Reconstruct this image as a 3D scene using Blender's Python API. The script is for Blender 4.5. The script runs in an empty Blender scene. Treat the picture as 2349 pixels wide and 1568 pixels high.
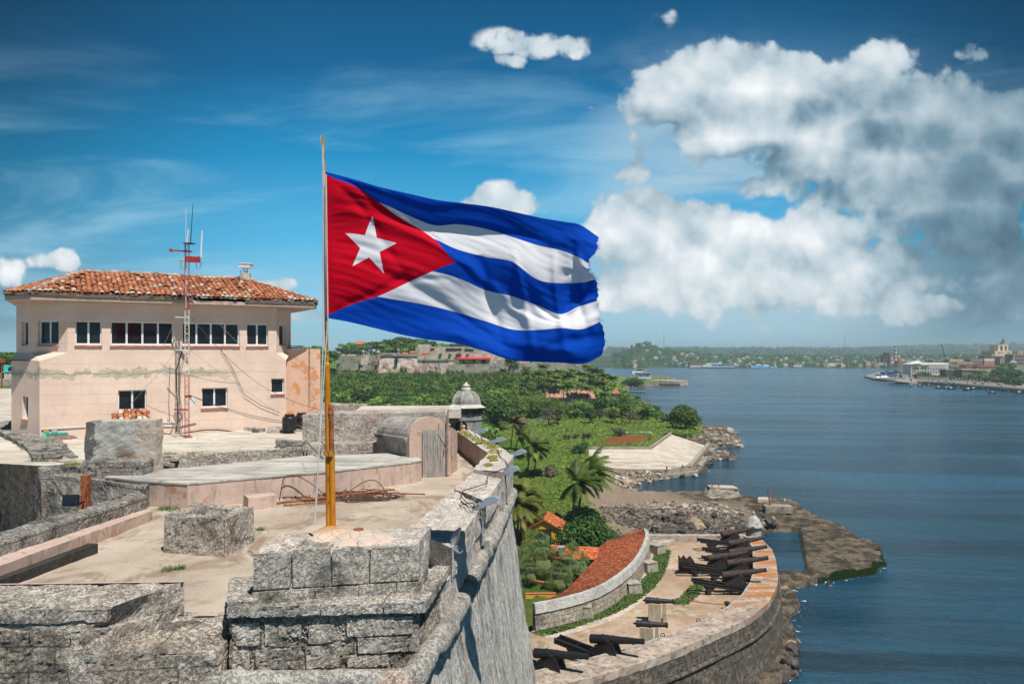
import bpy, bmesh, math, random
import numpy as np
from mathutils import Vector, Matrix, noise
R = math.radians
PI = math.pi
random.seed(7)
rng = np.random.default_rng(7)
sc = bpy.context.scene
COL = sc.collection
# ---------------------------------------------------------------- camera, sky, sun, exposure
CAMZ = 38.0                       # eye height above the sea
FPX, CX, HY = 1827.0, 1174.5, 810.0
cam = bpy.data.cameras.new('camera')
cam.lens = 28.0; cam.sensor_width = 36.0
cam.shift_y = (HY - 784.0) / 2349.0
cam.clip_start = 0.2; cam.clip_end = 60000
camo = bpy.data.objects.new('camera', cam)
camo.location = (0, 0, CAMZ); camo.rotation_euler = (R(90), 0, 0)
COL.objects.link(camo); sc.camera = camo
SUN_EL = 61.0
SUN_H = Vector((0.56, -0.83, 0)).normalized()
sun = bpy.data.lights.new('sun', 'SUN')
sun.energy = 5.0; sun.angle = R(0.5); sun.color = (1.0, 0.95, 0.87)
suno = bpy.data.objects.new('sun', sun)
sdir = SUN_H * math.cos(R(SUN_EL)) + Vector((0, 0, math.sin(R(SUN_EL))))
suno.rotation_euler = sdir.to_track_quat('Z', 'Y').to_euler()
suno.location = (0, 0, 120)
COL.objects.link(suno)
sc.view_settings.view_transform = 'Standard'
sc.view_settings.look = 'None'
sc.view_settings.exposure = 0.18
sc.view_settings.gamma = 1.0
sc.cycles.use_denoising = True
sc.cycles.max_bounces = 6
sc.cycles.diffuse_bounces = 3
sc.cycles.glossy_bounces = 3
sc.cycles.transparent_max_bounces = 8
sc.cycles.volume_bounces = 0
sc.cycles.caustics_reflective = False
sc.cycles.caustics_refractive = False
class NT:
 """small helper round a node tree"""
 def __init__(s, tree):
  s.t = tree; s.n = tree.nodes; s.l = tree.links
 def new(s, typ, **kw):
  nd = s.n.new(typ)
  for k, v in kw.items(): setattr(nd, k, v)
  return nd
 def put(s, sock, v):
  if v is None: return
  if isinstance(v, bpy.types.NodeSocket): s.l.new(v, sock)
  else:
   if isinstance(v, (tuple, list)) and len(v) == 3 and sock.type == 'RGBA': v = (*v, 1)
   sock.default_value = v
 def math(s, op, a, b=None, c=None, clamp=False):
  nd = s.new('ShaderNodeMath', operation=op, use_clamp=clamp)
  s.put(nd.inputs[0], a); s.put(nd.inputs[1], b); s.put(nd.inputs[2], c)
  return nd.outputs[0]
 def vmath(s, op, a, b=None, sc_=None):
  nd = s.new('ShaderNodeVectorMath', operation=op)
  s.put(nd.inputs[0], a)
  if b is not None: s.put(nd.inputs[1], b)
  if sc_ is not None: s.put(nd.inputs[3], sc_)
  return nd.outputs['Value' if op in ('LENGTH', 'DISTANCE', 'DOT_PRODUCT') else 'Vector']
 def noise(s, vec, scale, detail=4, rough=0.55, dist=0.0, dim='3D', col=False):
  nd = s.new('ShaderNodeTexNoise', noise_dimensions=dim)
  s.put(nd.inputs['Vector'], vec); s.put(nd.inputs['Scale'], scale)
  s.put(nd.inputs['Detail'],detail); s.put(nd.inputs['Roughness'],rough); s.put(nd.inputs['Distortion'],dist)
  return nd.outputs['Color' if col else 'Fac']
 def voro(s, vec, scale, feature='F1', out='Distance', rand=1.0):
  nd = s.new('ShaderNodeTexVoronoi', feature=feature)
  s.put(nd.inputs['Vector'], vec); s.put(nd.inputs['Scale'], scale); s.put(nd.inputs['Randomness'], rand)
  return nd.outputs[out]
 def rng(s, v, a, b, c=0.0, d=1.0, smooth=True):
  nd = s.new('ShaderNodeMapRange', interpolation_type='SMOOTHSTEP' if smooth else 'LINEAR')
  s.put(nd.inputs['Value'], v)
  for i, q in zip((1, 2, 3, 4), (a, b, c, d)): s.put(nd.inputs[i], q)
  return nd.outputs[0]
 def mix(s, f, a, b, mode='MIX'):
  nd = s.new('ShaderNodeMix', data_type='RGBA', blend_type=mode)
  s.put(nd.inputs[0], f); s.put(nd.inputs[6], a); s.put(nd.inputs[7], b)
  return nd.outputs[2]
 def ramp(s, f, stops, interp='LINEAR'):
  nd = s.new('ShaderNodeValToRGB'); cr = nd.color_ramp; cr.interpolation = interp
  while len(cr.elements) > 1: cr.elements.remove(cr.elements[-1])
  for i, (p, c) in enumerate(stops):
   e = cr.elements[0] if i == 0 else cr.elements.new(p)
   e.position = p; e.color = (*c, 1) if len(c) == 3 else c
  s.put(nd.inputs[0], f)
  return nd.outputs[0]
 def xyz(s, v):
  nd = s.new('ShaderNodeSeparateXYZ'); s.put(nd.inputs[0], v); return nd.outputs
 def comb(s, x, y, z=0.0):
  nd = s.new('ShaderNodeCombineXYZ'); s.put(nd.inputs[0], x); s.put(nd.inputs[1], y); s.put(nd.inputs[2], z)
  return nd.outputs[0]
 def mapping(s, v, scale=(1, 1, 1), rot=(0, 0, 0), loc=(0, 0, 0)):
  nd = s.new('ShaderNodeMapping'); s.put(nd.inputs[0], v)
  nd.inputs['Scale'].default_value = scale; nd.inputs['Rotation'].default_value = rot; nd.inputs['Location'].default_value = loc
  return nd.outputs[0]
 def bump(s, h, strength=0.5, dist=0.05, nrm=None):
  nd = s.new('ShaderNodeBump'); s.put(nd.inputs['Height'], h)
  nd.inputs['Strength'].default_value = strength; nd.inputs['Distance'].default_value = dist
  s.put(nd.inputs['Normal'], nrm)
  return nd.outputs[0]
# world: Nishita sky with cumulus laid out by direction
w = bpy.data.worlds.new('World'); sc.world = w; w.use_nodes = True
wt = NT(w.node_tree); w.node_tree.nodes.clear()
sky = wt.new('ShaderNodeTexSky', sky_type='NISHITA', sun_disc=False)
sky.sun_elevation = R(SUN_EL)
sky.sun_rotation = math.atan2(SUN_H.x, SUN_H.y)
sky.altitude = 0; sky.air_density = 1.0; sky.dust_density = 0.6; sky.ozone_density = 2.0
tc = wt.new('ShaderNodeTexCoord').outputs['Generated']
d = wt.xyz(tc)
yy = wt.math('MAXIMUM', wt.math('ABSOLUTE', d[1]), 0.02)
U = wt.math('DIVIDE', d[0], yy)
Vv = wt.math('DIVIDE', wt.math('MAXIMUM', d[2], 0.0), yy)
uv = wt.comb(U, Vv, 0.0)
wob = wt.vmath('SCALE',wt.vmath('SUBTRACT',wt.noise(uv,9.0,4,0.6,col=True,dim='2D'),(.5,.5,.5)),sc_=0.06)
def puff(off, det=10):
 """billowy height used for both the outline and the modelling of the clouds"""
 q = wt.vmath('ADD', wt.vmath('ADD', uv, wob), off)
 a = wt.noise(wt.vmath('ADD', uv, off), 5.2, det, 0.58, 0.0, dim='2D')
 v1 = wt.new('ShaderNodeTexVoronoi',feature='SMOOTH_F1',voronoi_dimensions='2D'); wt.put(v1.inputs['Vector'],q); v1.inputs['Scale'].default_value = 15.0; v1.inputs['Smoothness'].default_value = .35
 v2 = wt.new('ShaderNodeTexVoronoi',feature='SMOOTH_F1',voronoi_dimensions='2D'); wt.put(v2.inputs['Vector'],q); v2.inputs['Scale'].default_value = 38.0; v2.inputs['Smoothness'].default_value = .3
 b_ = wt.math('ADD',wt.math('MULTIPLY',wt.math('SUBTRACT',.45,v1.outputs['Distance']),.22),wt.math('MULTIPLY',wt.math('SUBTRACT',.45,v2.outputs['Distance']),.10))
 return wt.math('ADD', a, b_)
n_big = puff((0, 0, 0))
n_ra = puff((0, 0, 0), 4)
n_rb = puff((0.006, -0.034, 0), 4)
n_low = wt.noise(wt.mapping(uv, loc=(3.1, 1.7, 0)), 3.0, 3, 0.5, dim='2D')
# blobs: (px, py, rx, ry, weight) read as directions
CLOUDS = [
 (1260, 105, 130, 42, 1.0), (1350, 70, 110, 50, .62), (1430, 30, 100, 40, .55), (1180, 140, 50, 22, .8),
 (1540, 225, 150, 75, 1.2), (1700, 200, 180, 85, 1.25), (1850, 200, 150, 80, 1.1), (1985, 160, 105, 85, 1.05),
 (2050,250,190,90,1.15),(1780,300,270,110,1.25),(2000,330,260,120,1.25),(2180,320,140,110,1.1),
 (2230, 450, 260, 120, 1.2), (1980, 440, 200, 60, .8), (1720, 420, 160, 45, .72), (2320, 280, 90, 70, .9),
 (1460, 345, 38, 55, .9), (1440, 395, 60, 30, .8), (1345, 250, 60, 12, .62), (2260, 130, 60, 30, .55),
 (1180, 470, 130, 42, .95), (1560, 545, 190, 95, 1.2), (1450, 570, 130, 90, 1.05), (1720, 570, 190, 90, 1.15),
 (1900, 570, 130, 80, 1.1), (1700, 650, 330, 80, 1.0), (2060, 600, 150, 70, .9), (2180, 620, 160, 60, .8),
 (2300, 560, 130, 110, 1.0), (1450, 670, 150, 50, .85), (1950, 690, 260, 40, .7), (140, 600, 60, 24, .85),
 (1600,640,280,90,1.1),(1850,650,220,65,.95),(1480,660,140,70,.95),(2250,560,160,90,1.05),(2290,650,150,60,.9),(2160,705,180,35,.8),(1500,470,120,40,.7),(2060,520,120,50,.8),(15,640,50,40,.62),(690,720,70,22,.6),(640,650,40,16,.5),(2330,400,70,60,.9),
]
dens = None; under = None
for (px, py, rx, ry, wgt) in CLOUDS:
 q = wt.vmath('MULTIPLY',wt.vmath('SUBTRACT',uv,((px - CX) / FPX,(HY - py) / FPX,0)),(FPX / rx,FPX / ry,0))
 L = wt.vmath('LENGTH', q)
 m = wt.rng(L, 1.75, 0.10, 0.0, wgt)
 dens = m if dens is None else wt.math('MAXIMUM', dens, m)
 if ry >= 60 and py < 480:
  yb = wt.math('MULTIPLY', wt.math('SUBTRACT', 0.0, wt.xyz(q)[1]), m)
  under = yb if under is None else wt.math('MAXIMUM', under, yb)
fb = wt.math('SUBTRACT', n_big, 0.5)
dd = wt.math('ADD', dens, wt.math('MULTIPLY', fb, 3.1))
alpha = wt.rng(dd, 0.34, 0.64, 0.0, 1.0)
alpha = wt.math('MULTIPLY', alpha, wt.rng(dens, 0.03, 0.22))
relief = wt.math('MULTIPLY',wt.math('ADD',wt.math('MULTIPLY',wt.math('SUBTRACT',n_ra,n_rb),1.1),wt.math('MULTIPLY',wt.math('SUBTRACT',n_big,n_ra),1.2)),1.0)
lum = wt.math('ADD', wt.math('ADD', 0.78, relief), wt.math('MULTIPLY', wt.math('SUBTRACT', n_low, 0.5), 0.45))
lum = wt.math('SUBTRACT', lum, wt.math('MULTIPLY', wt.rng(under, -0.05, 0.85), 0.58))
lum = wt.math('SUBTRACT', lum, wt.rng(dd, 1.0, 0.4, 0.0, 0.10))
lum = wt.math('MULTIPLY', lum, wt.rng(U, 0.38, 0.64, 1.0, 0.50))
lum = wt.math('MAXIMUM', wt.math('MINIMUM', lum, 1.0), 0.0)
ccol = wt.ramp(lum,[(0.0,(.045,.10,.15)),(0.3,(.16,.27,.35)),(0.6,(.46,.56,.62)),(0.85,(.70,.75,.78)),(1.0,(.88,.90,.91))])
# thin veils
veil = wt.noise(wt.mapping(uv, scale=(1.0, 5.0, 1), rot=(0, 0, R(12))), 2.2, 6, 0.6, 0.4, dim='2D')
skyc = wt.mix(1.0, sky.outputs[0], (0.30, 0.98, 1.30, 1), 'MULTIPLY')
skyc = wt.vmath('SCALE', skyc, sc_=0.098)
# deep polarised blue away from the horizon, paler towards the water
grad = wt.ramp(wt.math('MULTIPLY',Vv,2.0),[(0.0,(.33,.53,.63)),(0.10,(.26,.53,.69)),(0.28,(.08,.41,.67)),(0.50,(.008,.235,.47)),(0.72,(.001,.095,.235)),(1.0,(.001,.045,.11))])
skyc = wt.mix(0.90, skyc, grad)
azd = wt.math('ABSOLUTE', wt.math('SUBTRACT', U, 0.0))
skyc = wt.vmath('SCALE', skyc, sc_=wt.rng(azd, 0.25, 0.72, 1.05, 0.55))
skyc = wt.mix(wt.math('MULTIPLY',wt.rng(veil,0.42,0.78),wt.rng(Vv,0.45,0.15,0.0,0.7)),skyc,(.34,.60,.76,1))
st1 = wt.noise(wt.mapping(uv, scale=(1, 2.6, 1), loc=(2, 5, 0)), 3.2, 7, 0.58, 0.3, dim='2D')
reg = wt.math('MULTIPLY',wt.math('MULTIPLY',wt.rng(U,0.04,0.20),wt.rng(Vv,0.44,0.22)),wt.rng(Vv,0.0,0.05,0.4,1.0))
sa = wt.math('MULTIPLY', wt.rng(st1, 0.34, 0.58), reg)
skyc = wt.mix(wt.math('MULTIPLY',sa,0.72),skyc,wt.mix(wt.rng(U,.36,.60),(.42,.56,.64,1),(.10,.18,.24,1)))
allc = wt.mix(wt.math('MULTIPLY', alpha, wt.rng(Vv, 0.0, 0.06, 0.35, 0.97)), skyc, ccol)
bg = wt.new('ShaderNodeBackground'); bg.inputs['Strength'].default_value = 0.12
wt.put(bg.inputs['Color'], wt.vmath('SCALE', allc, sc_=1.0 / 0.12))
wo = wt.new('ShaderNodeOutputWorld'); wt.l.new(bg.outputs[0], wo.inputs[0])
w.cycles.sampling_method = 'MANUAL'; w.cycles.sample_map_resolution = 512
# ---------------------------------------------------------------- helpers
def P(px, py, z):
 """point on the level z seen in that direction from the eye"""
 D = FPX * (CAMZ - z) / (py - HY)
 return Vector(((px - CX) / FPX * D, D, z))
def Q(px, py, D):
 return Vector(((px - CX) / FPX * D, D, CAMZ - (py - HY) / FPX * D))
class G:
 """collects faces, then links them as ONE mesh object"""
 def __init__(s, M=None):
  s.v = []; s.f = []; s.mi = []; s.M = M or Matrix.Identity(4); s.m = 0
 def add(s, vs, fs):
  b = len(s.v)
  s.v += [s.M @ Vector(p) for p in vs]
  s.f += [[b + i for i in q] for q in fs]; s.mi += [s.m] * len(fs)
 def box(s, c, size, rz=0.0, rx=0.0, ry=0.0, taper=1.0):
  m = Matrix.Translation(c) @ Matrix.Rotation(rz,4,'Z') @ Matrix.Rotation(ry,4,'Y') @ Matrix.Rotation(rx,4,'X')
  x, y, z = (k / 2 for k in size)
  t = taper
  vs = [m @ Vector(p) for p in ((-x,-y,-z),(x,-y,-z),(x,y,-z),(-x,y,-z),(-x * t,-y * t,z),(x * t,-y * t,z),(x * t,y * t,z),(-x * t,y * t,z))]
  s.add(vs, [(0, 3, 2, 1), (4, 5, 6, 7), (0, 1, 5, 4), (1, 2, 6, 5), (2, 3, 7, 6), (3, 0, 4, 7)])
 def bar(s, a, b, w, h=None, up=(0, 0, 1)):
  a, b = Vector(a), Vector(b); h = h or w
  d = b - a; L = d.length
  if L < 1e-6: return
  y = d / L; up = Vector(up)
  if abs(y.dot(up)) > .99: up = Vector((1, 0, 0))
  x = y.cross(up).normalized(); z = x.cross(y)
  vs = []
  for p in (a, b):
   for (i, j) in ((-1, -1), (1, -1), (1, 1), (-1, 1)): vs.append(p + x * i * w / 2 + z * j * h / 2)
  s.add(vs, [(0, 1, 2, 3), (7, 6, 5, 4), (0, 4, 5, 1), (1, 5, 6, 2), (2, 6, 7, 3), (3, 7, 4, 0)])
 def quad(s, a, b, c, d, nu=1, nv=1):
  a, b, c, d = map(Vector, (a, b, c, d))
  vs = []
  for j in range(nv + 1):
   l = a.lerp(d, j / nv); r = b.lerp(c, j / nv)
   for i in range(nu + 1): vs.append(l.lerp(r, i / nu))
  W = nu + 1
  s.add(vs,[(j * W + i,j * W + i + 1,(j + 1) * W + i + 1,(j + 1) * W + i) for j in range(nv) for i in range(nu)])
 def hexa(s, bot, top, e=None):
  """solid from 4 bottom and 4 top corners (counter-clockwise from above)"""
  bot = [Vector(p) for p in bot]; top = [Vector(p) for p in top]
  def n(a, b): return 1 if not e else max(1, int(round((a - b).length / e)))
  nx = max(n(top[0],top[1]),n(top[3],top[2])); ny = max(n(top[1],top[2]),n(top[0],top[3])); nz = max(n(bot[0],top[0]),n(bot[2],top[2]))
  s.quad(*top, nx, ny); s.quad(bot[3], bot[2], bot[1], bot[0], nx, ny)
  s.quad(bot[0], bot[1], top[1], top[0], nx, nz); s.quad(bot[2], bot[3], top[3], top[2], nx, nz)
  s.quad(bot[1], bot[2], top[2], top[1], ny, nz); s.quad(bot[3], bot[0], top[0], top[3], ny, nz)
 def hbox(s, poly, z0, z1, e=None, zt=None):
  """hexa over a plan quad"""
  z1 = z1 if isinstance(z1, (list, tuple)) else [z1] * 4
  s.hexa([(p[0], p[1], z0) for p in poly], [(p[0], p[1], z) for p, z in zip(poly, z1)], e)
 def prism(s, poly, z0, z1):
  n = len(poly)
  vs = [(p[0], p[1], z0) for p in poly] + [(p[0], p[1], z1) for p in poly]
  s.add(vs,[list(range(n))[::-1],list(range(n,2 * n))] + [(i,(i + 1) % n,n + (i + 1) % n,n + i) for i in range(n)])
 def loft(s, secs, closed=True, caps=True, e=None, loop=False):
  """sections of equal point count; e subdivides along and across"""
  secs = [[Vector(p) for p in q] for q in secs]
  n = len(secs[0])
  if e:
   cnt = []
   for i in range(n if closed else n - 1):
    cnt.append(max(1, int(round(max((q[i] - q[(i + 1) % n]).length for q in secs) / e))))
   def dense(q):
    out = []
    for i, c in enumerate(cnt):
     for k in range(c): out.append(q[i].lerp(q[(i + 1) % n], k / c))
    if not closed: out.append(q[-1])
    return out
   secs = [dense(q) for q in secs]
   out = []
   for a, b in zip(secs[:-1], secs[1:]):
    m = max(1, int(round(max((x - y).length for x, y in zip(a, b)) / e)))
    for k in range(m): out.append([x.lerp(y, k / m) for x, y in zip(a, b)])
   out.append(secs[-1]); secs = out
   n = len(secs[0])
  vs = [p for q in secs for p in q]; fs = []
  m = len(secs)
  for j in range(m if loop else m - 1):
   for i in range(n if closed else n - 1):
    a, b = j * n + i, j * n + (i + 1) % n
    c, d = ((j + 1) % m) * n + (i + 1) % n, ((j + 1) % m) * n + i
    fs.append((a, b, c, d))
  if caps and closed and not loop:
   fs.append(list(range(n))[::-1]); fs.append([(m - 1) * n + i for i in range(n)])
  s.add(vs, fs)
 def tube(s, pts, r, seg=8, caps=True):
  pts = [Vector(p) for p in pts]; n = len(pts)
  rs = r if isinstance(r, (list, tuple)) else [r] * n
  secs = []
  u = None
  for i, p in enumerate(pts):
   t = (pts[min(i + 1, n - 1)] - pts[max(i - 1, 0)]).normalized()
   if u is None:
    u = t.cross(Vector((0, 0, 1)))
    if u.length < .05: u = t.cross(Vector((1, 0, 0)))
   u = (u - t * u.dot(t)).normalized()
   w_ = t.cross(u)
   secs.append([p + (u * math.cos(2 * PI * k / seg) + w_ * math.sin(2 * PI * k / seg)) * rs[i] for k in range(seg)])
  s.loft(secs, caps=caps)
 def cyl(s, a, b, r0, r1=None, seg=12): s.tube([a, b], [r0, r0 if r1 is None else r1], seg)
 def lathe(s, prof, c=(0, 0, 0), seg=24, rot=0.0):
  c = Vector(c)
  s.loft([[c + Vector((r * math.cos(rot + 2 * PI * k / seg),r * math.sin(rot + 2 * PI * k / seg),z)) for k in range(seg)] for r,z in prof])
 def build(s, name, mat, parent=None, rough=None, smooth=False, weld=False, origin=None):
  me = bpy.data.meshes.new(name)
  V_ = [tuple(p) for p in s.v]
  me.from_pydata(V_, [], s.f)
  mats = mat if isinstance(mat, (list, tuple)) else [mat]
  for m in mats: me.materials.append(m)
  if len(mats) > 1: me.polygons.foreach_set('material_index', s.mi)
  if weld or rough or smooth:
   bm = bmesh.new(); bm.from_mesh(me)
   bmesh.ops.remove_doubles(bm, verts=bm.verts, dist=1e-4)
   bmesh.ops.recalc_face_normals(bm, faces=bm.faces)
   if rough:
    amp, fr = rough[0], rough[1]; pit = rough[2] if len(rough) > 2 else 0
    off = Vector((len(name) * 1.7, 3.3, 1.1))
    bm.normal_update()
    new = []
    for v in bm.verts:
     p = v.co
     h = noise.fractal(p * fr + off, 0.9, 2.1, 5) * amp
     if pit:
      k = noise.fractal(p * fr * 4.3 + off, 0.8, 2.2, 3)
      h -= pit * max(0, k - .1)
     new.append(p + v.normal * h)
    for v, q in zip(bm.verts, new): v.co = q
   bm.to_mesh(me); bm.free()
  if smooth: me.polygons.foreach_set('use_smooth', [True] * len(me.polygons))
  o = bpy.data.objects.new(name, me); COL.objects.link(o)
  if parent is not None:
   o.parent = parent
   if origin != 'local': o.location = -parent.location
  return o
def thing(name, label, cat, loc=(0, 0, 0), group=None, rz=0.0):
 o = bpy.data.objects.new(name, None); COL.objects.link(o)
 o.location = loc; o.rotation_euler[2] = rz
 o.empty_display_size = .2
 o['label'] = label; o['category'] = cat
 if group: o['group'] = group
 return o
def tag(o, label, cat, group=None, kind=None):
 o['label'] = label; o['category'] = cat
 if group: o['group'] = group
 if kind: o['kind'] = kind
 return o
def struct(o, kind='structure'):
 o['kind'] = kind; return o
def copy_tree(o, loc=None, rz=None, label=None, sc_=None, parent=None):
 c = o.copy(); COL.objects.link(c)
 if parent is not None: c.parent = parent
 for ch in list(o.children): copy_tree(ch, parent=c)
 if loc is not None: c.location = loc
 if rz is not None: c.rotation_euler[2] = rz
 if sc_ is not None: c.scale = (sc_,) * 3 if isinstance(sc_, (int, float)) else sc_
 if label: c['label'] = label
 return c
def npmesh(name, verts, faces, mat, smooth=False, attrs=None):
 me = bpy.data.meshes.new(name)
 faces = np.asarray(faces, dtype=np.int32); k = faces.shape[1]
 me.vertices.add(len(verts)); me.vertices.foreach_set('co', np.asarray(verts, dtype=np.float32).ravel())
 me.loops.add(faces.size); me.loops.foreach_set('vertex_index', faces.ravel())
 me.polygons.add(len(faces)); me.polygons.foreach_set('loop_start',np.arange(0,faces.size,k,dtype=np.int32))
 me.polygons.foreach_set('loop_total', np.full(len(faces), k, dtype=np.int32))
 if smooth: me.polygons.foreach_set('use_smooth', np.ones(len(faces), dtype=bool))
 me.update(calc_edges=True)
 for n_, arr in (attrs or {}).items():
  a = me.attributes.new(n_, 'FLOAT', 'POINT'); a.data.foreach_set('value', np.asarray(arr, dtype=np.float32))
 for m in (mat if isinstance(mat, (list, tuple)) else [mat]): me.materials.append(m)
 o = bpy.data.objects.new(name, me); COL.objects.link(o)
 return o
# ---------------------------------------------------------------- materials
def newmat(name):
 m = bpy.data.materials.new(name); m.use_nodes = True
 t = NT(m.node_tree); t.n.clear()
 b = t.new('ShaderNodeBsdfPrincipled'); o = t.new('ShaderNodeOutputMaterial')
 t.l.new(b.outputs[0], o.inputs[0])
 t.b = b; t.o = o
 t.co = t.new('ShaderNodeTexCoord').outputs['Object']
 b.inputs['Roughness'].default_value = .85
 b.inputs['Specular IOR Level'].default_value = .25
 return m, t
def plain(name, col, rough=.6, metal=0.0, var=.15, scale=4.0, bump=0.0, spec=.35):
 m, t = newmat(name)
 n = t.noise(t.co, scale, 4)
 c = t.mix(t.rng(n, .3, .7), tuple(x * (1 - var) for x in col), tuple(min(1, x * (1 + var)) for x in col))
 t.put(t.b.inputs['Base Color'], c)
 t.b.inputs['Roughness'].default_value = rough; t.b.inputs['Metallic'].default_value = metal
 t.b.inputs['Specular IOR Level'].default_value = spec
 if bump: t.put(t.b.inputs['Normal'], t.bump(t.noise(t.co, scale * 6, 5), .6, bump))
 return m
def stone(name,light=(.50,.47,.42),mid=(.30,.28,.25),dark=(.055,.055,.05),darkf=.5,warm=(.50,.34,.27),warmf=.25,
          scale=1.0, bmp=.06, pits=1.0, stretch=(1, 1, 1), brick=None, fine=1.0):
 """weathered coral limestone: pale crust, black algae, pink mortar, deep pits"""
 m, t = newmat(name)
 co = t.mapping(t.co, scale=tuple(s_ * scale for s_ in stretch))
 n1 = t.noise(co, 1.1, 10, .68, .0)
 n2 = t.noise(t.mapping(co, loc=(7, 3, 1)), 3.4, 10, .72, .0)
 n3 = t.noise(co, 26 * fine, 6, .78)
 n4 = t.noise(t.mapping(co, loc=(2, 9, 4)), .55, 5, .6, .5)
 vo = t.voro(co, 24 * fine, 'F1')
 pit = t.math('MULTIPLY', t.rng(vo, .0, .42, 1.0, 0.0), t.rng(n2, .42, .6))
 c = t.mix(t.rng(n1, .38, .62), mid, light)
 c = t.mix(t.math('MULTIPLY', t.rng(n4, .56, .66), min(1, warmf * 3)), c, warm)
 k = t.rng(t.math('ADD',t.math('MULTIPLY',n2,.65),t.math('MULTIPLY',n3,.35)),.62 - .22 * darkf,.72 - .22 * darkf)
 c = t.mix(t.math('MULTIPLY', k, .9), c, dark)
 n5 = t.noise(t.mapping(co, loc=(3, 1, 8)), 15 * fine, 5, .70, .15)
 hole = t.math('MULTIPLY', t.rng(n5, .50, .57), t.rng(n2, .40, .55, .35, 1.0))
 c = t.mix(t.math('MULTIPLY', hole, .8 * pits * min(1, darkf * 1.6)), c, tuple(x * .8 for x in dark))
 c = t.mix(t.math('MULTIPLY', pit, .75 * pits), c, tuple(x * .5 for x in dark))
 c = t.mix(t.rng(n3, .35, .75, .0, .35), c, tuple(min(1, x * 1.25) for x in light))
 h = t.math('ADD', t.math('MULTIPLY', n3, .55), t.math('MULTIPLY', n2, .9))
 h = t.math('SUBTRACT', h, t.math('MULTIPLY', t.math('ADD', pit, hole), .8 * pits))
 if brick:
  bw, bh, ax = brick
  x = t.xyz(t.co)
  hv = t.comb(t.math('ADD', t.math('MULTIPLY', x[0], ax[0]), t.math('MULTIPLY', x[1], ax[1])), x[2], 0)
  hv = t.vmath('ADD', hv, t.vmath('SCALE', t.noise(t.co, 1.4, 4, col=True), sc_=.07))
  br = t.new('ShaderNodeTexBrick', offset=.45)
  t.put(br.inputs['Vector'], hv)
  br.inputs['Scale'].default_value = 1.0; br.inputs['Mortar Size'].default_value = .018
  br.inputs['Mortar Smooth'].default_value = .2; br.inputs['Bias'].default_value = 0
  br.inputs['Brick Width'].default_value = bw; br.inputs['Row Height'].default_value = bh
  c = t.mix(t.math('MULTIPLY', br.outputs['Fac'], .75), c, tuple(x_ * .8 for x_ in dark))
  h = t.math('SUBTRACT', h, t.math('MULTIPLY', br.outputs['Fac'], 1.0))
 n6 = t.noise(t.mapping(co, loc=(11, 4, 2)), .38, 5, .6)
 c = t.mix(t.rng(n6, .38, .62, .0, .42), c, tuple(.55 * a_ + .45 * b_ for a_, b_ in zip(mid, light)))
 c = t.mix(t.rng(t.noise(t.mapping(co,loc=(1,14,6)),.8,8,.70),.51,.66,0,.74 if darkf > .3 else .35),c,tuple(x * 1.6 for x in dark))
 t.put(t.b.inputs['Base Color'], c)
 t.b.inputs['Roughness'].default_value = .93
 t.b.inputs['Specular IOR Level'].default_value = .12
 t.put(t.b.inputs['Normal'], t.bump(h, .95, bmp))
 return m
def plaster(name,base=(.74,.52,.43),patch=(.55,.47,.40),stain=(.22,.19,.17),stainf=.35,coat2=(.52,.20,.13),c2f=.0,bmp=.01,scale=1.0,joints=None):
 m, t = newmat(name)
 n1 = t.noise(t.co,.8 * scale,7,.6,.4); n2 = t.noise(t.mapping(t.co,loc=(5,5,5)),2.6 * scale,8,.65,.3); n3 = t.noise(t.co,30,5,.7)
 c = t.mix(t.rng(n1, .3, .7), tuple(x * .90 for x in base), tuple(min(1, x * 1.06) for x in base))
 c = t.mix(t.math('MULTIPLY', t.rng(n2, .58, .66), .5), c, patch)
 st = t.noise(t.mapping(t.co, scale=(3, 3, .5)), 1.6 * scale, 7, .7)
 c = t.mix(t.math('MULTIPLY', t.rng(st, .68 - .25 * stainf, .85 - .2 * stainf), .75), c, stain)
 if c2f: c = t.mix(t.rng(t.noise(t.mapping(t.co,loc=(1,8,2)),1.9,7,.6,.8),.66 - .12 * c2f,.69 - .12 * c2f),c,coat2)
 h = t.math('ADD', n3, t.math('MULTIPLY', n2, 2.0))
 if joints:
  x = t.xyz(t.co)
  hv = t.comb(t.math('ADD',t.math('MULTIPLY',x[0],joints[0]),t.math('MULTIPLY',x[1],joints[1])),x[2],0)
  hv = t.vmath('ADD', hv, t.vmath('SCALE', t.noise(t.co, 1.4, 3, col=True), sc_=.02))
  br = t.new('ShaderNodeTexBrick', offset=.5); t.put(br.inputs['Vector'], hv)
  br.inputs['Scale'].default_value = 1.0; br.inputs['Mortar Size'].default_value = .006
  br.inputs['Brick Width'].default_value = 1.5; br.inputs['Row Height'].default_value = .52
  c = t.mix(t.math('MULTIPLY', br.outputs['Fac'], .35), c, (.42, .26, .19, 1))
  h = t.math('SUBTRACT', h, t.math('MULTIPLY', br.outputs['Fac'], 1.5))
 t.put(t.b.inputs['Base Color'],c); t.b.inputs['Roughness'].default_value = .9; t.b.inputs['Specular IOR Level'].default_value = .15
 t.put(t.b.inputs['Normal'], t.bump(h, .7, bmp))
 t.col = c
 return m, t
M_merlon = stone('merlon_stone',light=(.68,.625,.555),mid=(.47,.43,.38),darkf=.40,warmf=.10,bmp=.07,brick=None)
M_wallnear = stone('near_wall_stone',light=(.60,.53,.44),mid=(.37,.32,.265),darkf=.46,warm=(.36,.29,.22),warmf=.25,bmp=.08,brick=(.85,.45,(1,0)))
M_top = stone('parapet_top_stone',light=(.76,.70,.63),mid=(.57,.52,.47),darkf=.24,warm=(.56,.37,.30),warmf=.28,bmp=.035,scale=1.2,stretch=(1,1,1))
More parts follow.
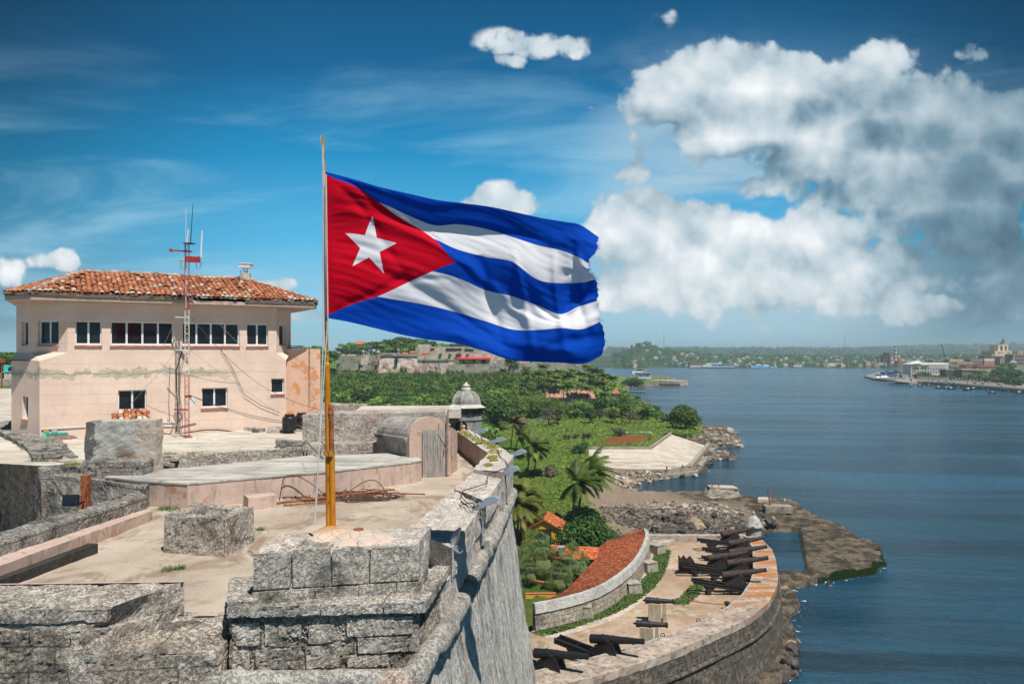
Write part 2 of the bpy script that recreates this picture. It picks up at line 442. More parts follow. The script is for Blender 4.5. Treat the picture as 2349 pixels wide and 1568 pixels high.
M_batter = stone('battered_wall_stone',light=(.86,.82,.75),mid=(.62,.58,.53),darkf=.46,warm=(.42,.30,.22),warmf=.25,bmp=.06,stretch=(1.1,1.1,.42))
M_cordon = stone('cordon_stone',light=(.50,.48,.44),mid=(.33,.31,.28),darkf=.38,warm=(.55,.36,.26),warmf=.22,bmp=.03)
M_rubble = stone('rubble_stone',light=(.69,.63,.555),mid=(.47,.42,.37),darkf=.38,warm=(.52,.37,.30),warmf=.2,bmp=.07)
M_oldwall = stone('old_wall_stone',light=(.50,.48,.44),mid=(.29,.275,.255),darkf=.48,warm=(.34,.25,.21),warmf=.25,bmp=.07,brick=(.95,.5,(.5,.87)))
M_whitewall = stone('worn_white_wall',light=(.62,.57,.51),mid=(.46,.40,.35),darkf=.36,warm=(.55,.38,.31),warmf=.35,bmp=.05)
M_garita = stone('garita_stone',light=(.44,.44,.42),mid=(.27,.27,.26),darkf=.45,warmf=.03,bmp=.025,fine=1.4)
M_garita_lime = stone('garita_lime', light=(.70, .67, .62), mid=(.52, .50, .46), darkf=.2, warmf=.05, bmp=.02)
M_pink, _ = plaster('pink_plaster', joints=(.86, .5))
M_pinkslab,_ = plaster('worn_pink_plaster',base=(.54,.41,.35),patch=(.44,.38,.34),stainf=.75,coat2=(.44,.24,.17),c2f=.45,bmp=.015)
M_pinkrough,_ = plaster('rough_pink_plaster',base=(.58,.42,.35),patch=(.56,.46,.40),stainf=.5,coat2=(.48,.28,.20),c2f=.3,bmp=.05)
M_orange,_ = plaster('orange_stained_plaster',base=(.70,.46,.35),patch=(.66,.33,.18),stainf=.3,coat2=(.62,.30,.15),c2f=1.0)
M_greyplaster,_ = plaster('grey_plaster',base=(.40,.40,.38),patch=(.50,.46,.42),stainf=.4,coat2=(.50,.38,.31),c2f=.3,bmp=.02)
M_vault = stone('vault_concrete',light=(.52,.48,.44),mid=(.34,.31,.29),darkf=.42,warmf=.12,bmp=.012,fine=1.3)
M_white = plain('white_frame_paint', (.72, .74, .76), .4, var=.06)
M_glass = plain('dark_window_glass', (.012, .014, .018), .08, var=.5, scale=1.5, spec=.6)
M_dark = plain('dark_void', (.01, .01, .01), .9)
M_black = plain('black_plastic', (.018, .019, .022), .38, var=.2)
M_iron = plain('black_painted_iron', (.022, .021, .023), .55, var=.35, scale=6, bump=.01)
M_cable = plain('black_cable', (.02, .02, .02), .6)
M_rustpipe = plain('rusty_pipe', (.30, .095, .04), .8, var=.45, scale=9, bump=.004)
M_red = plain('mast_red_paint', (.36, .035, .03), .55, var=.3, scale=7)
M_mastwhite = plain('mast_white_paint', (.72, .68, .60), .6, var=.2, scale=7)
M_metal = plain('galvanised_metal', (.42, .45, .47), .4, .3, var=.15)
M_lampgrey = plain('floodlight_grey', (.30, .345, .385), .38, .2, var=.1)
M_wood = plain('grey_timber', (.16, .13, .11), .85, var=.4, scale=9, bump=.01)
M_beam = plain('black_timber', (.04, .037, .035), .85, var=.4, scale=6, bump=.02)
M_sill = plain('terracotta_sill', (.50, .15, .07), .8, var=.3, scale=12)
M_rope = plain('halyard_rope', (.55, .53, .49), .9, var=.1)
M_moss = plain('dry_moss', (.21, .20, .035), .95, var=.4, scale=9)
M_weed = plain('green_weed', (.075, .125, .03), .9, var=.4, scale=5)
M_skin = plain('skin', (.32, .17, .10), .6)
M_hairdark = plain('dark_hair', (.02, .015, .012), .7)
# ---------------------------------------------------------------- the bastion terrace
ZF = CAMZ - 5.15       # gravel floor
ZU = CAMZ - 4.15       # upper roof terrace
ZS = CAMZ - 4.30       # pink edged slab
def cracks(t, c, sc_, k):
 v = t.vmath('ADD', t.co, t.vmath('SCALE', t.noise(t.co, 1.3, 5, .65, col=True), sc_=.5))
 e = t.voro(v, sc_, 'DISTANCE_TO_EDGE')
 c = t.mix(t.rng(e, .0, .012, k, 0), c, (.08, .07, .06))
 s_ = t.noise(t.mapping(t.co, loc=(6, 6, 0)), .7, 6, .68)
 return t.mix(t.rng(s_, .58, .68, 0, .5), c, (.22, .20, .17))
m, t = newmat('terrace_gravel')
n1 = t.noise(t.co,.45,7,.6,.4); n2 = t.noise(t.co,60,4,.8); n3 = t.noise(t.mapping(t.co,loc=(4,2,0)),1.6,7,.65,.3)
vo = t.voro(t.co, 34, 'F1', 'Color')
c = t.mix(t.rng(n1, .35, .65), (.40, .32, .25), (.56, .48, .39))
c = t.mix(t.math('MULTIPLY', t.rng(n3, .56, .66), .55), c, (.24, .17, .12))
c = t.mix(t.rng(t.noise(t.mapping(t.co, loc=(9, 1, 0)), .8, 6, .6, .6), .62, .68, 0, .5), c, (.48, .27, .20))
c = t.mix(t.rng(t.xyz(vo)[0], .2, .95, 0, .4), c, (.60, .53, .44))
c = t.mix(t.rng(n2, .58, .72, 0, .55), c, (.15, .11, .09))
c = t.mix(t.rng(t.noise(t.mapping(t.co,loc=(2,7,0),scale=(1,.5,1)),.55,8,.7,.8),.50,.62,0,.75),c,(.26,.185,.13))
t.put(t.b.inputs['Base Color'], c); t.b.inputs['Roughness'].default_value = .95
t.put(t.b.inputs['Normal'], t.bump(t.math('ADD', n2, t.voro(t.co, 34)), .9, .02))
M_gravel = m
m, t = newmat('roof_screed')
n1 = t.noise(t.co,.5,7,.6,.4); n2 = t.noise(t.mapping(t.co,scale=(.6,2.5,1),rot=(0,0,R(-20))),.9,7,.65,.5); n3 = t.noise(t.co,22,5,.7)
c = t.mix(t.rng(n1, .35, .65), (.47, .42, .35), (.60, .56, .49))
c = t.mix(t.math('MULTIPLY', t.rng(n2, .52, .64), .7), c, (.26, .24, .20))
c = t.mix(t.rng(n3, .6, .75, 0, .35), c, (.18, .17, .15))
c = cracks(t, c, .45, .55)
t.put(t.b.inputs['Base Color'], c); t.b.inputs['Roughness'].default_value = .93
t.put(t.b.inputs['Normal'], t.bump(t.math('ADD', n3, n2), .5, .01))
M_screed = m
g = G(); g.quad((-12.2,15.1,ZF),(-2.2,15.9,ZF),(-1.6,28.4,ZF),(-12.2,28.4,ZF),80,100); g.quad((-12.2,28.4,ZF),(-1.6,28.4,ZF),(-1.0,33.6,ZF),(-12.2,33.6,ZF),70,30); g.quad((-12.2,33.6,ZF),(-1.0,33.6,ZF),(-2.9,44,ZF),(-12.2,44,ZF),50,50)
o = g.build('gravel_ground', M_gravel, rough=(.03, .7)); struct(o)
# upper terrace: its front edge is a worn step
edge = [P(100,1068,ZU),P(190,1062,ZU),P(357,1052,ZU),P(444,1047,ZU),P(540,1041,ZU),P(634,1036,ZU),P(768,1018,ZU),P(860,1012,ZU),Vector((-3.2,36.6,ZU))]
g = G()
back = [Vector((-32,34,ZU)),Vector((-30,44,ZU)),Vector((-28,52,ZU)),Vector((-24,60,ZU)),Vector((-18,62,ZU)),Vector((-12,62,ZU)),Vector((-8,60,ZU)),Vector((-5,56,ZU)),Vector((-3.4,45,ZU))]
n = len(edge)
NB = 18
for i in range(n - 1):
 g.quad(edge[i], edge[i + 1], back[i + 1], back[i], 4, NB)
o = g.build('roof_terrace_ground', M_screed, rough=(.012, .5)); struct(o)
g = G(); g.quad((-80, 40, ZU - .05), (-28, 40, ZU - .05), (-40, 95, ZU - .05), (-90, 95, ZU - .05), 10, 10)
o = g.build('far_roof_terrace_ground', M_screed); struct(o)
def roughwall(name, label, cat, secs, mat, e=.09, rough=(.05, 1.6, .03), closed=True, parent=None):
 g = G(); g.loft(secs, e=e)
 o = g.build(name, mat, parent, rough=rough, smooth=False, weld=True)
 if parent is None: tag(o, label, cat)
 return o
def ribs(inner, outer, z0, z1, base=None):
 """sections for a wall between two plan lines"""
 out = []
 for i, (a, b) in enumerate(zip(inner, outer)):
  zt = z1[i] if isinstance(z1, (list, tuple)) else z1
  ca, cb = (base[i] if base else (a, b))
  out.append([(a[0], a[1], zt), (b[0], b[1], zt), (cb[0], cb[1], z0), (ca[0], ca[1], z0)])
 return out
# step edge of the upper terrace
a = [(p.x, p.y) for p in edge[2:7]]
roughwall('terrace_kerb_wall','low crumbling kerb of stone and brick along the edge of the upper terrace','kerb',
          ribs([(x + .05,y + .42) for x,y in a],[(x - .03,y - .08) for x,y in a],ZS - .25,ZU + .10),M_rubble,rough=(.05,2.2,.04))
# ---- bastion body (battered wall and cordon)
OUT = [(-1.78, 14.75), (-1.48, 16.9), (-1.12, 20.8), (-.66, 25.8), (-.10, 32.9)]
K = OUT[-1]
def outx(y):
 for (x0, y0), (x1, y1) in zip(OUT[:-1], OUT[1:]):
  if y <= y1: return x0 + (x1 - x0) * (y - y0) / (y1 - y0)
 return K[0] + (y - K[1]) * -.28
ZC = CAMZ - 5.82
bast = thing('bastion_wall','tall battered stone wall of the bastion with a rounded cordon, dropping beside the palms','fortress wall',(-1.5,20,5))
sh = .137
def foot(x, y, f=1.0): return (x + sh * (ZC - 4) * f, y + (.35 if y > 30 else -.2) * 0)
g = G()
ring_t = [(-13.5, 14.55)] + [(-5.6, 14.6)] + OUT + [(-2.9, 44.5), (-4.2, 60.0)]
ring_b = [(-13.5,11.5),(-5.6,11.5),(OUT[0][0] + sh * 24,11.6)] + [(x + sh * 28,y) for x,y in OUT[1:]] + [(-2.9 + sh * 26,46.8),(0,66)]
secs = []
for (a, b), (c_, d_) in zip(zip(ring_t, ring_b), zip(ring_t[1:], ring_b[1:])):
 nu = max(2, int(math.hypot(a[0] - c_[0], a[1] - c_[1]) / .30))
 g.quad((b[0], b[1], 4.0), (d_[0], d_[1], 4.0), (c_[0], c_[1], ZC), (a[0], a[1], ZC), nu, 70)
g.build('battered_wall', M_batter, bast, rough=(.07, .8, .04), smooth=True)
g = G()
line = [(-5.5,14.44),(OUT[0][0] - .18,14.50),(OUT[0][0] + .03,14.66)] + [(x + .10,y) for x,y in OUT[1:]] + [(-2.75,44.5)]
pts = []
for (x0, y0), (x1, y1) in zip(line[:-1], line[1:]):
 L = math.hypot(x1 - x0, y1 - y0); k = max(2, int(L / .12))
 pts += [Vector((x0 + (x1 - x0) * i / k,y0 + (y1 - y0) * i / k,ZC - .17 * max(0,min(1,(14.9 - (y0 + (y1 - y0) * i / k)) / .4)))) for i in range(k)]
pts.append(Vector((*line[-1], ZC)))
g.tube(pts, .235, 20)
g.build('cordon', M_cordon, bast, rough=(.06, 2.2, .045), smooth=True)
# ---- front wall, its sill and the two merlons
zt = CAMZ - 4.5
front = thing('front_parapet','grey rubble parapet in the near corner with plaster and red brick showing on its top','parapet',(-9,14.5,ZF))
g = G()
YF = 14.22
g.hexa([(-14,13.93,30.6),(-7.5,14.02,30.6),(-7.5,15.4,30.6),(-14,15.2,30.6)],[(-14,13.97,zt - .38),(-7.5,14.08,zt - .42),(-7.5,15.5,zt - .62),(-14,15.2,zt - .42)],.055)
g.hexa([(-7.6,14.03,30.6),(-5.3,14.36,30.6),(-5.3,15.4,30.6),(-7.6,15.4,30.6)],[(-7.6,14.07,zt - .75),(-5.3,14.38,zt - .92),(-5.3,15.5,zt - .7),(-7.6,15.4,zt - .62)],.055)
g.build('rubble_face', M_wallnear, front, rough=(.05, 2.4, .05))
g = G()
g.hexa([(-14,14.02,zt - .45),(-7.55,14.10,zt - .45),(-6.42,15.62,zt - .62),(-14,15.25,zt - .62)],[(-14,13.95,zt),(-7.1,14.22,zt),(-6.5,15.62,zt),(-14,15.25,zt)],.055)
g.hexa([(-14,13.88,zt - .26),(-7.2,14.12,zt - .26),(-7.2,14.4,zt - .26),(-14,14.2,zt - .26)],[(-14,13.85,zt - .03),(-7.15,14.12,zt - .03),(-7.15,14.4,zt - .03),(-14,14.2,zt - .03)],.055)
g.hexa([(-7.8,14.0,31.5),(-7.2,14.10,31.5),(-6.42,15.62,31.5),(-7.8,15.5,31.5)],[(-7.8,14.0,zt - .38),(-7.14,14.14,zt - .38),(-6.46,15.6,zt - .5),(-7.8,15.5,zt - .4)],.055)
g.build('coping', M_rubble, front, rough=(.05, 1.9, .04))
g = G()
g.quad((-14,15.25,zt + .02),(-6.45,15.62,zt + .02),(-6.45,15.68,zt + .02),(-14,15.31,zt + .02),50,1)
g.quad((-14, 15.31, ZF), (-6.45, 15.68, ZF), (-6.45, 15.68, zt + .02), (-14, 15.31, zt + .02), 50, 6)
g.build('plaster_edge', M_pinkslab, front)
g = G()
g.hexa([(-7.7,14.2,31.2),(-5.35,14.35,31.2),(-5.5,15.75,31.2),(-6.55,15.7,31.2)],[(-7.7,14.18,CAMZ - 5.42),(-5.35,14.33,CAMZ - 5.42),(-5.55,15.8,ZF + .03),(-6.5,15.75,ZF + .03)],.055)
o = g.build('embrasure_sill',M_rubble,rough=(.06,1.9,.035)); tag(o,'sloping stone sill of the embrasure between the near parapet and the flag merlon','embrasure sill')
mer = thing('flag_merlon','big pitted stone merlon of stacked blocks carrying the flagpole','merlon',(-3.4,15.8,ZF))
def block(g, x0, x1, ya, yb, yc, yd, z0, z1, gap=.02, e=.05):
 g.hexa([(x0 + gap,ya,z0 + gap),(x1 - gap,yb,z0 + gap),(x1 - gap,yc,z0 + gap),(x0 + gap,yd,z0 + gap)],
           [(x0 + gap, ya, z1), (x1 - gap, yb, z1), (x1 - gap, yc, z1), (x0 + gap, yd, z1)], e * .8)
zm = CAMZ - 3.76
fy = lambda x: 14.93 + (x + 4.85) * .225
by = lambda x: 16.35 + (x + 4.7) * .24
g = G()
cuts = [-4.87, -4.18, -3.46, -2.76, -1.80]
for i, (x0, x1) in enumerate(zip(cuts[:-1], cuts[1:])):
 block(g,x0,x1,fy(x0) + .02 * (i % 2),fy(x1),by(x1),by(x0),zm - .70,zm + (.0,.03,.01,-.01)[i],.024)
cuts = [-4.88, -3.75, -2.95, -2.25, -1.78]
for i, (x0, x1) in enumerate(zip(cuts[:-1], cuts[1:])):
 block(g, x0, x1, fy(x0) - .03, fy(x1) - .03, by(x1), by(x0), zm - .96, zm - .71, .012)
g.build('upper_blocks', M_merlon, mer, rough=(.02, 3.0, .03))
g = G()
g.hexa([(-4.86,fy(-4.86) + .075,zm - .9),(-1.84,fy(-1.84) + .075,zm - .9),(-1.80,by(-1.8) - .05,zm - .9),(-4.80,by(-4.8) - .05,zm - .9)],
       [(-4.82,fy(-4.86) + .10,zm + .0),(-1.88,fy(-1.9) + .10,zm + .0),(-1.74,by(-1.8) + .12,zm + .03),(-4.72,by(-4.8) + .15,zm + .02)],.06)
g.build('mortar_bed', M_top, mer, rough=(.03, 2, .02))
g = G()
cuts = [-5.24, -4.42, -3.55, -2.4, -1.64]
cy = lambda x: 14.60 + (x + 5.24) * .09
for i, (x0, x1) in enumerate(zip(cuts[:-1], cuts[1:])):
 block(g, x0, x1, cy(x0), cy(x1), cy(x1) + 1.2, cy(x0) + 1.2, zm - 1.10, zm - .90, .008)
g.hexa([(-1.75,cy(-1.75),zm - 1.1),(-1.62,cy(-1.64),zm - 1.1),(-1.38,17.4,zm - 1.1),(-1.75,17.4,zm - 1.1)],[(-1.75,cy(-1.75),zm - .88),(-1.60,cy(-1.64),zm - .88),(-1.36,17.4,zm - .88),(-1.75,17.4,zm - .88)],.06)
g.hexa([(-5.24,14.62,zm - 1.08),(-4.7,14.68,zm - 1.08),(-4.9,16.35,zm - 1.08),(-5.75,16.2,zm - 1.08)],[(-5.24,14.62,zm - .80),(-4.7,14.68,zm - .80),(-4.9,16.35,zm - .80),(-5.75,16.2,zm - .78)],.055)
g.build('cornice', M_merlon, mer, rough=(.022, 2.8, .04))
g = G()
g.hexa([(-5.2,14.74,31.9),(-1.76,15.02,31.9),(-1.5,17.3,31.9),(-5.65,16.2,31.9)],[(-5.2,14.74,zm - 1.08),(-1.76,15.02,zm - 1.08),(-1.5,17.3,zm - 1.08),(-5.65,16.2,zm - 1.08)],.05)
g.build('rubble_core', M_wallnear, mer, rough=(.07, 2.1, .06))
g = G()
# big pieces of stone standing proud in the rubble core
random.seed(5)
for (x0,x1,za,zb) in [(-5.18,-4.66,-5.42,-4.98),(-4.60,-4.36,-5.44,-4.98),(-3.1,-1.85,-5.30,-4.93),(-2.9,-1.80,-5.62,-5.32),(-4.35,-3.9,-5.30,-5.05),(-3.8,-3.3,-5.4,-5.05),
                         (-4.75,-3.95,-5.88,-5.50),(-3.85,-3.2,-5.88,-5.46),(-3.1,-2.3,-5.88,-5.65),(-5.18,-4.85,-5.86,-5.5)]:
 yb_ = 14.74 + (x0 + 5.2) * .08
 block(g, x0, x1, yb_ - .05, yb_ - .03 + (x1 - x0) * .08, yb_ + .3, yb_ + .3, CAMZ + za, CAMZ + zb, .02, .045)
g.build('facing_stone', M_merlon, mer, rough=(.03, 3.2, .05))
g = G()
g.hexa([(-5.35,14.30,CAMZ - 6.4),(-1.6,14.46,CAMZ - 6.4),(-1.6,14.95,CAMZ - 6.4),(-5.35,14.8,CAMZ - 6.4)],[(-5.35,14.30,CAMZ - 6.02),(-1.6,14.46,CAMZ - 6.02),(-1.6,14.95,CAMZ - 5.94),(-5.35,14.8,CAMZ - 5.94)],.07)
g.build('base_ledge', M_cordon, mer, rough=(.03, 2, .02))
vs = []; g = G(); random.seed(66)
def peb(g, n, x0, x1, z0, z1, yf, s0, s1):
 for k in range(n):
  x,z = random.uniform(x0,x1),random.uniform(z0,z1); s_ = random.uniform(s0,s1); c_ = Vector((x,yf(x) ,z)); a = [Vector((random.uniform(-.2,.2) * s_,-s_ * random.uniform(.5,.9),random.uniform(-.2,.2) * s_))]
  m_ = [Vector((math.cos(q) * s_ * random.uniform(.7,1.2),0.02,math.sin(q) * s_ * random.uniform(.6,1.0))) for q in [i * PI / 3 for i in range(6)]]
  h_ = [p * .6 + a[0] * .8 for p in m_]
  g.add([c_ + p for p in m_ + h_ + a],[(i,(i + 1) % 6,6 + (i + 1) % 6,6 + i) for i in range(6)] + [(6 + i,6 + (i + 1) % 6,12) for i in range(6)])
peb(g, 260, -4.6, -2.6, CAMZ - 5.5, CAMZ - 4.95, lambda x: 14.74 + (x + 5.2) * .08, .015, .04)
peb(g, 120, -5.1, -2.0, CAMZ - 5.85, CAMZ - 5.4, lambda x: 14.76 + (x + 5.2) * .08, .015, .035)
o = g.build('rubble_pebbles', M_rubble, mer); o['kind'] = 'stuff'
# foot mound and worn plaster round the pole
PX, PY = -3.72, 16.35
PX = (757 - CX) / FPX * PY
g = G()
prof = [(.62, -.04), (.60, .0), (.48, .06), (.30, .14), (.14, .21), (.06, .24), (.01, .24)]
g.lathe([(r * 1.0, zm + .0 + z) for r, z in prof], (PX + .02, PY, 0), 40)
g.lathe([(r * 1.3, zm - .02 + z * .85) for r, z in prof], (PX + .62, PY - .18, 0), 40)
m, t = newmat('rust_stained_plaster')
dl = t.vmath('DISTANCE',t.co,(PX,PY,zm + .2)); n_ = t.noise(t.co,3,6,.65,.4); n3 = t.noise(t.co,25,5,.7)
c = t.mix(t.rng(n_, .35, .65), (.50, .42, .36), (.60, .47, .38))
c = t.mix(t.rng(t.math('ADD', dl, t.math('MULTIPLY', n_, .5)), .72, .3, 0, .85), c, (.42, .19, .05))
vv = t.voro(t.co, 3.5, 'DISTANCE_TO_EDGE')
c = t.mix(t.rng(vv, .0, .02, .55, 0), c, (.14, .06, .03))
t.put(t.b.inputs['Base Color'],c); t.put(t.b.inputs['Normal'],t.bump(t.math('ADD',n3,t.rng(vv,0,.03)),.7,.012))
g.build('pole_footing', m, mer, rough=(.02, 3), smooth=True)
g = G(); g.tube([(PX + .62,PY - .18,zm + .12),(PX + .62,PY - .18,zm + .205)],[.13,.10],16); g.build('old_pole_stump',M_rustpipe,mer)
# ---- right-hand parapet
pr = thing('side_parapet','pale weathered parapet base running from the flag merlon towards the sentry box','parapet',(-1.2,24,ZF))
inn = [(-2.62, 17.0), (-2.3, 20.3), (-1.9, 24.3), (-1.42, 28.6), (-1.02, 33.6), (-3.03, 43.2)]
ott = [(outx(17.0),17.0),(outx(20.8) ,20.0),(outx(24.3),24.0),(outx(28.6),28.4),(.02,32.75),(-2.3,43.2)]
secs = ribs(inn[:5], ott[:5], ZC - .1, CAMZ - 4.98)
g = G(); g.loft(secs, e=.10)
g.build('parapet_base', M_top, pr, rough=(.05, 1.6, .03))
def merlon(name, label, quad, z1, z0=CAMZ - 5.05, e=.07, mat=None, tilt=.0):
 g = G()
 zz = [z1, z1 - tilt, z1 - tilt, z1] if not isinstance(z1, list) else z1
 g.hexa([(p[0], p[1], z0) for p in quad], [(p[0], p[1], z) for p, z in zip(quad, zz)], e)
 o = g.build(name,mat or M_top,rough=(.05,1.7,.035)); tag(o,label,'merlon','merlons of the side parapet'); return o
z = CAMZ - 4.3
merlon('side_merlon','sloping stone merlon on the side parapet just behind the flag merlon',[(-2.55,19.5),(-1.34,17.8),(-.84,22.8),(-1.85,24.95)],z,tilt=.05)
merlon('side_merlon','middle stone merlon of the side parapet with a cable across it',[(-1.84,25.4),(-.76,23.4),(-.38,27.5),(-1.42,28.75)],z,tilt=.05)
g = G()
g.loft(ribs([(-1.42,28.9),(-1.02,33.6),(-2.0,38.3),(-3.03,43.2)],[(-.32,28.2),(.06,32.75),(-.98,38.0),(-2.3,43.6)],CAMZ - 5.75,CAMZ - 4.2),e=.10)
o = g.build('long_parapet',M_top,rough=(.04,1.5,.03)); tag(o,'long mossy parapet with a bend leading up to the sentry box','parapet')
g = G()
g.quad((-1.03, 33.62, ZF), (-3.06, 43.2, ZF), (-3.06, 43.2, CAMZ - 4.24), (-1.03, 33.62, CAMZ - 4.24), 60, 8)
ip, _ = plaster('streaked_pink_plaster', base=(.52, .37, .31), patch=(.36, .28, .25), stainf=.9, bmp=.012)
o.name = 'long_parapet'
q = g.build('inner_plaster_face', ip, None); q.parent = o
# moss on it
g = G(); random.seed(3)
for (px,py,rr) in [(1066,996,.3),(1080,1003,.28),(1092,1009,.26),(1103,1014,.35),(1112,1016,.22),(1122,1024,.3),(1130,1026,.25),(1134,1036,.28),(1128,1050,.18),(1131,1057,.16),(1119,1068,.15),(1062,992,.25),(1072,999,.2),(1096,1018,.15)]:
 c0 = P(px, py, CAMZ - 4.2)
 for k in range(90):
  a_ = random.uniform(0, 2 * PI); r_ = rr * math.sqrt(random.random()) * 1.4
  p_ = c0 + Vector((r_ * math.cos(a_) * .8, r_ * math.sin(a_) * 1.6, random.uniform(0, .05)))
  s_ = .05
  g.quad(p_,p_ + Vector((s_,random.uniform(-s_,s_),random.uniform(0,.05))),p_ + Vector((s_,s_,random.uniform(0,.06))),p_ + Vector((random.uniform(-s_,s_),s_,random.uniform(0,.04))))
o = g.build('parapet_moss',M_moss); tag(o,'yellow green moss cushions on top of the long parapet','moss',kind='stuff')
# ---- left side: walls round the moat
o = roughwall('diagonal_parapet','low pitted parapet running back along the left edge of the gravel terrace','parapet',
          ribs([(-12.0,14.5),(-12.0,18.6),(-11.4,24.9)],[(-13.3,14.5),(-12.75,19.8),(-12.0,25.6)],30.5,CAMZ - 4.45),M_oldwall,e=.09,rough=(.06,1.8,.05))
o = roughwall('pink_bench', 'long pink rendered kerb bench at the foot of the left parapet', 'kerb bench',
          ribs([(-11.45,14.5),(-11.47,17.8),(-11.1,24.6)],[(-12.05,14.5),(-12.02,18.5),(-11.45,24.9)],ZF - .1,[ZF + .40,ZF + .40,ZF + .30]),M_pinkslab,e=.12,rough=(.02,1.5,.01))
g = G(); g.bar(P(-30, 1349, ZF + .12), P(214, 1256, ZF + .12), .26, .24)
bm_ = g.build('black_timber_beam',M_beam); tag(bm_,'heavy blackened timber beam lying against the pink bench','timber beam')
o = roughwall('moat_back_wall', 'dark coursed stone wall behind the black floodlight', 'stone wall',
          ribs([(-17.6,30.3),(-14.6,28.9),(-12.3,27.2)],[(-17.2,29.0),(-14.3,27.6),(-12.1,26.3)],27.5,[CAMZ - 4.38,CAMZ - 4.4,CAMZ - 4.42]),M_oldwall,e=.11,rough=(.06,1.6,.05))
o = roughwall('tall_dark_wall','tall blackened stone wall at the left frame edge with a broken corner','stone wall',
          ribs([(-16.9,28.6),(-21.0,34.3),(-25.4,39.6),(-30,45)],[(-16.1,30.0),(-19.9,35.4),(-24.2,40.8),(-28.6,46.4)],26,[CAMZ - 4.25,CAMZ - 3.95,CAMZ - 3.9,CAMZ - 3.9]),M_oldwall,e=.16,rough=(.10,1.2,.06))
g = G()
for k, (dx, zz) in enumerate([(0, -4.2), (.12, -4.05), (-.04, -3.93)]):
 g.box((-18.15 + dx, 30.9, CAMZ + zz), (1.1 - .15 * k, .7, .13), rz=.3 * k)
o = g.build('loose_stone_slabs',M_oldwall,rough=(.02,3)); tag(o,'small stack of loose stone slabs on the broken end of the dark wall','stone slabs')
g = G(); g.quad((-40, 9, 27.6), (-11.6, 9, 27.6), (-11.6, 31, 27.6), (-40, 45, 27.6), 4, 4)
o = g.build('moat_ground', M_gravel); struct(o)
# floodlight on rusty post
fl = thing('black_floodlight','black floodlight on a rusty steel post in front of the dark coursed wall','floodlight',(-13.9,25.8,30))
g = G(); g.box((-13.83,25.85,32.3),(.30,.10,3.5)); g.box((-13.70,25.80,32.3),(.03,.22,3.5)); g.build('post',M_rustpipe,fl)
g = G(); g.box((-14.1,25.45,33.3),(.46,.16,.36),rz=.15,rx=-.25); g.box((-13.85,25.6,33.2),(.06,.3,.06)); g.build('housing',M_black,fl)
g = G(); g.box((-14.09, 25.365, 33.31), (.36, .02, .26), rz=.15, rx=-.25); g.build('lens', M_glass, fl)
# ---- stub wall with grey plaster
st = thing('plastered_stub_wall','free-standing stub of wall with grey plaster and a brown stain','wall stub',(-14.1,28.9,ZS))
g = G(); g.hexa([(-15.45,28.75,33.0),(-12.9,28.9,33.0),(-12.9,29.5,33.0),(-15.5,29.6,33.0)],[(-15.40,28.75,35.50),(-12.92,28.9,35.58),(-12.92,29.45,35.6),(-15.5,29.6,35.5)],.07)
m, t = newmat('stained_grey_plaster')
dl = t.vmath('DISTANCE',t.co,(-14.05,28.8,34.3)); n_ = t.noise(t.co,2.2,7,.65,.5); n3 = t.noise(t.co,22,6,.7)
c = t.mix(t.rng(n_, .35, .65), (.33, .33, .31), (.46, .45, .42))
c = t.mix(t.rng(t.math('ADD', dl, t.math('MULTIPLY', n_, .4)), .75, .35, 0, .8), c, (.16, .13, .11))
c = t.mix(t.rng(t.vmath('DISTANCE', t.co, (-13.85, 28.8, 34.25)), .32, .12, 0, .7), c, (.33, .19, .11))
x_ = t.xyz(t.co)
ex = t.math('ADD', x_[0], t.math('MULTIPLY', t.math('SUBTRACT', n_, .5), 2.4))
c = t.mix(t.rng(ex, -13.55, -13.4), c, (.46, .39, .33))
c = t.mix(t.rng(ex, -15.0, -15.2), c, (.13, .125, .12))
c = t.mix(t.rng(n3, .60, .72, 0, .6), c, (.08, .075, .07))
t.put(t.b.inputs['Base Color'], c); t.put(t.b.inputs['Normal'], t.bump(t.math('ADD', n3, n_), .8, .03))
g.build('plastered_face', m, st, rough=(.045, 1.8, .03))
g = G(); g.hexa([(-15.1,28.05,33.2),(-13.0,28.1,33.2),(-13.0,28.9,33.2),(-15.1,28.9,33.2)],[(-15.1,28.05,34.2),(-13.0,28.1,34.12),(-13.0,28.9,34.2),(-15.1,28.9,34.25)],.07)
g.build('stone_step', M_oldwall, st, rough=(.06, 2, .05))
o = roughwall('low_kerb', 'low mossy stone kerb between the dark wall and the plastered stub', 'kerb',
          ribs([(-18.0,31.3),(-15.4,30.2)],[(-17.8,30.6),(-15.3,29.4)],32.5,CAMZ - 4.1),M_rubble,e=.1,rough=(.05,2,.03))
g = G(); random.seed(9)
for k in range(26):
 p_ = P(random.uniform(352, 408), random.uniform(1046, 1068), CAMZ - 4.28)
 g.box(p_ + Vector((0,0,random.uniform(-.05,.2))),(random.uniform(.12,.4),random.uniform(.15,.3),random.uniform(.08,.2)),rz=random.uniform(-.5,.5),rx=random.uniform(-.2,.2))
o = g.build('brick_rubble',M_rubble,rough=(.02,4)); tag(o,'pile of broken brick and stones beside the plastered stub wall','rubble pile')
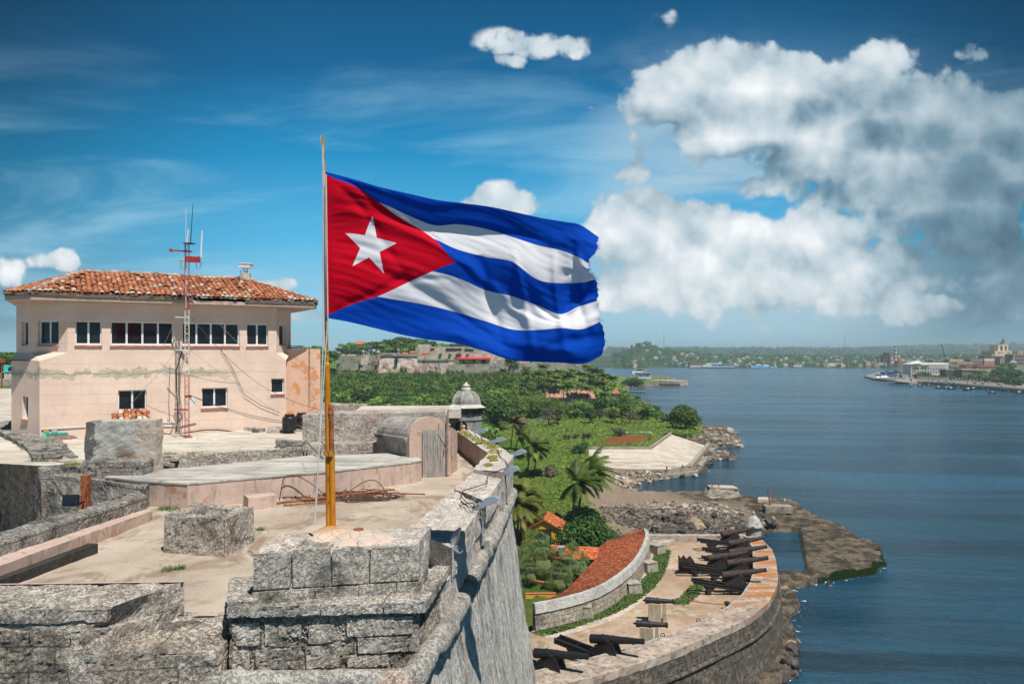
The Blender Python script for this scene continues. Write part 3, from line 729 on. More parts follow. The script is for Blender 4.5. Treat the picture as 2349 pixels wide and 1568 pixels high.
# ---- pink edged slab
sl = [(-12.8,27.05),(-10.75,26.4),(-6.8,29.0),(-4.35,31.2),(-3.85,31.7),(-3.66,32.2),(-3.85,32.9),(-5.2,34.4),(-8.5,33.6),(-10.5,31.6),(-12.3,30.1),(-14.0,28.9),(-14.2,27.8)]
slab = thing('roof_slab','raised roof slab with a flaking pink edge and grey screed top behind the flagpole','raised slab',(-8,30,ZF))
g = G()
n = len(sl)
cx = sum(p[0] for p in sl) / n; cy_ = sum(p[1] for p in sl) / n
for i in range(n):
 a, b = sl[i], sl[(i + 1) % n]
 g.quad((a[0],a[1],ZF - .2),(b[0],b[1],ZF - .2),(b[0],b[1],ZS - .045),(a[0],a[1],ZS - .045),max(1,int(math.hypot(a[0] - b[0],a[1] - b[1]) / .2)),8)
g.build('pink_edge', M_pinkslab, slab, rough=(.012, 2))
g = G()
big = [(cx + (x - cx) * 1.004 + (0), cy_ + (y - cy_) * 1.004 - .02) for x, y in sl]
g.prism(big, ZS - .05, ZS)
m2, t = newmat('slab_screed')
n1 = t.noise(t.mapping(t.co,rot=(0,0,R(-33)),scale=(.5,2,1)),.9,8,.65,.6); n2 = t.noise(t.co,.5,6,.6,.4); n3 = t.noise(t.co,25,5,.7)
c = t.mix(t.rng(n2, .35, .65), (.36, .35, .32), (.52, .50, .46))
c = t.mix(t.math('MULTIPLY', t.rng(n1, .5, .62), .7), c, (.24, .235, .215))
c = t.mix(t.math('MULTIPLY', t.rng(n1, .42, .36), .6), c, (.62, .60, .55))
c = t.mix(t.rng(n3, .62, .75, 0, .4), c, (.16, .15, .14))
c = cracks(t, c, .38, .6)
t.put(t.b.inputs['Base Color'],c); t.put(t.b.inputs['Normal'],t.bump(t.math('ADD',n3,n1),.5,.01)); t.b.inputs['Roughness'].default_value = .93
g.build('screed_top', m2, slab)
g = G(); g.hexa([(-8.66,26.1,ZF),(-7.9,26.75,ZF),(-8.15,27.25,ZF),(-9.1,26.95,ZF)],[(-8.64,26.12,ZF + .39),(-7.92,26.75,ZF + .39),(-8.15,27.22,ZF + .39),(-9.08,26.95,ZF + .39)],.12)
o = g.build('pink_step_block',M_pinkslab,rough=(.012,2)); tag(o,'small pink block step at the foot of the pink slab edge','step block')
# ---- stone pit
pit = thing('stone_pit','square pitted stone shaft with an open top standing on the gravel','stone shaft',(-8,21.2,ZF))
o4 = [(-9.0, 20.6), (-7.27, 20.15), (-7.05, 21.75), (-8.85, 22.3)]
i4 = [(-8.62, 20.98), (-7.60, 20.60), (-7.45, 21.42), (-8.52, 21.85)]
g = G(); H_ = ZF + .95
for k in range(4):
 a, b, c_, d_ = o4[k], o4[(k + 1) % 4], i4[(k + 1) % 4], i4[k]
 g.hexa([(a[0],a[1],ZF - .08),(b[0],b[1],ZF - .08),(c_[0],c_[1],ZF - .08),(d_[0],d_[1],ZF - .08)],[(a[0],a[1],H_),(b[0],b[1],H_ + .02),(c_[0],c_[1],H_),(d_[0],d_[1],H_)],.06)
g.build('pit_wall', M_rubble, pit, rough=(.045, 2.3, .045))
g = G(); g.quad((-8.7,20.9,ZF + .4),(-7.5,20.5,ZF + .4),(-7.4,21.5,ZF + .4),(-8.6,21.9,ZF + .4),12,12); g.build('rubble_fill',M_rubble,pit,rough=(.06,3))
# ---- worn white wall behind, and blocks
wh = thing('worn_white_wall','thick worn wall with flaking whitewash behind the vaulted stair head','stone wall',(-6.5,37,ZU))
g = G(); g.loft(ribs([(-9.5,38.4),(-3.2,40.4)],[(-9.45,35.9),(-3.15,38.2)],ZU - .3,[CAMZ - 2.78,CAMZ - 2.82]),e=.12)
g.build('wall_body', M_whitewall, wh, rough=(.05, 1.4, .03))
g = G(); g.hexa([(-8.9,34.6,ZU - .3),(-5.4,35.9,ZU - .3),(-5.2,36.9,ZU - .3),(-9.0,35.9,ZU - .3)],[(-8.9,34.6,ZU + .14),(-5.4,35.9,ZU + .14),(-5.2,36.9,ZU + .16),(-9.0,35.9,ZU + .16)],.12)
g.build('wall_ledge', M_rubble, wh, rough=(.04, 1.8, .02))
g = G(); g.hexa([(-10.6,44.5,ZU),(-8.3,45.5,ZU),(-8.4,46.3,ZU),(-10.7,45.4,ZU)],[(-10.6,44.5,CAMZ - 2.8),(-8.3,45.5,CAMZ - 2.95),(-8.4,46.3,CAMZ - 2.95),(-10.7,45.4,CAMZ - 2.8)],.15)
o = g.build('far_parapet_block',M_whitewall,rough=(.06,1.4,.04)); tag(o,'far block of old parapet seen just right of the water tanks','parapet block')
g = G(); g.box((-5.6,43.6,CAMZ - 3.2),(5.5,3.4,.45),rz=.1); o = g.build('far_low_roof',M_screed); tag(o,'flat low roof with moss beyond the worn white wall','low roof')
g = G(); g.hexa([(-10.35,34.9,ZU - .2),(-9.3,35.4,ZU - .2),(-9.35,36.0,ZU - .2),(-10.5,35.5,ZU - .2)],[(-10.35,34.9,ZU + .32),(-9.3,35.4,ZU + .2),(-9.35,36.0,ZU + .2),(-10.5,35.5,ZU + .32)],.1)
g.hexa([(-9.9,33.9,ZU - .3),(-9.1,34.4,ZU - .3),(-9.2,35.2,ZU - .3),(-10.1,34.8,ZU - .3)],[(-9.9,33.9,ZU + .1),(-9.1,34.4,ZU + .05),(-9.2,35.2,ZU + .15),(-10.1,34.8,ZU + .15)],.1)
o = g.build('broken_kerb_end',M_oldwall,rough=(.06,2,.04)); tag(o,'broken dark stones where the kerb meets the worn white wall','broken kerb')
for (a,b,lab) in [((701,1010),(741,1050),'longer rusty plank leaning on the broken kerb'),((738,1013),(765,1043),'shorter dark plank propped against the worn wall')]:
 g = G(); g.bar(Q(a[0],a[1],34.6),Q(b[0],b[1],32.6),.09,.03); o = g.build('leaning_plank',M_wood); tag(o,lab,'plank','planks leaning by the broken kerb')
# ---- vaulted stair head
va = thing('vaulted_stairhead','barrel vaulted stair head with a grey plank door in its pink front','stair head',(-3.5,33,ZF))
F1,F2,B1,B2 = Vector((-4.2,32.9,0)),Vector((-2.62,33.35,0)),Vector((-6.05,35.6,0)),Vector((-4.5,36.1,0))
def archsec(a, b, z0, zs, za, k=14, out=0.0):
 d_ = (b - a); L = d_.length; u = d_ / L; s_ = [a - u * out + Vector((0, 0, z0))]
 for i in range(k + 1):
  th = PI * i / k
  s_.append(a + u * (L / 2 - (L / 2 + out) * math.cos(th)) + Vector((0,0,zs + (za - zs + out) * math.sin(th))))
 s_.append(b + u * out + Vector((0, 0, z0)))
 return s_
zs_, za_ = CAMZ - 3.52, CAMZ - 2.68
fw = (B1 - F1).normalized()
g = G(); g.loft([archsec(F1 + fw * .25,F2 + fw * .25,ZF - .1,zs_,za_),archsec(B1,B2,ZF - .1,zs_ - .1,za_ - .15)])
g.build('vault_body', M_vault, va)
g = G()
for (dz, o_) in [(-.02, .10), (-.10, .05)]:
 a0, b0 = F1 + fw * .22, B1
 s0 = Vector((-.28, -.2, 0)).normalized()
 g.bar(a0 + s0 * (o_ / 2) + Vector((0,0,zs_ + dz)),b0 + s0 * (o_ / 2) + Vector((0,0,zs_ + dz - .08)),.10 + o_,.09)
g.build('vault_ledge', M_vault, va)
g = G(); g.loft([archsec(F1,F2,ZF - .1,zs_ - .0,za_,out=.04),archsec(F1 + fw * .3,F2 + fw * .3,ZF - .1,zs_,za_,out=.04)])
g.build('front_arch_wall', M_pinkrough, va)
g = G(); g.hexa([(-2.66,33.30,ZF - .1),(-2.42,35.3,ZF - .1),(-2.7,35.4,ZF - .1),(-3.1,33.5,ZF - .1)],[(-2.66,33.30,CAMZ - 3.02),(-2.42,35.3,CAMZ - 3.45),(-2.7,35.4,CAMZ - 3.45),(-3.1,33.5,CAMZ - 2.95)],.15)
g.build('wing_wall', M_pinkrough, va, rough=(.03, 2.5, .02))
g = G()
dl_ = F1.lerp(F2, .30); dr_ = F1.lerp(F2, .885); un = (F2 - F1).normalized(); nn = Vector((un.y, -un.x, 0))
for k in range(9):
 a_ = dl_.lerp(dr_, k / 9 + .006) + nn * .08; b_ = dl_.lerp(dr_, (k + 1) / 9 - .006) + nn * .08
 th = nn * .03
 g.hexa([a_ + Vector((0,0,ZF)),b_ + Vector((0,0,ZF)),b_ - th + Vector((0,0,ZF)),a_ - th + Vector((0,0,ZF))],[a_ + Vector((0,0,ZF + 1.97)),b_ + Vector((0,0,ZF + 1.97)),b_ - th + Vector((0,0,ZF + 1.97)),a_ - th + Vector((0,0,ZF + 1.97))])
m, t = newmat('peeling_door_boards')
n_ = t.noise(t.mapping(t.co, scale=(9, 9, .8)), 2.0, 7, .7); n2 = t.noise(t.co, 2.2, 5, .6)
c = t.mix(t.rng(n_,.4,.62),(.40,.37,.35),(.24,.22,.21)); c = t.mix(t.rng(n2,.62,.68,0,.8),c,(.58,.49,.32))
t.put(t.b.inputs['Base Color'], c); t.put(t.b.inputs['Normal'], t.bump(n_, .6, .01))
dr = g.build('door', m, va)
g = G(); h0 = dl_.lerp(dr_,.93) + nn * .10 + Vector((0,0,ZF + .95)); g.tube([h0,h0 + nn * .04,h0 + nn * .04 + Vector((0,0,.2)),h0 + Vector((0,0,.2))],.012,6); g.build('door_handle',M_rustpipe,None).parent = dr
g = G(); j0 = dr_ + nn * .07 + un * .05
g.bar(j0 + Vector((0, 0, ZF)), j0 + Vector((0, 0, CAMZ - 2.7)), .05, .05); g.build('corner_post', M_wood, va)
g = G()
for dx in (.1,.28): g.tube([F1.lerp(F2,.62 + dx) + nn * .05 + Vector((0,0,zz)) for zz in (CAMZ - 2.9,CAMZ - 3.3)],.008,4)
g.tube([F1.lerp(F2,.62) + nn * .06 + Vector((0,0,CAMZ - 3.2)),F1.lerp(F2,.86) + nn * .12 + Vector((0,0,CAMZ - 3.8)),F2 + nn * .1 + Vector((0.1,.3,ZF + .7))],.01,4)
g.build('hanging_wire', M_cable, va)
# ---- sentry box
GX, GY = -2.56, 44.5
ga = thing('sentry_box','domed stone sentry box with a dark doorway at the end of the long parapet','sentry box',(GX,GY,ZF))
rot = R(22.5 + 8)
g = G(); g.lathe([(.90,29.5),(.90,34.30),(.955,34.31),(.955,34.36),(.88,34.37),(.88,34.66)],(GX,GY,0),8,rot)
gb = g.build('wall_drum', M_garita, ga)
g = G(); g.lathe([(.88,34.64),(.95,34.70),(.98,34.80),(1.05,34.84),(1.08,34.93),(1.10,34.97),(.9,34.98)],(GX,GY,0),8,rot)
mm = stone('black_cornice_stone',light=(.25,.24,.23),mid=(.10,.10,.10),dark=(.02,.02,.02),darkf=.8,warmf=0,bmp=.02,fine=1.3)  # cornice stone much darker than the drum below it
g.build('cornice', mm, ga)
g = G(); g.lathe([(1.10,34.97),(1.15,35.0),(1.02,35.06),(.90,35.11),(.84,35.17),(.80,35.17)],(GX,GY,0),8,rot)
g.build('eave', M_garita_lime, ga)
dome = [(.83,35.15)] + [(.83 * math.cos(a) ** .8 if a < 1.5 else .2,35.15 + .80 * math.sin(a)) for a in [i * .128 for i in range(1,10)]]
dome = [(r, z) for r, z in dome if r > .25]
g = G(); g.lathe(dome + [(.26, 35.90)], (GX, GY, 0), 8, rot); g.build('dome', M_garita, ga)
g = G()
for k in range(8):
 a_ = rot + 2 * PI * k / 8
 g.tube([Vector((GX + (r + .004) * math.cos(a_),GY + (r + .004) * math.sin(a_),z)) for r,z in dome],.018,5)
r_, z_ = dome[5]
g.tube([Vector((GX + (r_ + .004) * math.cos(rot + 2 * PI * k / 8),GY + (r_ + .004) * math.sin(rot + 2 * PI * k / 8),z_)) for k in range(9)],.014,5)
g.build('dome_seam', M_garita_lime, ga)
g = G(); g.lathe([(.27,35.88),(.29,35.92),(.25,35.96),(.28,36.0),(.26,36.05),(.18,36.09),(.13,36.12),(.20,36.15),(.20,36.2),(.14,36.26),(.06,36.33),(.01,36.40)],(GX,GY,0),20); g.build('finial',M_garita_lime,ga,smooth=True)
# doorway: dark recess with arched head, facing the parapet walk
da = R(-90 - 14)
dv = Vector((math.cos(da), math.sin(da), 0)); du = Vector((-dv.y, dv.x, 0))
cen = Vector((GX, GY, 0)) + dv * .865
ws = .31
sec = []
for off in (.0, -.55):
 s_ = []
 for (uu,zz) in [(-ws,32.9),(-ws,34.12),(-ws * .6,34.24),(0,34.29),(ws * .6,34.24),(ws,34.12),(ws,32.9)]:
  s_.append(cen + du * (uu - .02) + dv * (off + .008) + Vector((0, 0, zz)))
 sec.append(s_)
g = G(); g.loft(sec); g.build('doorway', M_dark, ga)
# ---- grey floodlights along the outer edge
def floodlight(label, px, py, D, rz, s=1.0, tilt=0.0, first=[None]):
 loc = Q(px, py, D)
 if first[0] is None:
  f = thing('grey_floodlight', label, 'floodlight', loc, 'grey floodlights along the parapet')
  g = G()
  for sy in (-.15, .15):
   pts = [(0.10 + .30 * math.cos(a) * 1.0,sy,.02 + .17 * math.sin(a)) for a in [PI * i / 8 for i in range(9)]]
   g.add(pts, [list(range(9))])
  k = []
  for i in range(9):
   a = PI * i / 8; k.append((0.10 + .30 * math.cos(a), .02 + .17 * math.sin(a)))
  vs = [(x, sy, z) for sy in (-.15, .15) for x, z in k]
  g.add(vs, [(i, i + 1, 10 + i, 9 + i) for i in range(8)])
  g.box((.10, 0, .015), (.62, .31, .03))
  g.build('hood', M_lampgrey, f, origin='local')
  g = G(); g.box((-.27, 0, .03), (.26, .26, .20), ry=-.25);
  for i in range(5): g.box((-.36 + i * .045, 0, .13), (.012, .26, .05))
  g.build('lamp_body', M_lampgrey, f, origin='local')
  g = G(); g.bar((-.22,-.17,.02),(-.30,-.17,-.22),.04,.012); g.bar((-.22,.17,.02),(-.30,.17,-.22),.04,.012); g.bar((-.3,-.17,-.22),(-.3,.17,-.22),.04,.012)
  g.build('bracket', M_metal, f, origin='local')
  g = G(); g.box((.12, 0, -.004), (.5, .26, .01)); g.build('lens', M_glass, f, origin='local')
  first[0] = f
 else:
  f = copy_tree(first[0], loc, label=label)
 f.rotation_euler = (0, tilt, rz); f.scale = (s, s, s); f.location = loc
 return f
floodlight('small grey floodlight beside the sentry box doorway', 1104, 992, 41.8, R(-5), .95, -.25)
floodlight('grey floodlight halfway along the mossy parapet between the box and the bend',1142,1013,36.8,R(0),.95,-.25)
floodlight('grey floodlight at the outer bend of the long parapet', 1188, 1043, 33.0, R(-3), .95, -.3)
floodlight('grey floodlight hanging just past the parapet bend above the palms',1169,1083,29.0,R(0),.95,-.3)
floodlight('large grey floodlight beside the cable on the middle merlon', 1117, 1158, 22.2, R(-5), .98, -.45)
floodlight('grey floodlight seen edge on next to the flag merlon', 1049, 1240, 18.2, R(-12), .72, -1.35)
g = G()
pts = [(1100,993),(1110,1012),(1140,1030),(1148,1048),(1160,1057),(1165,1070),(1120,1088),(1117,1100),(1118,1108),(1085,1118),(1062,1125),(1057,1137),(1068,1150),(1090,1166),(1085,1152),(1060,1157),(1057,1148),(1078,1164),(1100,1158)]
pp = []
for i, (x, y) in enumerate(pts):
 zz = CAMZ - 4.2 + .05 if y < 1085 else CAMZ - 4.28 + .06
 pp.append(P(x, y, zz))
g.tube(pp,.014,5); o = g.build('floodlight_cable',M_cable); tag(o,'black cable trailing along the parapet between the floodlights','cable')
# ---------------------------------------------------------------- the pink signal house
L0 = Vector((-22.6, 38.1, 0)); UA = Vector((.863, .505, 0)).normalized(); NA = Vector((UA.y, -UA.x, 0))
def B(u, n, z=0.0): return L0 + UA * u + NA * n + Vector((0, 0, z))
def Upx(px):
 k = (px - CX) / FPX
 return (k * L0.y - L0.x) / (UA.x - k * UA.y)
def Zpx(py, u, n=0.0): return CAMZ - (py - HY) / FPX * B(u, n).y
house = thing('signal_house','pink two storey signal house with a hipped clay tile roof','building',B(5.8,-3,ZU))
ZE = 40.55
def wallface(g, a, b, z0, z1, holes, out, depth=.22, e=None):
 """flat wall from a to b (plan) with rectangular openings (s0,s1,z0,z1) and their reveals"""
 d_ = (b - a); L = d_.length; u = d_ / L
 S = sorted({0.0,L,*[h[0] for h in holes],*[h[1] for h in holes]}); Z = sorted({z0,z1,*[h[2] for h in holes],*[h[3] for h in holes]})
 P3 = lambda s_, z, o=0.0: a + u * s_ - out * o + Vector((0, 0, z))
 for s0, s1 in zip(S[:-1], S[1:]):
  for q0, q1 in zip(Z[:-1], Z[1:]):
   cs, cz = (s0 + s1) / 2, (q0 + q1) / 2
   if any(h[0] < cs < h[1] and h[2] < cz < h[3] for h in holes): continue
   g.quad(P3(s0, q0), P3(s1, q0), P3(s1, q1), P3(s0, q1))
 for (s0, s1, q0, q1) in [h[:4] for h in holes]:
  g.quad(P3(s0,q0),P3(s0,q0,depth),P3(s0,q1,depth),P3(s0,q1)); g.quad(P3(s1,q1),P3(s1,q1,depth),P3(s1,q0,depth),P3(s1,q0))
  g.quad(P3(s0,q1),P3(s0,q1,depth),P3(s1,q1,depth),P3(s1,q1)); g.quad(P3(s0,q0,depth),P3(s0,q0),P3(s1,q0),P3(s1,q0,depth))
def window(a, b, out, hole, panes, depth=.18, label=None, sill=True):
 u = (b - a).normalized()
 s0, s1, q0, q1 = hole
 P3 = lambda s_, z, o=0.0: a + u * s_ - out * o + Vector((0, 0, z))
 t_ = .055
 g = G()
 def rail(sa, za, sb, zb, w=t_):
  g.hexa([P3(sa,za,depth + .03),P3(sb,za,depth + .03),P3(sb,za,depth - .04),P3(sa,za,depth - .04)],[P3(sa,zb,depth + .03),P3(sb,zb,depth + .03),P3(sb,zb,depth - .04),P3(sa,zb,depth - .04)])
 rail(s0, q0, s1, q0 + t_ * 1.3); rail(s0, q1 - t_, s1, q1)
 rail(s0, q0 + t_ * 1.3, s0 + t_, q1 - t_); rail(s1 - t_, q0 + t_ * 1.3, s1, q1 - t_)
 for i in range(1, panes):
  sx = s0 + (s1 - s0) * i / panes; rail(sx - t_ * .8, q0 + t_ * 1.3, sx + t_ * .8, q1 - t_)
 wd = g.build('window', M_white, house)
 if label: wd['label'] = label
 g = G(); g.quad(P3(s0 + .02,q0 + .02,depth + .012),P3(s1 - .02,q0 + .02,depth + .012),P3(s1 - .02,q1 - .02,depth + .012),P3(s0 + .02,q1 - .02,depth + .012))
 gl = g.build('pane', M_glass, None); gl.parent = wd
 if sill:
  g = G(); n_ = max(2, int((s1 - s0) / .2)); random.seed(int(s0 * 100))
  for i in range(n_):
   x0 = s0 - .04 + (s1 - s0 + .08) * i / n_; x1 = s0 - .04 + (s1 - s0 + .08) * (i + 1) / n_ - .008
   dz = random.uniform(-.012, .01)
   g.hexa([P3(x0,q0 - .06 + dz,.1),P3(x1,q0 - .06 + dz,.1),P3(x1,q0 - .08 + dz,-.09),P3(x0,q0 - .08 + dz,-.09)][::-1],[P3(x0,q0 - .02 + dz,.1),P3(x1,q0 - .02 + dz,.1),P3(x1,q0 - .045 + dz,-.09),P3(x0,q0 - .045 + dz,-.09)][::-1])
  sl_ = g.build('sill', M_sill, None); sl_.parent = wd
main_a, main_b = B(0, 0), B(11.72, 0)
def hole(x0, x1, y0, y1):
 s0, s1 = Upx(x0), Upx(x1); m_ = (s0 + s1) / 2
 return (s0, s1, Zpx(y1, m_), Zpx(y0, m_))
lower = [hole(271, 336, 894, 941), hole(462.5, 522, 889, 934), hole(622, 652, 867.5, 902)]
u0 = Upx(155); u1 = Upx(634)
upper = [hole(173,233,737,791),hole(254,398,738,791),hole(418,549,741,791),hole(566,615,743,791)]
# level the bands
zl0, zl1 = upper[1][2], upper[1][3]
upper = [(a_, b_, zl0, zl1) for a_, b_, *_ in upper]
ZM = Zpx(828, 0.6)
g = G()
wallface(g, main_a, main_b, ZU - .3, ZM, lower, NA)
a2, b2 = B(u0, 0), B(u1, 0)
wallface(g, a2, b2, ZM, ZE, [(h[0] - u0, h[1] - u0, h[2], h[3]) for h in upper], NA)
# little shoulders beside the chamfered storey
sd = Vector((-.823, .569, 0)).normalized(); so = Vector((-sd.y, sd.x, 0)) * 1.0
if so.dot(Vector((-1, -1, 0))) < 0: so = -so
ch = Vector((-.967, .253, 0)).normalized(); co_ = Vector((-.253, -.967, 0)).normalized()
c1 = a2 + ch * 2.15                       # end of the first upper face
c2 = c1 + sd * 1.6
lw = main_a + sd * 2.9
# side wall below with its window
s_hole = (.95, 1.55, ZU + .95, ZU + 2.0)
wallface(g, lw, main_a, ZU - .3, ZM + .0, [(2.9 - 1.75, 2.9 - 1.15, ZU + .95, ZU + 2.05)], so)
# upper chamfer, turned corner
Lc = (c1 - a2).length
wch = (Lc - 1.95 + .15, Lc - .45 + .12, zl0, zl1)
wallface(g, c1, a2, ZM, ZE, [(.38, 1.62, zl0, zl1)], co_)
s2 = sd
so2 = so
wallface(g, c2, c1, ZM - .4, ZE, [(.55, 1.25, zl0 - .05, zl1)], so2)
# right chamfer
rch = (UA * .62 - NA * .78).normalized(); rco = Vector((rch.y, -rch.x, 0))
r1 = b2 + rch * 1.9
wallface(g, b2, r1, ZM, ZE, [(.35, 1.25, zl0, zl1)], rco)
back_ = [(c2, B(1, -8)), (B(1, -8), B(13, -8)), (B(13, -8), r1)]
for p_,q_ in back_: g.quad(p_ + Vector((0,0,ZM - .4)),q_ + Vector((0,0,ZM - .4)),q_ + Vector((0,0,ZE)),p_ + Vector((0,0,ZE)))
for p_,q_ in [(lw,B(1,-8)),(B(11.72,0),B(12.4,-8))]: g.quad(p_ + Vector((0,0,ZU - .3)),q_ + Vector((0,0,ZU - .3)),q_ + Vector((0,0,ZM)),p_ + Vector((0,0,ZM)))
# sloping shoulders where the corner is cut back
V3 = lambda v, z: Vector((v.x, v.y, z))
g.add([V3(main_a,ZM),V3(a2,ZM + .42),V3(a2 + NA * -.0,ZM),V3(c1,ZM + .42),V3(lw,ZM + .1),V3(c2,ZM + .4)],[(0,2,1),(0,1,3),(0,3,5,4)])
g.add([V3(main_b,ZM),V3(b2,ZM + .40),V3(b2,ZM),V3(r1,ZM + .45),V3(B(12.3,-2.2),ZM)],[(0,1,2),(0,3,1),(0,4,3)])
m, t = newmat('pink_house_plaster')
x_ = t.xyz(t.co)
n1 = t.noise(t.co,.7,7,.6,.4); n2 = t.noise(t.mapping(t.co,loc=(5,5,5)),2.6,8,.68,.3); n3 = t.noise(t.co,24,5,.7)
base = t.mix(t.rng(n1, .3, .7), (.68, .515, .425), (.76, .60, .505))
base = t.mix(t.math('MULTIPLY', t.rng(n2, .60, .70), .35), base, (.52, .35, .26))
su = t.math('ADD', t.math('MULTIPLY', x_[0], UA.x), t.math('MULTIPLY', x_[1], UA.y))
hv = t.comb(su, x_[2], 0)
hv = t.vmath('ADD', hv, t.vmath('SCALE', t.noise(t.co, 1.1, 3, col=True), sc_=.03))
br = t.new('ShaderNodeTexBrick', offset=.5); t.put(br.inputs['Vector'], hv)
for k_,v_ in (('Scale',1.0),('Mortar Size',.006),('Brick Width',1.55),('Row Height',.50)): br.inputs[k_].default_value = v_
base = t.mix(t.math('MULTIPLY', br.outputs['Fac'], .28), base, (.45, .28, .20, 1))
# grey cement repair along a long crack
zc = t.math('ADD',x_[2],t.math('MULTIPLY',t.math('SUBTRACT',t.noise(t.mapping(t.co,scale=(1,1,.3)),.9,5,.6),.5),-.9))
crk = t.math('ABSOLUTE', t.math('SUBTRACT', zc, 37.0))
wob = t.noise(t.co, 1.5, 8, .68, .5)
fade = t.rng(su, 7.2, 9.5, 1.0, .0)
rep = t.rng(t.math('SUBTRACT', crk, t.math('MULTIPLY', t.math('SUBTRACT', wob, .38), 1.5)), .02, -.02, 0, 1)
rep = t.math('MULTIPLY', rep, t.math('MULTIPLY', fade, t.rng(crk, .62, .45)))
base = t.mix(t.math('MULTIPLY', rep, .85), base, t.mix(t.rng(n2, .4, .6), (.36, .345, .27), (.46, .44, .35)))
base = t.mix(t.math('MULTIPLY', t.rng(crk, .018, .006), t.rng(su, 8, 10, .8, .2)), base, (.09, .07, .05, 1))
stv = t.noise(t.mapping(t.co, scale=(4, 4, .35)), 1.3, 6, .7)
base = t.mix(t.rng(stv, .58, .76, 0, .35), base, (.30, .24, .20))
t.put(t.b.inputs['Base Color'],base); t.b.inputs['Roughness'].default_value = .92; t.b.inputs['Specular IOR Level'].default_value = .12
t.put(t.b.inputs['Normal'],t.bump(t.math('SUBTRACT',t.math('ADD',n3,t.math('MULTIPLY',n1,3)),br.outputs['Fac']),.6,.012))
M_house = m
g.build('wall', M_house, house, weld=False)
for h,n_,lb in [(lower[0],2,None),(lower[1],2,None),(lower[2],1,'small single pane window at the right end of the lower wall')]:
 window(main_a, main_b, NA, h, n_, label=lb)
for h, n_ in zip(upper, (2, 4, 4, 2)): window(main_a, main_b, NA, h, n_)
window(c1, a2, co_, (.38, 1.62, zl0, zl1), 2)
window(c2, c1, so2, (.55, 1.25, zl0 - .05, zl1), 1, sill=False)
window(b2, r1, rco, (.35, 1.25, zl0, zl1), 1, sill=False)
window(lw, main_a, so, (2.9 - 1.75, 2.9 - 1.15, ZU + .95, ZU + 2.05), 1)
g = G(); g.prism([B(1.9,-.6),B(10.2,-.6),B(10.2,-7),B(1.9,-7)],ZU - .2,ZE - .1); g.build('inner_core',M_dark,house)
# eaves: slab, rotten boards, tiles
EP = [B(-1.42, -.45), B(-.35, .72), B(13.1, .72), B(13.6, -.6), B(13.6, -8.3), B(-1.0, -8.3)]
g = G(); g.prism([(p.x, p.y) for p in EP], ZE - .02, ZE + .17)
sm, _ = plaster('soffit_plaster', base=(.50, .38, .31), patch=(.30, .25, .22), stainf=.8, bmp=.01)
g.build('eaves_slab', sm, house, rough=None)
g = G()
for a_, b_ in zip(EP, EP[1:] + EP[:1]):
 dd_ = (b_ - a_).normalized(); oo = Vector((dd_.y, -dd_.x, 0)); Ln = (b_ - a_).length; s_ = 0; random.seed(11)
 while s_ < Ln:
  l_ = random.uniform(1.2, 2.6); e_ = min(Ln, s_ + l_)
  if random.random() < .9: g.bar(a_ + dd_ * s_ + oo * .05 + Vector((0,0,ZE + .24 + random.uniform(-.02,.02))),a_ + dd_ * (e_ - .02) + oo * .05 + Vector((0,0,ZE + .24 + random.uniform(-.02,.02))),.05,.12)
  s_ = e_
g.build('fascia_board', M_wood, house)
RZ = ZE + .30; RT = 42.25
r0, r1_ = B(1.9, -3.4, RT), B(10.3, -3.4, RT)
Ez = [Vector((p.x, p.y, RZ)) for p in EP]
mt_, t = newmat('clay_roof_tiles')
oi = t.new('ShaderNodeAttribute', attribute_name='tv').outputs['Fac']
n_ = t.noise(t.co, 7, 6, .7, .3); n2 = t.noise(t.co, 1.2, 5, .6)
c = t.ramp(oi,[(0,(.22,.075,.045)),(.3,(.37,.13,.065)),(.6,(.46,.175,.085)),(.85,(.52,.24,.13)),(.93,(.50,.45,.37)),(1,(.55,.52,.46))])
c = t.mix(t.rng(n_, .56, .66, 0, .7), c, (.09, .07, .06))
c = t.mix(t.rng(t.noise(t.mapping(t.co, loc=(3, 3, 3)), 5, 6, .7), .62, .70, 0, .7), c, (.55, .52, .46))
t.put(t.b.inputs['Base Color'],c); t.put(t.b.inputs['Normal'],t.bump(n_,.5,.01)); t.b.inputs['Roughness'].default_value = .88
M_tile = mt_
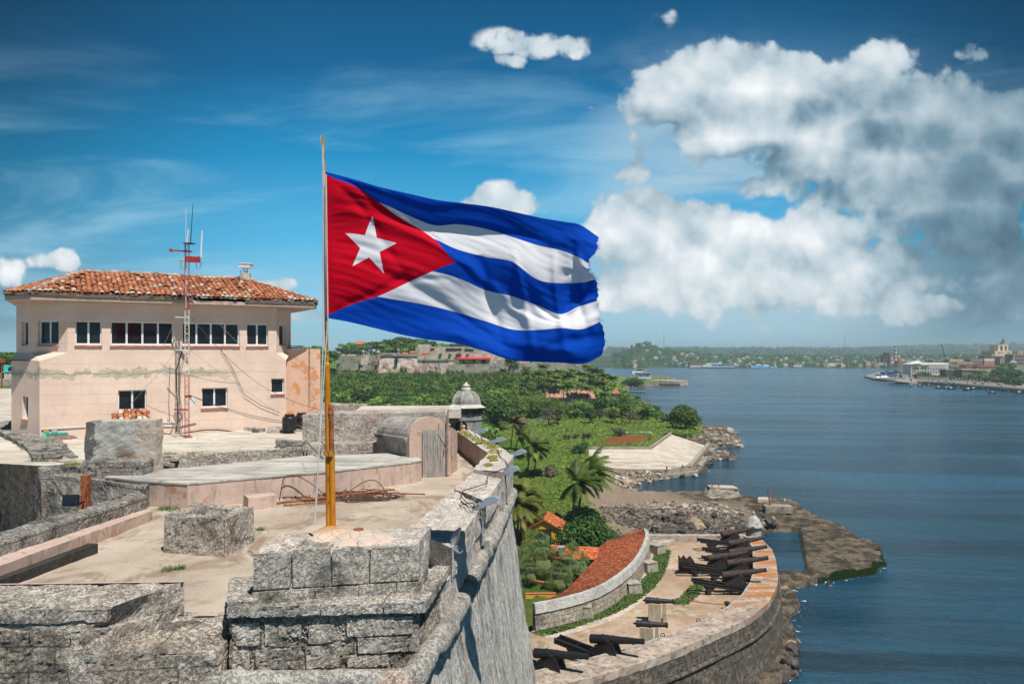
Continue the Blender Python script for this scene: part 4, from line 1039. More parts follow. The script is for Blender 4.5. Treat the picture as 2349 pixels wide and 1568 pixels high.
def tiled(name, slopes, tw, tl, mat, parent, miss=.03, seed=2, deck=True, hgt=.085):
 """half round clay tiles laid on each slope polygon: (eave a, eave b, top b, top a)"""
 random.seed(seed); vs = []; fs = []; tv = []
 for (a_, b_, tb, ta) in slopes:
  u = (b_ - a_).normalized(); nrm = u.cross(((ta + tb) / 2 - (a_ + b_) / 2)).normalized()
  if nrm.z < 0: nrm = -nrm
  s_ = nrm.cross(u).normalized()
  if s_.z < 0: s_ = -s_
  Lb = (b_ - a_).length; H_ = (ta - a_).dot(s_)
  xa, xb = (ta - a_).dot(u), (tb - a_).dot(u)
  nc = int(Lb / tw); nr = int(H_ / tl) + 1
  for i in range(nc):
   xc = (i + .5) * Lb / nc
   for r_ in range(nr):
    y0 = r_ * tl - .06; ym = y0 + tl * .5
    if ym > H_: continue
    lo = xa * ym / H_ if xa > 0 else xa * ym / H_; hi = Lb + (xb - Lb) * ym / H_
    if xc < lo or xc > hi: continue
    if random.random() < miss: continue
    kind = random.random()
    for cover in (0, 1):
     jx = random.uniform(-.02,.02); jy = random.uniform(-.06,.03); tw2 = random.uniform(-.08,.08); jz = random.uniform(0,.02)
     val = random.random() * .88 if random.random() < .93 else random.uniform(.92, 1)
     if r_ == 0 and random.random() < .35: val = random.uniform(.9, 1)
     base = len(vs); ns = 5
     for e_ in (0, 1):
      yy_ = y0 + jy + e_ * (tl + .08); rad = tw * (.36 if e_ == 0 else .30)
      xx = xc + jx + tw2 * e_ * .3 + (tw * .5 if not cover else 0)
      zz = (.035 + jz + (.018 if e_ == 0 else 0)) if cover else .0
      for k in range(ns + 1):
       th = PI * k / ns
       off = rad * math.sin(th) * .85 if cover else -rad * math.sin(th) * .35 + .03
       vs.append(a_ + u * (xx + rad * 1.25 * math.cos(th)) + s_ * yy_ + nrm * (zz + off + .02)); tv.append(val)
     for k in range(ns): fs.append((base + k, base + k + 1, base + ns + 2 + k, base + ns + 1 + k))
 o = npmesh(name, [tuple(v) for v in vs], fs, mat, attrs={'tv': tv})
 md = o.modifiers.new('thickness', 'SOLIDIFY'); md.thickness = .018; md.offset = -1
 if parent is not None:
  o.parent = parent; o.location = -parent.location
 return o
slopes = [(Ez[1],Ez[2],r1_,r0),(Ez[0],Ez[1],r0,r0),(Ez[5],Ez[0],r0,r0),(Ez[2],Ez[3],r1_,r1_),(Ez[3],Ez[4],r1_,r1_)]
tiled('roof', slopes, .235, .36, M_tile, house)
g = G()
for q_ in slopes: g.add([q_[0],q_[1],q_[2],q_[3]],[(0,1,2,3)] if (q_[2] - q_[3]).length > .01 else [(0,1,2)])
g.add([Ez[4], Ez[5], r0, r1_], [(0, 1, 2, 3)])
g.build('roof_deck', M_beam, house)
g = G()
for a_, b_ in [(r0, r1_), (Ez[1], r0), (Ez[2], r1_)]:
 n_ = int((b_ - a_).length / .18)
 pts = [a_.lerp(b_, i / n_) + Vector((0, 0, .09 + random.uniform(-.02, .03))) for i in range(n_ + 1)]
 g.tube(pts, [.10 + random.uniform(-.03, .03) for _ in pts], 7)
g.build('ridge_mortar', M_rubble, house, rough=(.03, 4))
# porch hood below the first lower window
hood = []
hx0, hx1 = Upx(259), Upx(337); hz = Zpx(945, (hx0 + hx1) / 2)
A_,B_ = B(hx0 - .1,.85,hz - .42),B(hx1 + .0,.85,hz - .42); TA,TB = B(hx0 + .15,.05,hz),B(hx1 - .05,.05,hz)
tiled('hood_tiles', [(A_, B_, TB, TA)], .25, .34, M_tile, house, miss=0, seed=5)
g = G(); g.hexa([B(hx0 + .15,.7,ZU),B(hx1 - .1,.7,ZU),B(hx1 - .1,.02,ZU),B(hx0 + .15,.02,ZU)],[B(hx0 + .15,.7,hz - .46),B(hx1 - .1,.7,hz - .46),B(hx1 - .1,.02,hz - .12),B(hx0 + .15,.02,hz - .12)])
g.hexa([B(hx0 - .05,.82,hz - .54),B(hx1 - .0,.82,hz - .54),B(hx1 - .0,.02,hz - .54),B(hx0 - .05,.02,hz - .54)],[B(hx0 - .05,.82,hz - .46),B(hx1 - .0,.82,hz - .46),B(hx1 - .0,.02,hz - .1),B(hx0 - .05,.02,hz - .1)])
g.build('hood_base', M_rubble, house, rough=(.015, 3))
# white conduit, wall boxes
g = G()
zc_ = Zpx(982, 1)
g.bar(B(.05, .04, ZU), B(.05, .04, zc_), .04); g.bar(B(.05, .04, zc_), B(hx0 - .1, .04, zc_ + .08), .045);
xa, xb, xc2 = Upx(340), Upx(402), Upx(430)
g.bar(B(xa,.04,Zpx(940,xa)),B(xa,.04,Zpx(968,xa)),.045); g.bar(B(xa,.04,Zpx(968,xa)),B(xb,.04,Zpx(968,xb)),.045); g.bar(B(xb,.04,Zpx(968,xb)),B(xb,.04,Zpx(942,xb)),.045)
g.bar(B(hx1,.04,Zpx(976,hx1)),B(Upx(415),.04,Zpx(976,Upx(415))),.05); g.bar(B(Upx(415),.04,Zpx(976,Upx(415))),B(Upx(450),.25,Zpx(952,Upx(450))),.05)
g.build('conduit', M_white, house)
g = G()
for (x0, x1, y0, y1, ) in [(390, 398, 590, 600)]: pass
def wire(pts, r=.012): g.tube(pts, r, 4)
def W(px, py, out=.05):
 u_ = Upx(px); return B(u_, out, Zpx(py, u_))
wire([W(390, 836), W(388, 880), W(387, 930), W(389, 965)])
wire([W(505,800,.08),W(530,840,.1),W(548,880,.1),W(560,905,.1),W(600,930,.1),W(640,945,.1)],.014)
wire([W(330, 990), W(400, 996, .1), W(470, 985, .1), W(500, 985, .1), W(560, 992, .1), W(610, 985, .2)], .03)
g.build('wall_cable', M_cable, house)
for lab,x0,x1,y0,y1,mm_ in [('yellow junction box low on the pink wall',99.5,113,983,991.5,plain('yellow_box',(.42,.30,.09))),('grey junction box next to the yellow one low on the pink wall',118,132,982,990.5,M_metal)]:
 g = G(); a_,b_ = Upx(x0),Upx(x1); g.hexa([B(a_,.2,Zpx(y1,a_)),B(b_,.2,Zpx(y1,a_)),B(b_,.0,Zpx(y1,a_)),B(a_,.0,Zpx(y1,a_))],[B(a_ + .03,.17,Zpx(y0,a_)),B(b_ - .03,.17,Zpx(y0,a_)),B(b_ - .03,.0,Zpx(y0,a_)),B(a_ + .03,.0,Zpx(y0,a_))])
 o = g.build('junction_box', mm_); tag(o, lab, 'junction box')
# turquoise window frame
tq = plain('turquoise_paint', (.02, .42, .34), .6, var=.35, scale=12)
fr = thing('turquoise_window','old turquoise window frame lying against the foot of the pink wall','window frame',B(1.2,.8,ZU)); fr['kind'] = 'thing'
c4 = [Q(104, 1015, 37.3), Q(203, 1011, 39.2), Q(207, 990, 39.7), Q(101, 996, 37.8)]
g = G()
for a_, b_ in zip(c4, c4[1:] + c4[:1]): g.bar(a_, b_, .13, .09)
g.build('frame_timber', tq, fr)
g = G(); g.quad(*[p + Vector((.02, .08, -.02)) for p in c4]); g.build('back_board', M_wood, fr)
g = G(); g.bar(Q(130,1003,37.8),Q(131,1010,37.8),.06,.05); g.bar(Q(131,1007,37.8),Q(165,1006,38.4),.04,.04); g.build('loose_batten',M_sill,fr)
# orange annex
an = thing('orange_annex','rust stained orange block with a flat top at the right end of the house','annex',B(13.0,-1.5,ZU))
g = G(); A4 = [B(11.9, -1.0), B(13.75, -.35), B(14.0, -2.6), B(11.9, -2.9)]
g.hexa([V3(p, ZU - .2) for p in A4], [V3(p, 38.25) for p in A4], .3)
g.build('annex_wall', M_orange, an)
g = G(); g.bar(B(12.2,-1.6,38.3),B(13.0,-1.4,38.34),.4,.08); g.box(B(12.5,-1.5,38.42),(1.2,.3,.04)); g.build('top_plate',M_wood,an)
g = G(); q1 = B(13.15,-.45); g.tube([V3(q1,38.4),V3(q1 + NA * .1,36),V3(q1 + NA * .1,ZU + 1.2)],.014,5); g.build('down_wire',M_cable,an)
# water tanks on a plinth
g = G(); g.hexa([P(610,993,ZU),P(700,990,ZU),P(704,978,ZU),P(620,980,ZU)],[P(610,993,ZU) + Vector((0,0,.16)),P(700,990,ZU) + Vector((0,0,.16)),P(704,978,ZU) + Vector((0,0,.16)),P(620,980,ZU) + Vector((0,0,.16))],.2)
o = g.build('tank_plinth',M_rubble,rough=(.02,2)); tag(o,'low rough kerb that the black water tanks stand on','plinth')
g = G(); random.seed(4)
for (x,y,a) in [(573,988,.5),(588,991,.35),(600,990,.3)]: g.box(P(x,y,ZU) + Vector((0,0,.1)),(a,.3,.2),rz=random.uniform(-.3,.3))
o = g.build('loose_blocks',M_rubble,rough=(.02,3)); tag(o,'row of loose kerb blocks left of the water tanks','stone blocks')
def tank(px, py, lab, first=[None]):
 loc = P(px, py, ZU + .16)
 if first[0]: return copy_tree(first[0], loc, label=lab)
 t_ = thing('water_tank', lab, 'water tank', loc, 'black plastic water tanks')
 g = G(); g.lathe([(.36,0),(.37,.02),(.37,.16),(.355,.18),(.37,.2),(.37,.38),(.355,.40),(.37,.42),(.37,.62),(.35,.66),(.30,.70),(.24,.74),(.23,.76)],(0,0,0),28); g.build('tank_body',M_black,t_,origin='local',smooth=True)
 g = G(); g.lathe([(.25, .755), (.26, .765), (.26, .80), (.20, .83), (.02, .84)], (0, 0, 0), 20)
 for k in range(6): g.box((.2 * math.cos(k), .2 * math.sin(k), .83), (.05, .03, .03), rz=k)
 g.build('lid', M_black, t_, origin='local')
 first[0] = t_; return t_
tank(664, 986, 'black plastic water tank with white drips, the nearer of the two')
tank(692, 982, 'black plastic water tank standing half behind the nearer one')
# roof camera on its pedestal
rc = thing('roof_camera','white surveillance camera on a concrete pedestal on the roof ridge','security camera',B(10.2,-3.9,42.0))
cq = Q(563, 636, 46.0)
g = G(); g.box(cq + Vector((0,0,-.25)),(.52,.5,1.0),rz=.2); g.build('pedestal',M_garita_lime,rc,rough=(.01,4))
g = G(); g.cyl(Q(563,627,46),Q(563,622,46),.16,.12,12); g.bar(Q(560,622,46),Q(560,614,46),.07,.07); g.bar(Q(567,622,46),Q(567,614,46),.07,.07); g.build('swivel_mount',M_white,rc)
g = G(); g.box(Q(564.5,609.5,46),(.66,.5,.27),rz=-.1,ry=.05); g.box(Q(564.5,605.5,46),(.72,.56,.02),rz=-.1,ry=.05); g.build('camera_housing',M_white,rc)
g = G(); g.tube([Q(553,620,45.9),Q(551,628,45.9),Q(556,630,45.8),Q(549,634,45.8),Q(540,638,45.8)],.02,5); g.build('camera_lead',M_cable,rc)
# ---- lattice mast
MX, MY = (430.5 - CX) / FPX * 39.3, 39.3
mast = thing('lattice_mast','slender red and white lattice mast with antennas in front of the pink house','antenna mast',(MX,MY,ZU))
rz0 = .0
legs = [(MX + .125 * math.cos(a), MY + .125 * math.sin(a)) for a in (R(200), R(320), R(80))]
zb_ = [(ZU, 36.95, M_red), (36.95, 40.15, M_mastwhite), (40.15, 43.40, M_red)]
for z0, z1, mt in zb_:
 g = G()
 for x, y in legs: g.tube([(x, y, z0), (x, y, z1)], .017, 6)
 nb = int((z1 - z0) / .20)
 for k in range(nb):
  za, zb2 = z0 + (z1 - z0) * k / nb, z0 + (z1 - z0) * (k + 1) / nb
  for i in range(3):
   a_, b_ = legs[i], legs[(i + 1) % 3]
   if k % 2: a_, b_ = b_, a_
   g.tube([(*a_, za), (*b_, zb2)], .007, 4)
   if k % 4 == 0: g.tube([(*a_, za), (*b_, za)], .010, 4)
 nm = 'white_section' if mt is M_mastwhite else 'red_section'
 g.build(nm, mt, mast)
g = G(); g.cyl((MX,MY,ZU),(MX,MY,ZU + .04),.22,.22,16); g.lathe([(.2,ZU + 1.98),(.2,ZU + 2.08)],(MX,MY,0),3,.3); g.build('base_flange',M_red,mast)
def MQ(px, py): return Q(px, py, MY)
g = G(); g.bar(MQ(427.5,595) + Vector((0,-.15,0)),MQ(462.5,596.5) + Vector((0,-.15,0)),.04,.30); g.build('red_plate',M_red,mast)
g = G(); g.bar(MQ(391,574),MQ(441,577),.05,.07); g.box(MQ(391.5,574),(.10,.12,.15)); g.build('side_arm',M_red,mast)
g = G(); g.cyl(MQ(426.3, 706), MQ(426.3, 475), .022, .010, 6); g.build('thin_whip', M_white, mast)
g = G(); g.cyl(MQ(437,560),MQ(442.7,466),.022,.012,6); g.lathe([(.30,MQ(0,559).z),(.30,MQ(0,558).z)],(MX + .08,MY,0),12); g.build('tall_whip',M_iron,mast)
g = G(); g.cyl(MQ(429, 560), MQ(432, 525), .035, .03, 6); g.build('short_antenna', M_white, mast)
g = G(); g.cyl(MQ(460.5, 592), MQ(463.5, 529), .045, .035, 8); g.build('right_antenna', M_white, mast)
g = G(); g.tube([MQ(425, 617), MQ(415.5, 617), MQ(415.5, 598)], .035, 6)
for (x,y) in [(409,597),(417,595.5),(419.5,597)]: g.lathe([(.001,-.05),(.04,-.03),(.05,0),(.04,.03),(.001,.05)],MQ(x,y),8)
g.bar(MQ(409, 597), MQ(419, 597), .012); g.build('anemometer', M_metal, mast)
g = G(); g.bar(MQ(402,727),MQ(431,728),.03,.04); g.bar(MQ(402,802),MQ(431,803),.03,.04); g.build('bracket_arm',M_white,mast)
g = G(); g.bar(MQ(399, 938.5), MQ(431, 939), .05, .07); g.build('lower_arm', M_red, mast)
g = G(); g.box(MQ(440, 921) + Vector((0, .1, 0)), (.26, .15, .45)); g.build('equipment_box', M_white, mast)
g = G()
random.seed(8)
for k in range(5):
 x = random.uniform(-8,6); g.tube([MQ(424 + x,805),MQ(410 + x,850),MQ(409 + x * .6,900),MQ(414 + x,960),MQ(410 + x,990)],.012,4)
for k in range(4):
 c0 = MQ(411 + random.uniform(-4, 4), 955); rr = random.uniform(.12, .28)
 g.tube([c0 + Vector((rr * math.cos(a) * .8,-.05,rr * math.sin(a))) for a in [i * PI / 6 for i in range(13)]],.010,4)
g.tube([MQ(447, 590), MQ(452, 616), MQ(460, 612), MQ(462, 600)], .012, 4)
g.build('loose_lead', M_cable, mast)
g = G()
for (a_,b_) in [((431,655),(370,805)),((432,770),(268,960)),((433,660),(565,805)),((433,800),(700,985))]:
 pa, pb = MQ(*a_), Q(b_[0], b_[1], 40.5 if b_[0] < 500 else 42)
 g.tube([pa.lerp(pb, i / 5) - Vector((0, 0, .12 * math.sin(PI * i / 5))) for i in range(6)], .009, 4)
g.build('guy_wire', M_metal, mast)
g = G()
a_, b_ = MQ(433, 905), Q(760, 975, 37)
for k in range(2):
 g.tube([a_.lerp(b_,i / 10) - Vector((0,0,(.35 + k * .1) * math.sin(PI * i / 10))) for i in range(11)],.012,4)
a_, b_ = MQ(432, 720), Q(735, 940, 38)
g.tube([a_.lerp(b_, i / 10) - Vector((0, 0, .9 * math.sin(PI * i / 10))) for i in range(11)], .010, 4)
o = g.build('overhead_cable',M_cable); tag(o,'thin black cables slung from the mast past the water tanks','cable')
# ---- cables and pipes heaped at the slab foot
random.seed(21)
g = G()
for k in range(26):
 cx_,cy0 = random.uniform(730,850),random.uniform(1136,1143); w_ = random.uniform(50,105); h_ = random.uniform(4,15)
 ph = random.uniform(0, 6); a0 = random.uniform(0, 6); sp = random.uniform(3, 6.2)
 pts = []
 for i in range(22):
  a = a0 + sp * i / 21
  pts.append(P(cx_ + w_ * math.cos(a) + random.uniform(-2,2),cy0 + h_ * math.sin(a) + 3 * math.sin(3 * a + ph),ZF) + Vector((0,0,.03 + .05 * random.random())))
 g.tube(pts, random.choice((.012, .016, .02)), 4)
def arch(x0, x1, y0, top, n=14, sk=0):
 pts = []
 for i in range(n + 1):
  t_ = i / n; x = x0 + (x1 - x0) * t_; pts.append(Q(x,y0 - (y0 - top) * math.sin(PI * t_ ** (.5 if not sk else 1.8)) ** .7,27.9 + (x - 640) * .006))
 g.tube(pts, .016, 5)
arch(641, 752, 1148, 1089); arch(776, 888, 1140, 1100, sk=1)
o = g.build('cable_heap',plain('rusty_cable',(.085,.045,.03),.8,var=.4)); tag(o,'tangled heap of rusty cable along the foot of the pink slab edge','cable heap')
for i,(a_,b_,r_,lab) in enumerate([((633,1153),(905,1122),.035,'long rusty pipe lying behind the heap of cable'),((650,1158),(780,1148),.03,'short rusty pipe in front of the heap of cable'),((860,1129),(975,1133),.025,'rusty pipe end poking out at the right of the cable heap')]):
 g = G(); g.cyl(P(a_[0],a_[1],ZF + .05),P(b_[0],b_[1],ZF + .12),r_,r_,8); o = g.build('rusty_pipe',M_rustpipe); tag(o,lab,'pipe')
# grass tufts on the terrace
def tufts(name, spots, lab, mat, z=ZF, per=70, hh=.16):
 g = G(); random.seed(len(spots) + 40)
 for (px, py, rr) in spots:
  c0 = P(px, py, z)
  for k in range(per):
   a = random.uniform(0,2 * PI); r_ = rr * math.sqrt(random.random()); p_ = c0 + Vector((r_ * math.cos(a),r_ * math.sin(a),0))
   h_ = random.uniform(.3, 1) * hh; dx, dy = random.uniform(-.06, .06), random.uniform(-.06, .06)
   g.add([p_, p_ + Vector((.014, .006, 0)), p_ + Vector((dx, dy, h_))], [(0, 1, 2)])
 o = g.build(name, mat); tag(o, lab, 'grass', kind='stuff')
tufts('terrace_grass',[(386,1166,.3),(395,1170,.25),(376,1169,.25),(385,1309,.16),(412,1305,.14),(597,1217,.12)],'small tufts of green grass growing in the gravel',M_weed)
tufts('upper_terrace_grass',[(436,1042,.3),(450,1041,.35),(388,1044,.2),(648,1012,.35),(660,1013,.3),(693,1020,.2),(160,1065,.3),(172,1066,.3)],'low yellow green weeds along the upper terrace kerb',M_moss,ZU + .05,90,.14)
# ---------------------------------------------------------------- flagpole and flag
DP = PY
pole = thing('flagpole','yellow painted steel flagpole with a rusty top and a rusty pipe strapped to its foot','flagpole',(PX,PY,zm))
M_yel, t = newmat('chipped_yellow_paint')
n_ = t.noise(t.mapping(t.co, scale=(1, 1, .35)), 7, 7, .7, .5); n2 = t.noise(t.co, 30, 4, .7)
c = t.mix(t.rng(n_,.3,.6),(.60,.26,.02),(.48,.17,.012)); c = t.mix(t.rng(n_,.60,.64,0,.9),c,(.16,.045,.015))
t.put(t.b.inputs['Base Color'],c); t.b.inputs['Roughness'].default_value = .5; t.put(t.b.inputs['Normal'],t.bump(n_,.4,.006))
M_yrust, t = newmat('rusted_yellow_pole')
n_ = t.noise(t.mapping(t.co, scale=(1, 1, .4)), 9, 7, .7, .5)
c = t.mix(t.rng(n_, .50, .60), (.50, .26, .03), (.20, .06, .018))
t.put(t.b.inputs['Base Color'], c); t.b.inputs['Roughness'].default_value = .75
zq = lambda py: CAMZ - (py - HY) / FPX * DP
xq = lambda px: (px - CX) / FPX * DP
xp = xq(754.5)
g = G(); g.tube([(xp,DP,zm + .02),(xq(750.5),DP,zq(840))],.057,16); g.build('lower_tube',M_yel,pole,smooth=False)
g = G(); g.tube([(xq(750.5),DP,zq(842)),(xq(750.5),DP,zq(835)),(xq(750),DP,zq(830)),(xq(748.5),DP,zq(738))],[.062,.062,.036,.036],12); g.tube([(xq(748.5),DP,zq(740)),(xq(744),DP,zq(400)),(xq(740.5),DP,zq(317))],[.034,.028,.026],10); g.build('upper_tube',M_yrust,pole)
g = G(); g.tube([(xq(764.5),DP - .02,zm + .05),(xq(761.5),DP - .02,zq(1040))],.060,14); g.build('side_tube',M_yel,pole)
g = G(); g.tube([(xq(761.5),DP - .02,zq(1041)),(xq(759),DP - .02,zq(935)),(xq(757),DP - .02,zq(925))],[.052,.052,.03],14)
g.lathe([(.062,zq(950)),(.066,zq(946)),(.062,zq(942))],(xq(759.5),DP - .02,0),14); g.build('rusty_pipe_top',M_rustpipe,pole)
g = G(); g.bar((xq(746),DP - .10,zq(1039)),(xq(766),DP - .10,zq(1039)),.05,.10); g.bar((xq(741),DP - .02,zq(989)),(xq(778),DP - .02,zq(985)),.03,.03); g.build('strap',M_yrust,pole)
g = G(); g.tube([(xq(740),DP,zq(316)),(xq(739),DP - .05,zq(313)),(xq(737),DP - .05,zq(318)),(xq(738),DP - .04,zq(330))],.012,5); g.build('truck',M_rope,pole)
hal = thing('halyard', 'pale twisted halyard rope hanging beside the flagpole', 'rope', (PX, PY - .2, zm))
g = G()
def rope(pts, r=.012):
 out = []
 P_ = [Q(x, y, DP - .18 - .9 * max(0, (y - 900)) / 400 * f_) for x, y, f_ in pts]
 g.tube(P_, r, 6)
rope([(739, 330, 0), (741, 395, 0), (742, 730, 0), (739, 850, .2), (733, 1000, .3), (723, 1205, .35)], .014)
rope([(741, 335, 0), (743, 400, 0)], .012)
rope([(748, 400, 0), (752, 735, 0), (747, 800, .0), (741, 900, .1), (729, 1080, .3), (721, 1200, .35)], .014)
g.build('rope_line', M_rope, hal)
US = np.array([0, .0865, .173, .26, .346, .433, .55, .65, .75, .85, .93, 1.0])
def row(xs, ys): return np.array(xs, float), np.array(ys, float)
xb = [145, 315, 485, 660, 835, 975, 1170, 1330, 1490, 1640, 1760, 1860]
rows = {
 0.0: ([142,320,500,690,860,1005,1190,1350,1510,1660,1762,1868],[288,335,388,432,470,488,512,546,582,607,628,700]),
 0.1: ([143,316,492,672,846,990,1178,1338,1498,1650,1755,1862],[380,372,430,505,552,560,582,625,668,700,735,775]),
 0.2: ([144,316,490,664,838,980,1172,1332,1490,1640,1742,1806],[471,440,482,560,627,622,652,702,752,787,826,866]),
 0.4: ([145,315,486,660,838,976,1168,1328,1488,1636,1762,1856],[655,620,630,662,714,776,828,858,968,992,988,968]),
 0.5: ([146,315,485,660,835,976,1168,1328,1488,1638,1758,1866],[745,735,750,780,815,863,930,960,1040,1085,1066,1035]),
 0.6: ([146,314,484,658,831,974,1168,1328,1490,1640,1752,1870],[838,838,858,885,916,952,1035,1072,1130,1184,1135,1100]),
 0.8: ([147,312,480,655,828,972,1168,1328,1490,1642,1772,1886],[1022,1040,1076,1104,1136,1172,1232,1281,1285,1273,1279,1232]),
 0.9: ([148,305,465,640,812,962,1160,1324,1490,1644,1785,1915],[1113,1132,1165,1205,1245,1268,1325,1378,1385,1385,1390,1330]),
 1.0: ([148,295,450,620,790,945,1150,1320,1490,1645,1790,1898],[1205,1232,1268,1310,1343,1362,1415,1472,1484,1490,1494,1440]),
}
VS = np.array(sorted(rows))
def crom(xk, yk, x):
 """monotone-ish cubic (finite difference Hermite) along the first axis"""
 xk = np.asarray(xk); yk = np.asarray(yk)
 m_ = np.gradient(yk, xk, axis=0)
 i = np.clip(np.searchsorted(xk, x) - 1, 0, len(xk) - 2)
 h = xk[i + 1] - xk[i]; t_ = (x - xk[i]) / h
 t_ = t_[:, None] if yk.ndim > 1 else t_; h = h[:, None] if yk.ndim > 1 else h
 return (2 * t_**3 - 3 * t_**2 + 1) * yk[i] + (t_**3 - 2 * t_**2 + t_) * h * m_[i] + (-2 * t_**3 + 3 * t_**2) * yk[i + 1] + (t_**3 - t_**2) * h * m_[i + 1]
NU, NV = 420, 220
u_ = np.linspace(0, 1, NU); v_ = np.linspace(0, 1, NV)
XR = np.stack([crom(US, rows[k][0], u_) for k in VS]); YR = np.stack([crom(US, rows[k][1], u_) for k in VS])
XX = crom(VS, XR, v_); YY = crom(VS, YR, v_)
PXX = 688.2 + XX / 2.7337 - 1.6 * (1 - np.clip(u_ / .1, 0, 1))[None, :]; PYY = 286.7 + YY / 2.7337
Ug, Vg = np.meshgrid(u_, v_)
sm = lambda a, b, x: (lambda t_: t_ * t_ * (3 - 2 * t_))(np.clip((x - a) / (b - a), 0, 1))
def nz(sx, sy, seed, oct_=3):
 out = np.zeros_like(Ug)
 for j in range(NV):
  for i in range(0, NU):
   out[j, i] = 0
 return out
# long folds: the upper edge rolls towards the eye, ripples run down the fly
Sx = Ug * 2.0; Sy = Vg
dep = -.15 * np.exp(-((Sy - .00 - .02 * Sx) / (.10 + .02 * Sx)) ** 2) * sm(.02, .3, Ug)
dep += .06 * np.exp(-((Sy - .17 - .02 * Sx) / .10) ** 2) * sm(.05, .25, Ug)
w1 = np.sin(2 * PI * (1.35 * Sx - .75 * Sy + .15)); w2 = np.sin(2 * PI * (2.9 * Sx + .7 * Sy - .1)); w3 = np.sin(2 * PI * (.5 * Sx + 1.7 * Sy + .45))
amp = sm(.25, 1.0, Ug)
dep += .13 * amp * (.35 + .65 * sm(.1,.6,Vg)) * w1 + .055 * amp * sm(.4,.8,Ug) * w2 + (.05 + .07 * amp) * w3
def fold(u0, v0, u1, v1, wd, a):
 """a ridge along a line in cloth space"""
 du, dv_ = (u1 - u0) * 2, v1 - v0; L = math.hypot(du, dv_)
 px_, py_ = (Ug - u0) * 2, Vg - v0
 tt = np.clip((px_ * du + py_ * dv_) / L**2, 0, 1)
 dd_ = (px_ * dv_ - py_ * du) / L
 ends = np.sin(PI * np.clip((px_ * du + py_ * dv_) / L**2, 0, 1)) ** .6
 return a * np.exp(-(dd_ / wd) ** 2) * ends
for args in [(.02,.0,.38,.42,.035,.05),(.01,.02,.30,.75,.03,.03),(.02,.3,.5,.5,.03,-.045),(.1,.6,.6,.9,.035,.05),(.45,.45,.75,.75,.04,-.08),(.52,.4,.62,.95,.045,.10),(.66,.3,.74,.98,.035,-.07),
             (.72,.55,.86,.7,.03,.09),(.82,.2,.86,.95,.04,-.12),(.90,.1,.95,.9,.035,.10),(.55,.85,.95,.95,.05,-.08),(.3,.93,.7,.98,.05,-.07),(.84,.35,.99,.30,.03,.06),(.86,.62,.99,.56,.03,-.06),
             (.02,.98,.30,.60,.025,.03),(.35,.12,.8,.16,.03,.05),(.6,.62,.9,.78,.025,.04),(.05,.5,.35,.58,.02,.02),(.2,.7,.42,.62,.018,.02),(.78,.9,.97,.84,.03,.06)]:
 dep += fold(*args)
vecs = np.zeros(NU * NV)
k_ = 0
uf, vf = Ug.ravel(), Vg.ravel()
for i in range(len(uf)):
 a = .12 + .88 * min(1, uf[i] * 1.4)
 # fine drawn creases, longer along the fly, plus crumple near the torn end
 vecs[i] = noise.noise(Vector((uf[i] * 7,vf[i] * 9 - uf[i] * 3,1.3))) * .035 * a + noise.noise(Vector((uf[i] * 12 + vf[i] * 3,vf[i] * 30 - uf[i] * 9,5.1))) * .012 + max(0,uf[i] - .72) * noise.noise(Vector((uf[i] * 17,vf[i] * 11,9))) * .22
dep += vecs.reshape(dep.shape)
# curled upper corner of the torn fly end
cr = np.exp(-((1 - Ug) / .07) ** 2) * np.exp(-(Vg / .2) ** 2); dep += .30 * cr
DD = DP - .07 + dep * sm(0, .05, Ug) * 1.0
# ragged fly edge
rag = np.array([noise.fractal(Vector((v * 26, .3, 0)), .8, 2.1, 4) for v in v_]) * 4.0
PXX[:, -6:] += rag[:, None] * np.linspace(.1, 1, 6)[None, :]
X3 = (PXX - CX) / FPX * DD; Z3 = CAMZ - (PYY - HY) / FPX * DD
verts = np.stack([X3, DD, Z3], -1).reshape(-1, 3)
idx = np.arange(NU * NV).reshape(NV, NU)
fc = np.stack([idx[:-1, :-1], idx[1:, :-1], idx[1:, 1:], idx[:-1, 1:]], -1).reshape(-1, 4)
mf, t = newmat('flag_cloth')
fu = t.new('ShaderNodeAttribute',attribute_name='fu').outputs['Fac']; fv = t.new('ShaderNodeAttribute',attribute_name='fv').outputs['Fac']
st = t.math('FLOOR', t.math('MULTIPLY', fv, 4.9999)); odd = t.math('MODULO', st, 2.0)
BLUE, WHITE, RED = (.002, .066, .50), (.82, .81, .86), (.66, .003, .02)
c = t.mix(t.math('GREATER_THAN', odd, .5), BLUE, WHITE)
tri = t.math('LESS_THAN',fu,t.math('MULTIPLY',t.math('SUBTRACT',.5,t.math('ABSOLUTE',t.math('SUBTRACT',fv,.5))),.866))
c = t.mix(tri, c, RED)
# five pointed star, fu is in fly fractions (2 hoists), so scale to hoists
sx = t.math('SUBTRACT',t.math('MULTIPLY',fu,2.0),.300); sy = t.math('SUBTRACT',t.math('MULTIPLY',fv,-1.0),-.515)
ang = t.math('ARCTAN2',sx,sy); rad = t.math('SQRT',t.math('ADD',t.math('MULTIPLY',sx,sx),t.math('MULTIPLY',sy,sy)))
seg = 2 * PI / 5
aw = t.math('ABSOLUTE',t.math('SUBTRACT',t.math('MODULO',t.math('ADD',t.math('ADD',ang,20 * seg / 2 - .08),0),seg),seg / 2))
aw = t.math('SUBTRACT', seg / 2, aw)     # 0 on a point, seg/2 in a notch
Rs = .170; rin = Rs * .382
